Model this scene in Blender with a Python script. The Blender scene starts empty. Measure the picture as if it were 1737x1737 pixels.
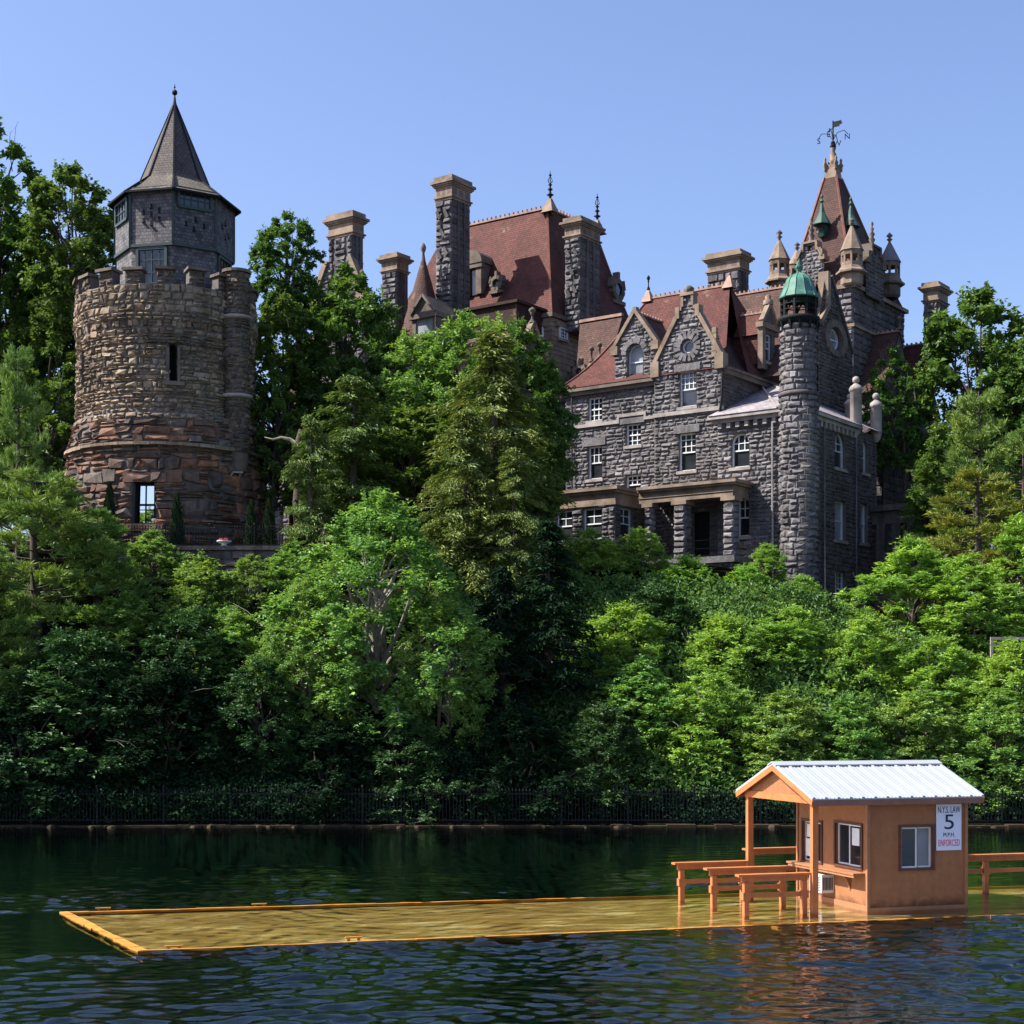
import bpy, math, random
import numpy as np
from mathutils import Vector, Matrix
from mathutils.geometry import tessellate_polygon

R = math.radians
PI = math.pi
scene = bpy.context.scene
COL = scene.collection

# ---------------------------------------------------------------- camera
FPX, HZ, CX, CH = 2750.0, 1210.0, 868.5, 4.2     # focal length and horizon in pixels of the 1737 px photo
cam = bpy.data.cameras.new("camera")
cam_o = bpy.data.objects.new("camera", cam)
COL.objects.link(cam_o)
cam_o.location = (0, 0, CH)
cam_o.rotation_euler = (R(90), 0, 0)
cam.sensor_width = 36.0
cam.lens = 36.0 * FPX / 1737.0
cam.shift_y = (HZ - 868.5) / 1737.0
cam.clip_start = 0.5
cam.clip_end = 6000
scene.camera = cam_o

# ---------------------------------------------------------------- world, sun, exposure
SUN_EL, SUN_AZ = 47.0, -93.0                      # azimuth measured from +Y towards +X
w = bpy.data.worlds.new("World")
scene.world = w
w.use_nodes = True
nt = w.node_tree
bg = nt.nodes["Background"]
sky = nt.nodes.new("ShaderNodeTexSky")
sky.sky_type = 'NISHITA'
sky.sun_disc = False
sky.sun_elevation = R(SUN_EL)
sky.sun_rotation = R(SUN_AZ)
sky.altitude = 0
sky.air_density = 1.0
sky.dust_density = 1.6
sky.ozone_density = 9.0
tint = nt.nodes.new("ShaderNodeMix"); tint.data_type = 'RGBA'; tint.blend_type = 'MULTIPLY'
tint.inputs[0].default_value = 1.0
tint.inputs[7].default_value = (1.34, 1.07, 0.99, 1)          # slight lavender of the hazy summer sky
nt.links.new(sky.outputs[0], tint.inputs[6])
nt.links.new(tint.outputs[2], bg.inputs[0])
bg.inputs[1].default_value = 0.102
sl = bpy.data.lights.new("sun", 'SUN')
sl.energy = 5.0
sl.angle = R(0.5)
sl.color = (1.0, 0.95, 0.87)
so = bpy.data.objects.new("sun", sl)
COL.objects.link(so)
sd = Vector((math.sin(R(SUN_AZ)) * math.cos(R(SUN_EL)), math.cos(R(SUN_AZ)) * math.cos(R(SUN_EL)), math.sin(R(SUN_EL))))
so.rotation_euler = (-sd).to_track_quat('-Z', 'Y').to_euler()
so.location = sd * 200
scene.view_settings.view_transform = 'Standard'
scene.view_settings.look = 'None'
scene.view_settings.exposure = 1.2
scene.view_settings.gamma = 1.0
scene.cycles.max_bounces = 8
scene.cycles.transparent_max_bounces = 12

# ---------------------------------------------------------------- materials
def newmat(name):
    m = bpy.data.materials.new(name)
    m.use_nodes = True
    n = m.node_tree
    return m, n, n.nodes["Principled BSDF"], n.nodes, n.links

def ramp(nodes, stops):
    r = nodes.new("ShaderNodeValToRGB")
    el = r.color_ramp.elements
    while len(el) < len(stops):
        el.new(0.5)
    for e, (p, c) in zip(el, stops):
        e.position = p
        e.color = (c[0], c[1], c[2], 1)
    return r

def mulcol(nodes, links, a, b, fac=1.0):
    x = nodes.new("ShaderNodeMix")
    x.data_type = 'RGBA'
    x.blend_type = 'MULTIPLY'
    x.inputs[0].default_value = fac
    links.new(a, x.inputs[6])
    links.new(b, x.inputs[7])
    return x.outputs[2]

def noise(nodes, links, vec, scale, detail=4.0, rough=0.6):
    t = nodes.new("ShaderNodeTexNoise")
    t.inputs["Scale"].default_value = scale
    t.inputs["Detail"].default_value = detail
    t.inputs["Roughness"].default_value = rough
    if vec is not None:
        links.new(vec, t.inputs["Vector"])
    return t

def bump(nodes, links, h, strength, dist, bsdf):
    b = nodes.new("ShaderNodeBump")
    b.inputs["Strength"].default_value = strength
    b.inputs["Distance"].default_value = dist
    links.new(h, b.inputs["Height"])
    links.new(b.outputs[0], bsdf.inputs["Normal"])

def mat_stone(name, cols, stain=0.5, bscale=9.0, bstr=0.7, bdist=0.05, rough=0.92):
    """each block its own tone (random per island), broad weathering stains, rough broken face"""
    m, t, b, nd, lk = newmat(name)
    g = nd.new("ShaderNodeNewGeometry")
    n = len(cols)
    rp = ramp(nd, [(i / max(1, n - 1), c) for i, c in enumerate(cols)])
    lk.new(g.outputs["Random Per Island"], rp.inputs[0])
    tc = nd.new("ShaderNodeTexCoord")
    n1 = noise(nd, lk, tc.outputs["Object"], 0.55, 5, 0.65)
    r1 = ramp(nd, [(0.32, (1 - stain,) * 3), (0.62, (1.1, 1.08, 1.05))])
    lk.new(n1.outputs[0], r1.inputs[0])
    n2 = noise(nd, lk, tc.outputs["Object"], bscale, 6, 0.7)
    r2 = ramp(nd, [(0.28, (0.62, 0.62, 0.63)), (0.72, (1.22, 1.2, 1.18))])
    lk.new(n2.outputs[0], r2.inputs[0])
    c = mulcol(nd, lk, rp.outputs[0], r1.outputs[0])
    c = mulcol(nd, lk, c, r2.outputs[0])
    mp = nd.new("ShaderNodeMapping"); mp.inputs["Scale"].default_value = (1.6, 1.6, 0.16)      # rain streaks
    lk.new(tc.outputs["Object"], mp.inputs[0])
    n3 = noise(nd, lk, mp.outputs[0], 1.0, 4, 0.6)
    r3 = ramp(nd, [(0.36, (0.62, 0.61, 0.6)), (0.52, (1.04, 1.03, 1.02))])
    lk.new(n3.outputs[0], r3.inputs[0])
    c = mulcol(nd, lk, c, r3.outputs[0])
    lk.new(c, b.inputs["Base Color"])
    b.inputs["Roughness"].default_value = rough
    b.inputs["Specular IOR Level"].default_value = 0.2
    bump(nd, lk, n2.outputs[0], bstr, bdist, b)
    return m

def mat_plain(name, col, rough=0.8, var=0.25, scale=3.0, metallic=0.0, bstr=0.0, spec=0.3, bscale=None):
    m, t, b, nd, lk = newmat(name)
    tc = nd.new("ShaderNodeTexCoord")
    n1 = noise(nd, lk, tc.outputs["Object"], scale, 6, 0.65)
    lo = tuple(c * (1 - var) for c in col)
    hi = tuple(min(1, c * (1 + var)) for c in col)
    r1 = ramp(nd, [(0.3, lo), (0.7, hi)])
    lk.new(n1.outputs[0], r1.inputs[0])
    lk.new(r1.outputs[0], b.inputs["Base Color"])
    b.inputs["Roughness"].default_value = rough
    b.inputs["Metallic"].default_value = metallic
    b.inputs["Specular IOR Level"].default_value = spec
    if bstr:
        n2 = noise(nd, lk, tc.outputs["Object"], bscale or scale * 6, 5, 0.7)
        bump(nd, lk, n2.outputs[0], bstr, 0.03, b)
    return m

def mat_tile(name, c1, c2, lichen=None, tw=0.22, th=0.16, lich_amt=0.62):
    """roof tiles in courses, mapped in metres by UV"""
    m, t, b, nd, lk = newmat(name)
    tc = nd.new("ShaderNodeTexCoord")
    br = nd.new("ShaderNodeTexBrick")
    lk.new(tc.outputs["UV"], br.inputs["Vector"])
    br.inputs["Scale"].default_value = 1.0
    br.inputs["Brick Width"].default_value = tw
    br.inputs["Row Height"].default_value = th
    br.inputs["Mortar Size"].default_value = 0.016
    br.inputs["Mortar Smooth"].default_value = 0.4
    br.inputs["Bias"].default_value = 0.0
    br.inputs["Color1"].default_value = (*c1, 1)
    br.inputs["Color2"].default_value = (*c2, 1)
    br.inputs["Mortar"].default_value = tuple(x * 0.35 for x in c1) + (1,)
    n1 = noise(nd, lk, tc.outputs["Object"], 0.7, 6, 0.7)
    r1 = ramp(nd, [(0.3, (0.6, 0.6, 0.62)), (0.68, (1.15, 1.12, 1.1))])
    lk.new(n1.outputs[0], r1.inputs[0])
    c = mulcol(nd, lk, br.outputs[0], r1.outputs[0])
    if lichen:
        n3 = noise(nd, lk, tc.outputs["Object"], 0.9, 7, 0.75)
        r3 = ramp(nd, [(lich_amt, (0, 0, 0)), (lich_amt + 0.12, (1, 1, 1))])
        lk.new(n3.outputs[0], r3.inputs[0])
        x = nd.new("ShaderNodeMix")
        x.data_type = 'RGBA'
        lk.new(r3.outputs[0], x.inputs[0])
        lk.new(c, x.inputs[6])
        x.inputs[7].default_value = (*lichen, 1)
        c = x.outputs[2]
    lk.new(c, b.inputs["Base Color"])
    b.inputs["Roughness"].default_value = 0.85
    b.inputs["Specular IOR Level"].default_value = 0.25
    # each course tilts: sawtooth in v
    sp = nd.new("ShaderNodeSeparateXYZ")
    lk.new(tc.outputs["UV"], sp.inputs[0])
    dv = nd.new("ShaderNodeMath"); dv.operation = 'DIVIDE'; dv.inputs[1].default_value = th
    lk.new(sp.outputs[1], dv.inputs[0])
    fr = nd.new("ShaderNodeMath"); fr.operation = 'FRACT'
    lk.new(dv.outputs[0], fr.inputs[0])
    sb = nd.new("ShaderNodeMath"); sb.operation = 'SUBTRACT'; sb.inputs[0].default_value = 1.0
    lk.new(fr.outputs[0], sb.inputs[1])
    n4 = noise(nd, lk, tc.outputs["Object"], 7, 3, 0.6)
    ad = nd.new("ShaderNodeMath"); ad.operation = 'ADD'
    lk.new(sb.outputs[0], ad.inputs[0])
    lk.new(n4.outputs[0], ad.inputs[1])
    bump(nd, lk, ad.outputs[0], 0.8, 0.04, b)
    return m

def mat_leaf(name, cols, trans=0.35, rough=0.55):
    m, t, b, nd, lk = newmat(name)
    g = nd.new("ShaderNodeNewGeometry")
    n = len(cols)
    rp = ramp(nd, [(i / (n - 1), c) for i, c in enumerate(cols)])
    lk.new(g.outputs["Random Per Island"], rp.inputs[0])
    oi = nd.new("ShaderNodeObjectInfo")
    hs = nd.new("ShaderNodeHueSaturation")
    mr = nd.new("ShaderNodeMapRange")
    mr.inputs[3].default_value = 0.485
    mr.inputs[4].default_value = 0.515
    lk.new(oi.outputs["Random"], mr.inputs[0])
    lk.new(mr.outputs[0], hs.inputs["Hue"])
    tc = nd.new("ShaderNodeTexCoord")
    nz = noise(nd, lk, tc.outputs["Object"], 0.75, 3, 0.6)          # whole sprays of newer and older leaves
    rz = ramp(nd, [(0.3, (0.62, 0.72, 0.85)), (0.5, (1.0, 1.0, 1.0)), (0.7, (1.3, 1.14, 0.9))])
    lk.new(nz.outputs[0], rz.inputs[0])
    lk.new(mulcol(nd, lk, rp.outputs[0], rz.outputs[0]), hs.inputs["Color"])
    b.inputs["Roughness"].default_value = rough
    b.inputs["Specular IOR Level"].default_value = 0.25 if rough < .6 else 0.06
    lk.new(hs.outputs[0], b.inputs["Base Color"])
    tr = nd.new("ShaderNodeBsdfTranslucent")
    mx = nd.new("ShaderNodeMix"); mx.data_type = 'RGBA'; mx.blend_type = 'MULTIPLY'
    mx.inputs[0].default_value = 1.0
    lk.new(hs.outputs[0], mx.inputs[6])
    mx.inputs[7].default_value = (1.25, 1.15, 0.55, 1)
    lk.new(mx.outputs[2], tr.inputs["Color"])
    ms = nd.new("ShaderNodeMixShader")
    ms.inputs[0].default_value = trans
    lk.new(b.outputs[0], ms.inputs[1])
    lk.new(tr.outputs[0], ms.inputs[2])
    lk.new(ms.outputs[0], nd["Material Output"].inputs["Surface"])
    return m

M = {}
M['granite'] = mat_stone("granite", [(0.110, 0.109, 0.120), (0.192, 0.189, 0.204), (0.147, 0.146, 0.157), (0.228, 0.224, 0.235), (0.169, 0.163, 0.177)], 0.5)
M['granite_dark'] = mat_stone("granite_shaded", [(0.085, 0.078, 0.081), (0.136, 0.123, 0.123), (0.106, 0.098, 0.098), (0.162, 0.145, 0.140)], 0.4)  # darker copy of the granite: shade of the right-facing walls put into the colour
M['mortar'] = mat_plain("mortar", (0.11, 0.1, 0.095), 0.95, 0.3, 2.0)
M['sandstone'] = mat_plain("sandstone", (0.2, 0.15, 0.11), 0.9, 0.5, 0.9, bstr=0.35)
M['sandstone_dark'] = mat_plain("sandstone_darker", (0.125, 0.1, 0.08), 0.9, 0.5, 0.9, bstr=0.35)  # darker copy of the sandstone for dormers, eaves and finials
M['pale_stone'] = mat_plain("pale_stone", (0.27, 0.242, 0.225), 0.9, 0.4, 1.2, bstr=0.3)
M['rubble'] = mat_stone("rubble", [(0.141, 0.120, 0.098), (0.293, 0.233, 0.168), (0.217, 0.174, 0.130), (0.369, 0.309, 0.233), (0.239, 0.168, 0.120), (0.326, 0.272, 0.195)], 0.45, bscale=6)
M['rubble_dark'] = mat_stone("rubble_weathered", [(0.06, 0.052, 0.046), (0.15, 0.12, 0.09), (0.1, 0.085, 0.07), (0.19, 0.15, 0.105), (0.12, 0.085, 0.065)], 0.5, bscale=6)
M['boulder'] = mat_stone("boulder_stone", [(0.085, 0.06, 0.052), (0.26, 0.14, 0.09), (0.13, 0.105, 0.09), (0.17, 0.15, 0.135), (0.36, 0.18, 0.11), (0.11, 0.092, 0.082), (0.24, 0.15, 0.11)], 0.5, bscale=4)
M['red_tile'] = mat_tile("red_tile", (0.118, 0.04, 0.031), (0.072, 0.027, 0.022), (0.17, 0.14, 0.1), lich_amt=0.62)
M['brown_tile'] = mat_tile("brown_tile", (0.1, 0.052, 0.04), (0.06, 0.032, 0.026), (0.2, 0.15, 0.1), lich_amt=0.6)
M['spire_tile'] = mat_tile("spire_tile", (0.085, 0.043, 0.034), (0.055, 0.03, 0.025))
M['ridge_tile'] = mat_plain("ridge_tile", (0.3, 0.19, 0.145), 0.85, 0.3, 2.0)
M['shingle'] = mat_tile("wood_shingle", (0.15, 0.145, 0.15), (0.055, 0.055, 0.06), (0.3, 0.3, 0.3), tw=0.2, th=0.17, lich_amt=0.66)
M['roof_shingle'] = mat_tile("roof_shingle", (0.115, 0.1, 0.09), (0.075, 0.066, 0.062), (0.26, 0.25, 0.21), tw=0.2, th=0.15, lich_amt=0.65)
M['eave_shingle'] = mat_tile("eave_shingle", (0.14, 0.125, 0.1), (0.1, 0.09, 0.075), (0.3, 0.27, 0.2), tw=0.2, th=0.15, lich_amt=0.58)
M['slate'] = mat_tile("slate", (0.32, 0.3, 0.31), (0.24, 0.22, 0.23), tw=0.4, th=0.3)
M['copper_dark'] = mat_plain("copper_dull", (0.025, 0.075, 0.055), 0.6, 0.35, 2.2)
M['hip_tile'] = mat_plain("hip_tile", (0.17, 0.07, 0.05), 0.85, 0.35, 2.0)
M['copper'] = mat_plain("copper_patina", (0.06, 0.165, 0.122), 0.6, 0.35, 2.2)
M['dark_iron'] = mat_plain("dark_iron", (0.012, 0.014, 0.015), 0.7, 0.3, 4.0, spec=.12)
M['white_paint'] = mat_plain("white_paint", (0.62, 0.63, 0.64), 0.5, 0.1, 3.0)
M['blue_white'] = mat_plain("window_paint", (0.5, 0.53, 0.57), 0.5, 0.12, 3.0)
M['green_paint'] = mat_plain("green_paint", (0.035, 0.055, 0.05), 0.5, 0.2, 3.0)
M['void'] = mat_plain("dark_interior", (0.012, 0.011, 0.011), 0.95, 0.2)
M['bark'] = mat_plain("bark", (0.07, 0.055, 0.045), 0.95, 0.35, 6.0, bstr=0.6)
M['pale_bark'] = mat_plain("pale_bark", (0.2, 0.18, 0.145), 0.9, 0.3, 6.0, bstr=0.4)
def mat_soil():
    m, t, b, nd, lk = newmat("soil")
    tc = nd.new("ShaderNodeTexCoord")
    n1 = noise(nd, lk, tc.outputs["Object"], 0.9, 6, 0.7)
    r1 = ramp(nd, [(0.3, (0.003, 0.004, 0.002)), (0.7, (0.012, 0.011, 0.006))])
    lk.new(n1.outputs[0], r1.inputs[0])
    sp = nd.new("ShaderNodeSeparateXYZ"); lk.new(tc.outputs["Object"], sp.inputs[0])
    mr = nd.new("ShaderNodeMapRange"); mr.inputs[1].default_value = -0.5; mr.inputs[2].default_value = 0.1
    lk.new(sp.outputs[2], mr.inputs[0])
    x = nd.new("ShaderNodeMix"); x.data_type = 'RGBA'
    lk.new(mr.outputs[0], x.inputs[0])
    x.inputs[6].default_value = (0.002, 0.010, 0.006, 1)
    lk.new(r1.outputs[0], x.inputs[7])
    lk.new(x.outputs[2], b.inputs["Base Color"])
    b.inputs["Roughness"].default_value = 1.0
    b.inputs["Specular IOR Level"].default_value = 0.0
    bump(nd, lk, n1.outputs[0], 0.6, 0.1, b)
    return m
M['soil'] = mat_soil()

def mat_glass(name, col, rough=0.06):
    m, t, b, nd, lk = newmat(name)
    tc = nd.new("ShaderNodeTexCoord")
    n1 = noise(nd, lk, tc.outputs["Object"], 0.9, 2, 0.5)
    r1 = ramp(nd, [(0.35, tuple(c * 0.5 for c in col)), (0.7, col)])
    lk.new(n1.outputs[0], r1.inputs[0])
    lk.new(r1.outputs[0], b.inputs["Base Color"])
    b.inputs["Roughness"].default_value = rough
    b.inputs["Specular IOR Level"].default_value = 0.7
    bump(nd, lk, n1.outputs[0], 0.08, 0.05, b)
    return m
M['glass'] = mat_glass("window_glass", (0.03, 0.034, 0.04))
M['blind'] = mat_glass("window_blind", (0.3, 0.33, 0.36), 0.3)

# ---------------------------------------------------------------- helpers
class MB:
    """collects shapes, links them as ONE mesh object"""
    def __init__(s):
        s.v, s.f, s.mi, s.uv, s.sm = [], [], [], [], []
    def add(s, vs, fs, mi=0, uvs=None, smooth=False):
        o = len(s.v)
        s.v.extend(tuple(x) for x in vs)
        for k, f in enumerate(fs):
            s.f.append(tuple(o + i for i in f))
            s.mi.append(mi)
            s.sm.append(smooth)
            s.uv.append([uvs[i] for i in f] if uvs else None)
        return s
    def box(s, a, b, mi=0):
        (x0, y0, z0), (x1, y1, z1) = a, b
        vs = [(x0, y0, z0), (x1, y0, z0), (x1, y1, z0), (x0, y1, z0), (x0, y0, z1), (x1, y0, z1), (x1, y1, z1), (x0, y1, z1)]
        return s.add(vs, [(0, 3, 2, 1), (4, 5, 6, 7), (0, 1, 5, 4), (1, 2, 6, 5), (2, 3, 7, 6), (3, 0, 4, 7)], mi)
    def pbox(s, P, s0, s1, z0, z1, d0, d1, mi=0):
        vs = [P(a, b, c) for c in (d0, d1) for (a, b) in ((s0, z0), (s1, z0), (s1, z1), (s0, z1))]
        return s.add(vs, [(0, 1, 2, 3), (4, 5, 6, 7), (0, 1, 5, 4), (1, 2, 6, 5), (2, 3, 7, 6), (3, 0, 4, 7)], mi)
    def pbar(s, P, p, q, wd, d0, d1, mi=0):
        """bar from p to q lying in the plane of P, width wd"""
        dx, dz = q[0] - p[0], q[1] - p[1]
        L = math.hypot(dx, dz) or 1
        nx, nz = -dz / L * wd / 2, dx / L * wd / 2
        c = [(p[0] + nx, p[1] + nz), (q[0] + nx, q[1] + nz), (q[0] - nx, q[1] - nz), (p[0] - nx, p[1] - nz)]
        vs = [P(a, b, d) for d in (d0, d1) for (a, b) in c]
        return s.add(vs, [(0, 1, 2, 3), (4, 5, 6, 7), (0, 1, 5, 4), (1, 2, 6, 5), (2, 3, 7, 6), (3, 0, 4, 7)], mi)
    def bar(s, A, B, wd, ht, up=(0, 0, 1), mi=0):
        A, B = Vector(A), Vector(B)
        d = (B - A).normalized()
        u = Vector(up)
        x = d.cross(u)
        if x.length < 1e-4:
            x = d.cross(Vector((1, 0, 0)))
        x.normalize()
        u = x.cross(d)
        vs = [e + x * sx * wd / 2 + u * sz * ht / 2 for e in (A, B) for sx, sz in ((-1, -1), (1, -1), (1, 1), (-1, 1))]
        return s.add(vs, [(0, 1, 2, 3), (4, 5, 6, 7), (0, 1, 5, 4), (1, 2, 6, 5), (2, 3, 7, 6), (3, 0, 4, 7)], mi)
    def tube(s, pts, rad, n=6, mi=0):
        pts = [Vector(p) for p in pts]
        vs, fs = [], []
        for i, p in enumerate(pts):
            d = (pts[min(i + 1, len(pts) - 1)] - pts[max(i - 1, 0)]).normalized()
            a = d.cross(Vector((0, 0, 1)) if abs(d.z) < 0.9 else Vector((1, 0, 0))).normalized()
            b = d.cross(a)
            r = rad[i] if hasattr(rad, '__len__') else rad
            for k in range(n):
                t = 2 * PI * k / n
                vs.append(p + a * math.cos(t) * r + b * math.sin(t) * r)
        for i in range(len(pts) - 1):
            for k in range(n):
                fs.append((i * n + k, i * n + (k + 1) % n, (i + 1) * n + (k + 1) % n, (i + 1) * n + k))
        fs.append(tuple(range(n)))
        fs.append(tuple((len(pts) - 1) * n + k for k in range(n)))
        return s.add(vs, fs, mi, smooth=True)
    def lathe(s, c, prof, n=24, ph=0.0, mi=0, smooth=True, uv=False):
        vs, fs, uvs = [], [], []
        L = 0
        for i, (r, z) in enumerate(prof):
            if i:
                L += math.hypot(r - prof[i - 1][0], z - prof[i - 1][1])
            for k in range(n + 1):
                t = ph + 2 * PI * k / n
                vs.append((c[0] + r * math.sin(t), c[1] - r * math.cos(t), c[2] + z))
                uvs.append((t * max(prof[0][0], 0.6), L))
        for i in range(len(prof) - 1):
            for k in range(n):
                fs.append((i * (n + 1) + k, i * (n + 1) + k + 1, (i + 1) * (n + 1) + k + 1, (i + 1) * (n + 1) + k))
        return s.add(vs, fs, mi, uvs if uv else None, smooth)
    def sphere(s, c, r, n=12, mi=0, sz=1.0):
        return s.lathe(c, [(r * math.sin(PI * i / (n // 2)), -r * sz * math.cos(PI * i / (n // 2))) for i in range(n // 2 + 1)], n, mi=mi)
    def patch(s, A, B, C, D, n=1, sag=0.0, mi=0, m=1):
        """A,B at the eave, D,C at the top; UV in metres; sag makes the slope concave (bell-cast)"""
        A, B, C, D = map(Vector, (A, B, C, D))
        eu = (B - A)
        if eu.length < 1e-3:
            eu = C - D
        eu.normalize()
        vs, fs, uvs = [], [], []
        L = 0.0
        prev = None
        for i in range(n + 1):
            t = i / n
            l, r = A.lerp(D, t), B.lerp(C, t)
            k = sag * math.sin(PI * t) * (1 - 0.5 * t)
            l = l - Vector((0, 0, k)); r = r - Vector((0, 0, k))
            mid = (l + r) / 2
            if prev is not None:
                dd = mid - prev
                dd = dd - eu * dd.dot(eu)
                L += dd.length
            prev = mid
            for j in range(m + 1):
                p = l.lerp(r, j / m)
                vs.append(p)
                uvs.append(((p - A).dot(eu), L))
        for i in range(n):
            for j in range(m):
                a = i * (m + 1) + j
                fs.append((a, a + 1, a + m + 2, a + m + 1))
        return s.add(vs, fs, mi, uvs)
    def tri(s, A, B, C, mi=0):
        return s.patch(A, B, C, C, mi=mi)
    def poly(s, P, loops, d=0.0, mi=0):
        """flat polygon with holes in the plane of P"""
        lv = [[Vector((a, b, 0)) for a, b in lp] for lp in loops]
        tr = tessellate_polygon(lv)
        fl = [p for lp in loops for p in lp]
        return s.add([P(a, b, d) for a, b in fl], tr, mi)
    def rim(s, P, loop, d0, d1, mi=0):
        n = len(loop)
        vs = [P(a, b, d) for d in (d0, d1) for a, b in loop]
        return s.add(vs, [(i, (i + 1) % n, n + (i + 1) % n, n + i) for i in range(n)], mi)
    def build(s, name, mats, parent=None, **kw):
        me = bpy.data.meshes.new(name)
        me.from_pydata(s.v, [], s.f)
        for m in (mats if isinstance(mats, (list, tuple)) else [mats]):
            me.materials.append(M[m] if isinstance(m, str) else m)
        me.polygons.foreach_set("material_index", s.mi)
        me.polygons.foreach_set("use_smooth", s.sm)
        if any(u is not None for u in s.uv):
            ul = me.uv_layers.new(name="UVMap")
            flat = []
            for f, u in zip(s.f, s.uv):
                for k in range(len(f)):
                    flat.extend(u[k] if u else (0.0, 0.0))
            ul.data.foreach_set("uv", flat)
        me.update()
        o = bpy.data.objects.new(name, me)
        COL.objects.link(o)
        o.parent = parent
        for k, v in kw.items():
            o[k] = v
        return o

def thing(name, label, cat, loc=(0, 0, 0), rz=0.0, group=None):
    o = bpy.data.objects.new(name, None)
    o.empty_display_size = 0.3
    COL.objects.link(o)
    o.location = loc
    o.rotation_euler = (0, 0, rz)
    o['label'] = label
    o['category'] = cat
    if group:
        o['group'] = group
    return o

class Frame:
    """a plan frame: u to the right along a front, v away from the viewer; turns photo pixels on a known plane into metres"""
    def __init__(s, ox, oy, zb, ang):
        s.o = (ox, oy); s.zb = zb; s.a = ang
        s.eu = (math.cos(ang), math.sin(ang)); s.ev = (-math.sin(ang), math.cos(ang))
    def _d(s, px, e, c):
        dx = (px - CX) / FPX
        return (c + s.o[0] * e[0] + s.o[1] * e[1]) / (dx * e[0] + e[1]), dx
    def front(s, px, py, v=0.0):
        D, dx = s._d(px, s.ev, v)
        return ((dx * D - s.o[0]) * s.eu[0] + (D - s.o[1]) * s.eu[1], CH + (HZ - py) / FPX * D - s.zb)
    def side(s, px, py, u=0.0):
        D, dx = s._d(px, s.eu, u)
        return ((dx * D - s.o[0]) * s.ev[0] + (D - s.o[1]) * s.ev[1], CH + (HZ - py) / FPX * D - s.zb)
    def world(s, u, v, z=0.0):
        return (s.o[0] + u * s.eu[0] + v * s.ev[0], s.o[1] + u * s.eu[1] + v * s.ev[1], z + s.zb)
    def px(s, u, v, z=0.0):
        x, y, zz = s.world(u, v, z)
        return (CX + FPX * x / y, HZ - FPX * (zz - CH) / y)

def Pfront(v):
    return lambda s, z, d: (s, v - d, z)
def Pright(u):
    return lambda s, z, d: (u + d, s, z)
def Pleft(u):
    return lambda s, z, d: (u - d, s, z)

def op_loop(op):
    s0, s1, z0, z1, k = op
    c, rx = (s0 + s1) / 2, (s1 - s0) / 2
    if k == 'r':
        return [(s0, z0), (s1, z0), (s1, z1), (s0, z1)]
    if k == 'a':
        zc = z1 - rx
        return [(s0, z0), (s1, z0)] + [(c + rx * math.cos(PI * i / 10), zc + rx * math.sin(PI * i / 10)) for i in range(11)]
    rz, zc = (z1 - z0) / 2, (z0 + z1) / 2
    return [(c + rx * math.cos(2 * PI * i / 20), zc + rz * math.sin(2 * PI * i / 20)) for i in range(20)]

def op_span(op, z):
    s0, s1, z0, z1, k = op
    if z <= z0 or z >= z1:
        return None
    c, rx = (s0 + s1) / 2, (s1 - s0) / 2
    if k == 'a' and z > z1 - rx:
        h = math.sqrt(max(0, rx * rx - (z - z1 + rx) ** 2))
        return (c - h, c + h)
    if k == 'o':
        rz, zc = (z1 - z0) / 2, (z0 + z1) / 2
        h = rx * math.sqrt(max(0, 1 - ((z - zc) / rz) ** 2))
        return (c - h, c + h)
    return (s0, s1)

def scan(outline, z):
    xs = []
    n = len(outline)
    for i in range(n):
        (a, b), (c, d) = outline[i], outline[(i + 1) % n]
        if (b > z) != (d > z):
            xs.append(a + (z - b) / (d - b) * (c - a))
    xs.sort()
    return [(xs[i], xs[i + 1]) for i in range(0, len(xs) - 1, 2)]

def masonry(mb, P, outline, ops, ch=(0.17, 0.3), bl=(0.26, 0.7), rel=0.1, gap=0.015, seed=1, mi=0, irr=0.0):
    rng = random.Random(seed)
    z0 = min(p[1] for p in outline); z1 = max(p[1] for p in outline)
    br = sorted({z0, z1} | {x for o in ops for x in (o[2], o[3]) if z0 < x < z1})
    zs = [br[0]]
    for a, b in zip(br, br[1:]):
        z = a
        while b - z > ch[1] * 1.25:
            z += rng.uniform(*ch)
            zs.append(z)
        zs.append(b)
    vs, fs = mb.v, mb.f
    for zl, zh in zip(zs, zs[1:]):
        if zh - zl < 0.05:
            continue
        zm = (zl + zh) / 2
        ia, ib = scan(outline, zl + 0.01), scan(outline, zh - 0.01)
        iv = []
        for (a, b) in ia:
            for (c, d) in ib:
                lo, hi = max(a, c), min(b, d)
                if hi - lo > 0.08:
                    iv.append((lo, hi))
        for o in ops:
            sp = op_span(o, zm)
            if not sp:
                continue
            nv = []
            for a, b in iv:
                if sp[1] <= a or sp[0] >= b:
                    nv.append((a, b))
                else:
                    if sp[0] - a > 0.06: nv.append((a, sp[0]))
                    if b - sp[1] > 0.06: nv.append((sp[1], b))
            iv = nv
        for a, b in iv:
            x = a
            while x < b - 1e-4:
                L = rng.uniform(*bl)
                if b - (x + L) < bl[0] * 0.6:
                    L = b - x
                block(mb, P, x, x + L, zl, zh, rel, gap, rng, mi, irr)
                x += L

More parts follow.
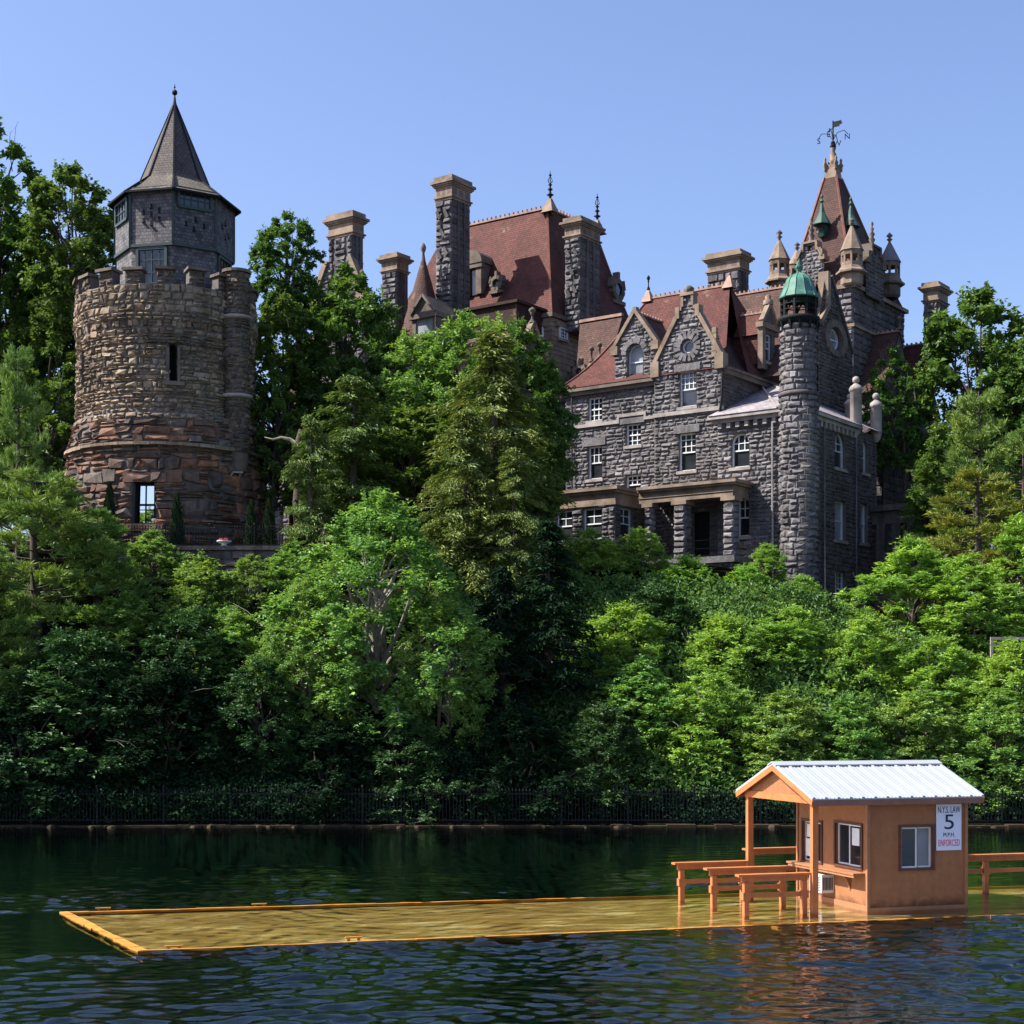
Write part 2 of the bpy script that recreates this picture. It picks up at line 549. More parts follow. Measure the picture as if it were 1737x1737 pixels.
def block(mb, P, a, b, zl, zh, rel, gap, rng, mi, irr=0.0):
    a += gap; b -= gap; zl += gap; zh -= gap
    if b - a < 0.03 or zh - zl < 0.03:
        return
    j = lambda: rng.uniform(-0.012, 0.012)
    i1 = min(0.055, (b - a) * 0.22); i2 = min(0.055, (zh - zl) * 0.25)
    rim = [(a + abs(j()), zl + abs(j())), (b - abs(j()), zl + abs(j())), (b - abs(j()), zh - abs(j())), (a + abs(j()), zh - abs(j()))]
    if irr:
        q = lambda k: rng.uniform(-irr, irr) * k
        lw, lh = min(.5, b - a), min(.4, zh - zl)
        if rng.random() < .28 and b - a > .25 and zh - zl > .16:      # a large stone replaced by two thin ones
            zm = zl + (zh - zl) * rng.uniform(.35, .65)
            block(mb, P, a, b + q(lw), zl, zm, rel * .8, 0, rng, mi, irr * .8)
            block(mb, P, a + q(lw), b, zm, zh, rel * .8, 0, rng, mi, irr * .8)
            return
        rim = [(s_ + q(lw), z_ + q(lh)) for s_, z_ in rim]
    base = rng.uniform(0.3, 1.0) * rel
    sg = ((1, 1), (-1, 1), (-1, -1), (1, -1))
    top = [(rim[k][0] + sg[k][0] * i1 * rng.uniform(.5, 1.6), rim[k][1] + sg[k][1] * i2 * rng.uniform(.5, 1.6)) for k in range(4)]
    v = [P(s, z, 0.0) for s, z in rim]
    v += [P(s, z, base + rng.uniform(-.45, .45) * rel) for s, z in top]
    v.append(P((a + b) / 2 + rng.uniform(-.25, .25) * (b - a), (zl + zh) / 2 + rng.uniform(-.2, .2) * (zh - zl), base + rng.uniform(-.1, .5) * rel))
    mb.add(v, [(0, 1, 5, 4), (1, 2, 6, 5), (2, 3, 7, 6), (3, 0, 4, 7), (4, 5, 8), (5, 6, 8), (6, 7, 8), (7, 4, 8)], mi)

_seed = [10]
def stone_wall(name, parent, P, outline, ops=(), mats=('granite', 'mortar'), depth=0.3, **kw):
    """wall of rock-faced blocks on a mortar backing, real openings with reveals"""
    _seed[0] += 1
    mb = MB()
    masonry(mb, P, outline, list(ops), seed=_seed[0], **kw)
    mb.poly(P, [list(outline)] + [op_loop(o)[::-1] for o in ops], 0.004, 1)
    for o in ops:
        mb.rim(P, op_loop(o), 0.03, -depth, 1)
    return mb.build(name, list(mats), parent)

def window(parent, P, op, cols=3, rows=2, paint='white_paint', pane='glass', set_in=0.2, sill=True, split=True, low=(1, 1), sillmat='pale_stone', fw=0.09, name='window'):
    """sash window: frame with muntins (part), pane and sill (sub-parts)"""
    s0, s1, z0, z1, k = op
    mb = MB()
    d0, d1 = -set_in, -set_in + 0.09
    lp = op_loop(op)
    cx, cz = (s0 + s1) / 2, (z0 + z1) / 2
    for i in range(len(lp)):
        p, q = lp[i], lp[(i + 1) % len(lp)]
        # pull the frame inside the opening
        f = lambda t: (t[0] + (cx - t[0]) / max(1e-6, math.hypot(cx - t[0], cz - t[1])) * fw * 0.4, t[1] + (cz - t[1]) / max(1e-6, math.hypot(cx - t[0], cz - t[1])) * fw * 0.4)
        mb.pbar(P, f(p), f(q), fw, d0 - 0.02, d1 + 0.003 * (i % 2))
    zm = cz if split else z0
    if split:
        mb.pbox(P, s0 + fw * .5, s1 - fw * .5, zm - fw * .4, zm + fw * .4, d0 - 0.01, d1 - 0.02)
    def grid(za, zb, nc, nr):
        for i in range(1, nc):
            x = s0 + (s1 - s0) * i / nc
            sp_hi = zb
            mb.pbox(P, x - 0.022, x + 0.022, za, sp_hi - 0.02, d0, d0 + 0.04)
        for i in range(1, nr):
            z = za + (zb - za) * i / nr
            sp = op_span(op, z) or (s0, s1)
            mb.pbox(P, sp[0], sp[1], z - 0.022, z + 0.022, d0 + 0.003, d0 + 0.037)
    if k != 'o':
        grid(zm, z1 - (0.12 if k == 'a' else 0), cols, rows)
        if split:
            grid(z0, zm, *low)
    w_ = mb.build(name, paint, parent)
    g = MB()
    g.poly(P, [lp], d0 - 0.005)
    g.build('pane', pane, w_)
    if sill:
        q = MB()
        q.pbox(P, s0 - 0.12, s1 + 0.12, z0 - 0.16, z0 + 0.01, -set_in, 0.13)
        q.build('sill', sillmat, w_)
    return w_

def crest(mb, A, B, h=0.16, step=0.3, wd=0.2, mi=0):
    """ridge tiles with little upright knobs"""
    A, B = Vector(A), Vector(B)
    n = max(1, int((B - A).length / step))
    for i in range(n):
        p, q = A.lerp(B, i / n), A.lerp(B, (i + 0.96) / n)
        mb.bar(p + Vector((0, 0, 0.03)), q + Vector((0, 0, 0.03)), wd, 0.1, mi=mi)
        m_ = p.lerp(q, 0.5)
        mb.bar(m_ + Vector((0, 0, 0.07)), m_ + Vector((0, 0, 0.07 + h)), wd * 0.7, wd * 0.45, up=(B - A).normalized(), mi=mi)

def finial(name, parent, c, h, mat, s=1.0, kind='ball'):
    mb = MB()
    if kind == 'ball':
        mb.lathe(c, [(0.16 * s, 0), (0.13 * s, 0.1 * h), (0.05 * s, 0.25 * h), (0.05 * s, 0.5 * h), (0.1 * s, 0.55 * h), (0.05 * s, 0.6 * h), (0.13 * s, 0.7 * h), (0.16 * s, 0.8 * h), (0.1 * s, 0.9 * h), (0.0, h)], 10)
    else:
        # iron finial: stacked collars with an open cage and a spike
        mb.lathe(c, [(0.1 * s, 0), (0.07 * s, .1 * h), (0.25 * s, .17 * h), (0.1 * s, .21 * h), (0.06 * s, .3 * h), (0.18 * s, .36 * h), (0.08 * s, .4 * h), (0.05 * s, .47 * h), (0.14 * s, .52 * h), (0.05 * s, .56 * h)], 10)
        for k in range(6):
            t = 2 * PI * k / 6
            dx, dy = math.cos(t) * .17 * s, math.sin(t) * .17 * s
            mb.tube([(c[0], c[1], c[2] + .55 * h), (c[0] + dx, c[1] + dy, c[2] + .64 * h), (c[0] + dx * .6, c[1] + dy * .6, c[2] + .74 * h), (c[0], c[1], c[2] + .83 * h)], .022, 4)
        mb.lathe(c, [(0.02, .55 * h), (0.02, .8 * h), (0.11 * s, .86 * h), (0.03, .9 * h), (0.015, h)], 8)
    return mb.build(name, mat, parent)
# ================================================================ the ground and the water
PLAT = 13.0
def sstep(t):
    t = np.clip(t, 0, 1)
    return t * t * (3 - 2 * t)

def ground_z(x, y):
    x = np.asarray(x, float); y = np.asarray(y, float)
    lm = 1 - sstep((x + 11.0) / 3.0)                      # terrace at the foot of the round tower
    top = PLAT - 0.75 - (1.25 * (1 - lm) * (1 - sstep((y - 79) / 8))) - 2.6 * sstep((x - 10.0) / 9.0) - 1.0 * sstep((-30 - x) / 20)
    n = 0.35 * np.sin(x * .7 + 1.3) * np.sin(y * .9) + 0.2 * np.sin(x * 1.9 + y * 1.3)
    t = np.clip((y - 61.0) / 16.0, 0, 1)
    hill = 0.2 + (top - 0.2) * t ** 0.92 + n * np.clip(t * 6, 0, 1) * np.clip((1 - t) * 6, 0, 1)
    hill = np.where((y < 77.2) & (lm > .5), np.minimum(hill, 9.7), hill)
    bed = -3.0 + 3.1 * np.clip((y - 57.0) / 3.2, 0, 1)
    return np.where(y < 60.2, bed, np.where(y < 61.0, 0.16, hill))

def grid_mesh(name, xs, ys, zf, mat, smooth=True):
    X, Y = np.meshgrid(xs, ys)
    Z = zf(X, Y)
    nx, ny = len(xs), len(ys)
    co = np.stack([X, Y, Z], -1).reshape(-1, 3).astype(np.float32)
    i = np.arange(nx - 1)[None, :] + nx * np.arange(ny - 1)[:, None]
    q = np.stack([i, i + 1, i + nx + 1, i + nx], -1).reshape(-1, 4)
    return np_mesh(name, co, q, mat, smooth)

def np_mesh(name, co, quads, mat, smooth=False, link=True, parent=None, mi=None):
    me = bpy.data.meshes.new(name)
    n = len(quads)
    me.vertices.add(len(co)); me.vertices.foreach_set("co", np.ascontiguousarray(co, np.float32).ravel())
    me.loops.add(n * 4); me.loops.foreach_set("vertex_index", np.ascontiguousarray(quads, np.int32).ravel())
    me.polygons.add(n)
    me.polygons.foreach_set("loop_start", np.arange(0, n * 4, 4, dtype=np.int32))
    me.polygons.foreach_set("loop_total", np.full(n, 4, np.int32))
    me.polygons.foreach_set("use_smooth", np.full(n, smooth, bool))
    me.update(calc_edges=True)
    for m in (mat if isinstance(mat, (list, tuple)) else [mat]):
        me.materials.append(M[m] if isinstance(m, str) else m)
    if mi is not None:
        me.polygons.foreach_set("material_index", mi)
    if not link:
        return me
    o = bpy.data.objects.new(name, me)
    COL.objects.link(o)
    o.parent = parent
    return o

xs = np.concatenate([np.linspace(-400, -60, 18), np.linspace(-56, 56, 113), np.linspace(60, 400, 18)])
ys = np.concatenate([np.linspace(-80, 54, 10), np.linspace(56, 82, 66), np.linspace(84, 170, 30), np.linspace(200, 1500, 8)])
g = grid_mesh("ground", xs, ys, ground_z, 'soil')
g['kind'] = 'structure'

# water: a real wave surface, finer near the camera
def mat_water():
    m = bpy.data.materials.new("water"); m.use_nodes = True
    t = m.node_tree; nd, lk = t.nodes, t.links
    nd.remove(nd["Principled BSDF"])
    gl = nd.new("ShaderNodeBsdfGlossy"); gl.inputs["Roughness"].default_value = 0.03
    gl.inputs["Color"].default_value = (0.95, 0.97, 1.0, 1)
    tp = nd.new("ShaderNodeBsdfTransparent"); tp.inputs["Color"].default_value = (0.9, 0.93, 0.86, 1)
    fr = nd.new("ShaderNodeFresnel"); fr.inputs["IOR"].default_value = 1.45
    mx = nd.new("ShaderNodeMixShader")
    lk.new(fr.outputs[0], mx.inputs[0]); lk.new(tp.outputs[0], mx.inputs[1]); lk.new(gl.outputs[0], mx.inputs[2])
    lk.new(mx.outputs[0], nd["Material Output"].inputs["Surface"])
    tc = nd.new("ShaderNodeTexCoord")
    mp = nd.new("ShaderNodeMapping"); mp.inputs["Scale"].default_value = (0.4, 1.2, 1)
    lk.new(tc.outputs["Object"], mp.inputs[0])
    n1 = noise(nd, lk, mp.outputs[0], 7.0, 3, 0.6)
    b = nd.new("ShaderNodeBump"); b.inputs["Strength"].default_value = 0.35; b.inputs["Distance"].default_value = 0.015
    lk.new(n1.outputs[0], b.inputs["Height"])
    lk.new(b.outputs[0], gl.inputs["Normal"])
    return m
M['water'] = mat_water()
rw = np.random.default_rng(5)
_wv = []
for k in range(64):
    lam = 0.22 * (0.95 / 0.22) ** rw.random()
    th = rw.normal(-PI / 2 + 0.15, 0.5)
    _wv.append((2 * PI / lam, th, rw.random() * 2 * PI, 0.0055 * lam, k % 2))
def wave(X, Y):
    Z = np.zeros_like(X)
    wx = X + 0.6 * np.sin(Y * .45 + X * .21) + .2 * np.sin(Y * 1.3 - X * .7); wy = Y + 0.5 * np.sin(X * .37 - Y * .3) + .2 * np.sin(X * 1.1 + Y * .5)
    for k, th, ph, a, sharp in _wv:
        u = k * (wx * math.cos(th) + wy * math.sin(th)) + ph
        Z += a * (1.27 - 2 * np.abs(np.sin(u / 2))) * 1.1 if sharp else a * np.sin(u)
    patch = .8 + .32 * np.sin(X * .35 + Y * .5 + 1) * np.sin(X * .2 - Y * .37) + .28 * np.sin(X * .8 - Y * .9 + 2) * np.sin(X * .53 + Y * 1.1)
    # calmer over the shallow flooded dock
    dkv = -(X + 6.5) * .295 + (Y - 28.6) * .955
    dku = (X + 6.5) * .955 + (Y - 28.6) * .295
    calm = np.clip((dkv + .2) / .5, 0, 1) * np.clip((6.6 - dkv) / .6, 0, 1) * np.clip((dku + 3 + .0) / 1.0, 0, 1)
    patch = patch * (1 - .9 * calm)
    fade = np.clip((50 - Y) / 16, 0.2, 1.0) * np.clip((60 - np.abs(X)) / 30, 0, 1)
    return Z * patch * fade
xs = np.concatenate([np.linspace(-400, -14, 24), np.linspace(-13.5, 15.5, 500), np.linspace(16, 400, 24)])
ys = np.concatenate([np.linspace(-80, 19.8, 12), np.linspace(20, 42, 420), np.linspace(42.1, 60.3, 200)])
g = grid_mesh("water", xs, ys, wave, 'water')
g['kind'] = 'structure'

# low stone shore edge: pale band just above the waterline
mb = MB()
rng = random.Random(3)
x = -45.0
while x < 45:
    L = rng.uniform(.5, 1.4)
    h = rng.uniform(.03, .1)
    mb.box((x, 59.75 + rng.uniform(0, .12), -0.6), (x + L - .02, 60.5, h))
    x += L
M['shore_stone'] = mat_plain("shore_stone", (0.03, 0.02, 0.01), 0.9, 0.45, 1.5, bstr=0.5)
for k in range(150):
    px_, py_ = rng.uniform(-30, 30), rng.choice((rng.uniform(59.5, 60.2), rng.uniform(60.5, 62.2)))
    r = rng.uniform(.05, .2)
    zz = .15 if py_ > 60.4 else -.02
    i0 = len(mb.v)
    mb.sphere((px_, py_, zz), r, 8, sz=rng.uniform(.45, .8))
    jx = [rng.uniform(.7, 1.3) for _ in range(5)]
    for q in range(i0, len(mb.v)):
        v = mb.v[q]
        a = math.atan2(v[1] - py_, v[0] - px_)
        f = 1 + .25 * math.sin(a * 2 + jx[0] * 5) + .15 * math.sin(a * 3 + jx[1] * 9)
        mb.v[q] = (px_ + (v[0] - px_) * f * jx[2] * 1.2, py_ + (v[1] - py_) * f * jx[3], v[2])
o = mb.build("shore_edge", 'shore_stone')
o['kind'] = 'structure'

# ================================================================ the castle
CA = Frame(356.5 / 2750 * 90, 90, 13.0, -R(36))
castle = thing("castle", "sprawling grey granite castle with red tiled roofs and tall chimneys on the wooded hilltop", "castle", (CA.o[0], CA.o[1], 13.0), -R(36))
F_, S_ = CA.front, CA.side

def opf(x0, x1, y0, y1, v, k='r'):
    a, b = F_(x0, (y0 + y1) / 2, v), F_(x1, (y0 + y1) / 2, v)
    xm = (x0 + x1) / 2
    return (a[0], b[0], F_(xm, y1, v)[1], F_(xm, y0, v)[1], k)
def ops_(x0, x1, y0, y1, u, k='r'):
    a, b = S_(x0, (y0 + y1) / 2, u), S_(x1, (y0 + y1) / 2, u)
    xm = (x0 + x1) / 2
    return (a[0], b[0], S_(xm, y1, u)[1], S_(xm, y0, u)[1], k)

# ---- gable bay
PA = Pfront(0.0)
aL = F_(1110, 700, 0)[0]
zk = 10.9
sc_ = [(F_(1186, 517)[0], F_(1186, 519)[1]), (F_(1177, 497)[0], F_(1177, 500)[1])]
acx = (aL + 0.05) / 2
w1, w2 = sc_[0][0] - acx, sc_[1][0] - acx
z1, z2 = sc_[0][1], sc_[1][1]
zsh = z1 - 0.55
outA = [(aL, -1.2), (0, -1.2), (0, zk), (acx + w1, zsh), (acx + w1, z1), (acx + w2, z1), (acx + w2, z2), (acx - w2, z2), (acx - w2, z1), (acx - w1, z1), (acx - w1, zsh), (aL, zk)]
a1 = opf(1153, 1181, 630, 690, 0); a2 = opf(1152, 1180, 735, 799, 0); a3 = opf(1157, 1177, 577, 599, 0, 'o')
aD = opf(1177, 1204, 868, 945, 0)
stone_wall("gable_wall", castle, PA, outA, [a1, a2, a3, aD])
window(castle, PA, a1, 4, 3, low=(1, 1)); window(castle, PA, a2, 3, 3)
window(castle, PA, a3, split=False, sill=False, pane='glass', fw=.08)
window(castle, PA, aD, 1, 1, paint='dark_iron', sill=False, name='door', pane='void')
# coping of the gable
mb = MB()
def slope_cope(mb, P, p, q, wd, d0=-0.35, d1=0.16):
    mb.pbar(P, p, q, wd, d0, d1)
for sgn in (-1, 1):
    e = 0.0 if sgn > 0 else aL
    slope_cope(mb, PA, (e + sgn * .05, zk + .1), (acx + sgn * (w1 + .02), zsh + .1), 0.24)
    mb.pbox(PA, min(e - sgn * .38, e + sgn * .16), max(e - sgn * .38, e + sgn * .16), zk - .55, zk + .32, -.4, .2)
    mb.pbox(PA, min(acx + sgn * (w1 - .2), acx + sgn * (w1 + .06)), max(acx + sgn * (w1 - .2), acx + sgn * (w1 + .06)), zsh, z1 + .1, -.36, .17)
    mb.pbox(PA, min(acx + sgn * w2 - .003, acx + sgn * w1), max(acx + sgn * w2 - .003, acx + sgn * w1), z1 - .12, z1 + .08, -.34, .14)
    mb.pbox(PA, min(acx + sgn * (w2 - .12), acx + sgn * (w2 + .04)), max(acx + sgn * (w2 - .12), acx + sgn * (w2 + .04)), z1 + .08, z2, -.33, .15)
mb.pbox(PA, acx - w2 - .07, acx + w2 + .07, z2, z2 + .16, -.37, .19)
for k in range(6):
    mb.pbox(PA, -.62 + k * .008, -.32, 11.05 + k * .33, 11.35 + k * .33, -.1, .11 + .004 * k) if k < 5 else None
mb.build("gable_coping", 'sandstone', castle)
mb = MB()
mb.lathe((acx, .1, z2 + .16), [(.2, 0), (.28, .12), (.26, .3), (.12, .42), (0, .45)], 10)
mb.build("gable_finial", 'sandstone_dark', castle)
# string courses, lintels, drip moulds
mb = MB()
zs1 = F_(1166, 699, 0)[1]
mb.pbox(PA, aL + .0, 0.1, zs1 - .12, zs1 + .1, -.05, .17)
VB = 0.3
PB = Pfront(VB)
bL = F_(960, 800, VB)[0]
zsB = F_(1010, 721, VB)[1]
sb0, sb1 = F_(1052, 720, VB)[0], F_(1094, 715, VB)[0]
zsb = F_(1073, 704, VB)[1]
mb.pbox(PB, bL - .1, sb0, zsB - .1, zsB + .1, -.05, .15)
mb.pbox(PB, sb0 - .14, sb0, zsB + .1, zsb - .08, -.05, .15)
mb.pbox(PB, sb0 - .14, sb1 + .14, zsb - .08, zsb + .1, -.05, .153)
mb.pbox(PB, sb1, sb1 + .14, zsB + .12, zsb - .08, -.05, .15)
mb.pbox(PB, sb1, aL - .01, zsB - .06, zsB + .12, -.05, .147)
mb.build("string_course", 'pale_stone', castle)
for o in (a1, a2):
    mb = MB()
    mb.pbox(PA, o[0] - .3, o[1] + .3, o[3] + .02, o[3] + .42, -.1, .13)
    mb.build("lintel", 'granite', castle)
mb = MB()
for k in range(16):
    t = 2 * PI * (k + .5) / 16
    c, s = math.cos(t), math.sin(t)
    r0 = (a3[1] - a3[0]) / 2 + .05
    cx, cz = (a3[0] + a3[1]) / 2, (a3[2] + a3[3]) / 2
    mb.pbar(PA, (cx + c * r0, cz + s * r0), (cx + c * (r0 + .42), cz + s * (r0 + .42)), .2, -.02, .12 + .03 * (k % 3))
mb.build("window_surround", 'granite', castle)

# ---- left bay with its wall dormer
zeB = F_(1040, 655, VB)[1]
outB = [(bL, -1.2), (aL, -1.2), (aL, zeB), (bL, zeB)]
b1 = opf(998, 1021, 674, 714, VB); b2 = opf(998, 1021, 757, 813, VB); b3 = opf(1062, 1087, 719, 756, VB); b4 = opf(1062, 1087, 806, 838, VB)
stone_wall("front_wall", castle, PB, outB, [b1, b2, b3, b4])
window(castle, PB, b1, 3, 2, low=(3, 2)); window(castle, PB, b2, 3, 2); window(castle, PB, b3, 3, 2, low=(3, 2)); window(castle, PB, b4, 3, 2)
stone_wall("left_wall", castle, Pleft(bL), [(VB, -1.2), (9, -1.2), (9, zeB), (VB, zeB)])
for o, h_ in ((b2, .5), (b3, .34)):
    mb = MB(); mb.pbox(PB, o[0] - .35, o[1] + .3, o[3] + .02, o[3] + h_, -.1, .13); mb.build("lintel", 'granite', castle)
# eave cornice
mb = MB()
mb.pbox(PB, bL - .35, aL - .02, zeB - .1, zeB + .12, -.1, .42)
mb.pbox(PB, bL - .25, aL - .02, zeB - .32, zeB - .1, -.1, .25)
mb.build("eave_cornice", 'sandstone_dark', castle)
# roof
rv = 5.5
zr = F_(1100, 508, rv)[1]
ruL, ruR = F_(1100, 508, rv)[0], F_(1238, 492, rv)[0]
ze = zeB + .12
mb = MB()
mb.patch((bL - .4, VB - .45, ze), (.2, VB - .45, ze), (ruR, rv, zr), (ruL, rv, zr), 14, 0.75)
mb.patch((bL - .4, 11, ze), (bL - .4, VB - .45, ze), (ruL, rv, zr), (ruL, rv + .01, zr), 14, 0.75)
mb.patch((.2, 11, ze), (bL - .4, 11, ze), (ruL, rv + .01, zr), (ruR, rv + .01, zr), 8, 0.75)
mb.patch((.2, VB + 2.6, ze - .2), (.2, 11, ze - .2), (ruR, rv + .01, zr), (ruR, rv, zr), 10, 0.4)
mb.build("tiled_roof", 'red_tile', castle)
mb = MB()
crest(mb, (ruL, rv, zr), (ruR, rv, zr), .16, .32)
# hip tiles
def hip(mb, A, B, n=14, sag=0.75, w_=.16):
    A, B = Vector(A), Vector(B)
    pts = []
    for i in range(n + 1):
        t = i / n
        k = sag * math.sin(PI * t) * (1 - .5 * t)
        pts.append(A.lerp(B, t) - Vector((0, 0, k - .03)))
    for p, q in zip(pts, pts[1:]):
        mb.bar(p, q, w_, .1)
mb.build("ridge_crest", 'ridge_tile', castle)
mb = MB(); hip(mb, (bL - .4, VB - .45, ze), (ruL, rv, zr), w_=.13); mb.build("hip_tiles", 'hip_tile', castle)
for x in (ruR - .02, ruL):
    mb = MB()
    mb.lathe((x, rv, zr - .3), [(.5, .1), (.4, .3), (.16, .75), (.1, .85), (0, .9)], 4, PI / 4, smooth=False)
    mb.build("ridge_end", 'ridge_tile', castle)
finial("finial", castle, (ruL, rv, zr + .6), .9, 'dark_iron', .7)
# dormer gable
VC = 0.24
PC = Pfront(VC)
c0, c1 = F_(1043, 600, VC)[0], F_(1115, 600, VC)[0]
cap = F_(1078, 530, VC)
cz0, czk = ze - .75, F_(1043, 592, VC)[1]
c1 = 2 * cap[0] - c0
cop = opf(1064, 1091, 584, 643, VC, 'a')
stone_wall("dormer_wall", castle, PC, [(c0, cz0), (c1, cz0), (c1, czk), cap, (c0, czk)], [cop], depth=.35)
window(castle, PC, cop, 1, 1, paint='blue_white', pane='blind', set_in=.3)
mb = MB()
for e, sgn in ((c0, -1), (c1, 1)):
    mb.pbar(PC, (e + sgn * .08, czk + .02), (cap[0] + sgn * .02, cap[1] + .1), .2, -.3, .17 + .003 * sgn)
    mb.pbox(PC, min(e - sgn * .28, e + sgn * .2), max(e - sgn * .28, e + sgn * .2), czk - .4, czk + .1, -.35, .2)
mb.pbox(PC, cap[0] - .12, cap[0] + .12, cap[1] - .1, cap[1] + .3, -.2, .15)
mb.build("dormer_coping", 'sandstone', castle)
mb = MB()
for k in range(9):
    t = PI * (k + .5) / 9
    rr = (cop[1] - cop[0]) / 2
    cx, cz = (cop[0] + cop[1]) / 2, cop[3] - rr
    mb.pbar(PC, (cx + math.cos(t) * (rr + .04), cz + math.sin(t) * (rr + .04)), (cx + math.cos(t) * (rr + .36), cz + math.sin(t) * (rr + .36)), .27, -.05, .1 + .03 * (k % 2))
mb.build("window_arch", 'granite', castle)
mb = MB()
vd = 3.3
mb.patch((c1 + .05, VC + .3, czk - .1), (c1 + .05, vd - 1, czk - .1), (cap[0], vd, cap[1] - .05), (cap[0], VC + .2, cap[1] - .05), 4)
mb.patch((c0 - .05, vd - 1, czk - .1), (c0 - .05, VC + .3, czk - .1), (cap[0], VC + .2, cap[1] - .05), (cap[0], vd, cap[1] - .05), 4)
mb.box((c0, VC + .05, cz0), (c0 + .3, 2.4, czk)); mb.box((c1 - .3, VC + .05, cz0), (c1, 2.4, czk))
dr = mb.build("dormer_roof", 'brown_tile', castle)
mb = MB(); crest(mb, (cap[0], VC + .3, cap[1] - .02), (cap[0], vd, cap[1] - .02), .12, .28, .16)
mb.build("ridge_crest", 'ridge_tile', dr)

# ---- roof of the gable bay and its right flank
zra = z1 - .75
mb = MB()
e_end = 9.0
mb.patch((.28, .2, zk - .45), (.28, e_end, zk - .45), (acx, e_end, zra), (acx, .2, zra), 12, 0.55)
mb.patch((aL - .2, 5, zk - .3), (aL - .2, .2, zk - .3), (acx, .2, zra), (acx, 5, zra), 12, 0.55)
fr_ = mb.build("gable_roof", 'brown_tile', castle)
mb = MB(); crest(mb, (acx, .3, zra), (acx, 4.3, zra), .14, .3)
mb.build("ridge_crest", 'ridge_tile', fr_)
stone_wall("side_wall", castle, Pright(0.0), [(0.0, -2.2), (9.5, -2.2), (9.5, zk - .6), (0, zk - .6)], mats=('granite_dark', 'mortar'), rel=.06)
mb = MB()
mb.box((-.05, .1, zk - .85), (.32, 9.5, zk - .6))
mb.box((-.05, .1, zk - .6), (.42, 9.5, zk - .47))
mb.build("eave_cornice", 'sandstone_dark', castle)
mb = MB()
mb.tube([(-.02, -.22, 3.0), (-.02, -.22, zs1 - .1), (.1, -.25, zs1 + .4), (.1, -.2, zk - .8)], .06, 8)
mb.tube([(bL + .55, VB - .2, 2.2), (bL + .55, VB - .2, zeB - .3)], .055, 8)
mb.build("downpipe", 'dark_iron', castle)

# ---- lower wing with the slate roof
VD = -0.55
PD = Pfront(VD)
uD = F_(1355, 700, VD)[0]
zcD = F_(1300, 704, VD)[1]
vE = S_(1447, 705, uD)[0]
vE2 = S_(1487, 705, uD)[0]
d1 = opf(1241, 1271, 735, 793, VD, 'a')
d2 = opf(1252, 1271, 846, 910, VD)
stone_wall("wing_wall", castle, PD, [(0.02, -3.5), (uD, -3.5), (uD, zcD - .2), (0.02, zcD - .2)], [d1, d2], rel=.11)
window(castle, PD, d1, 3, 2); window(castle, PD, d2, 2, 2)
PDr = Pright(uD)
e1 = ops_(1415, 1434, 735, 795, uD, 'a'); e2 = ops_(1462, 1472, 748, 803, uD, 'a')
e3 = ops_(1415, 1434, 850, 917, uD); e4 = ops_(1459, 1471, 855, 922, uD); e5 = ops_(1416, 1434, 970, 1027, uD)
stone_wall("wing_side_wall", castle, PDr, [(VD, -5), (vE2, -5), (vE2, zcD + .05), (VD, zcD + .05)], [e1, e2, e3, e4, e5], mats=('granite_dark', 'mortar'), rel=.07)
window(castle, PDr, e1, 2, 2, paint='blue_white', set_in=.26); window(castle, PDr, e2, 2, 2, paint='blue_white', set_in=.26)
window(castle, PDr, e3, 1, 1, paint='blue_white', pane='blind', set_in=.26); window(castle, PDr, e4, 1, 1, paint='blue_white', pane='blind', set_in=.26)
window(castle, PDr, e5, 3, 3, paint='blue_white', set_in=.26)
mb = MB()
cy0, cy1 = VD - .5, vE + .2
mb.box((-.35, cy0, zcD), (uD + .45, VD + .4, zcD + .2)); mb.box((uD - .4, VD + .402, zcD + .003), (uD + .447, cy1, zcD + .197))
mb.box((-.2, cy0 + .2, zcD - .2), (uD + .25, VD + .2, zcD)); mb.box((uD - .3, VD + .202, zcD - .197), (uD + .247, cy1, zcD + .002))
k = 0.15
while k < uD - .6:
    mb.box((k, cy0 + .25, zcD - .5), (k + .22, VD + .1, zcD - .2)); k += .55
k = VD + 1.2
while k < cy1:
    mb.box((uD - .1, k, zcD - .5), (uD + .23, k + .22, zcD - .2)); k += .55
mb.build("wing_cornice", 'pale_stone', castle)
vp, zp = S_(1310, 652, 0.15)
mb = MB()
mb.patch((-.3, cy0 - .05, zcD + .2), (uD + .5, cy0 - .05, zcD + .2), (0.15, vp, zp), (0.0, vp - .02, zp), 5)
mb.patch((uD + .5, cy0 - .05, zcD + .2), (uD + .5, cy1 + 5, zcD + .2), (0.1, cy1 + 5, zp), (0.1, vp, zp), 5)
sr = mb.build("slate_roof", 'slate', castle)
mb = MB()
mb.bar((uD + .5, cy0 - .05, zcD + .24), (0.15, vp, zp + .04), .16, .08)
mb.bar((uD + .3, cy0 + .9, zcD + .34), (0.15, vp + .6, zp + .03), .1, .06)
mb.bar((uD - 1.0, cy0 - .05, zcD + .24), (0.1, vp - 1.2, zp - .3), .1, .06)
mb.build("roof_flashing", 'pale_stone', sr)
mb = MB()
mb.tube([(F_(1313, 830, VD)[0], VD - .2, -2), (F_(1313, 830, VD)[0], VD - .2, zcD - .3)], .06, 8)
mb.tube([(uD + .2, S_(1393, 800, uD)[0], -3), (uD + .2, S_(1393, 800, uD)[0], zcD - .3)], .05, 8)
mb.tube([(uD + .17, S_(1448, 800, uD)[0], -3), (uD + .17, S_(1448, 800, uD)[0], zcD - .3)], .05, 8)
mb.build("downpipe", 'granite', castle)
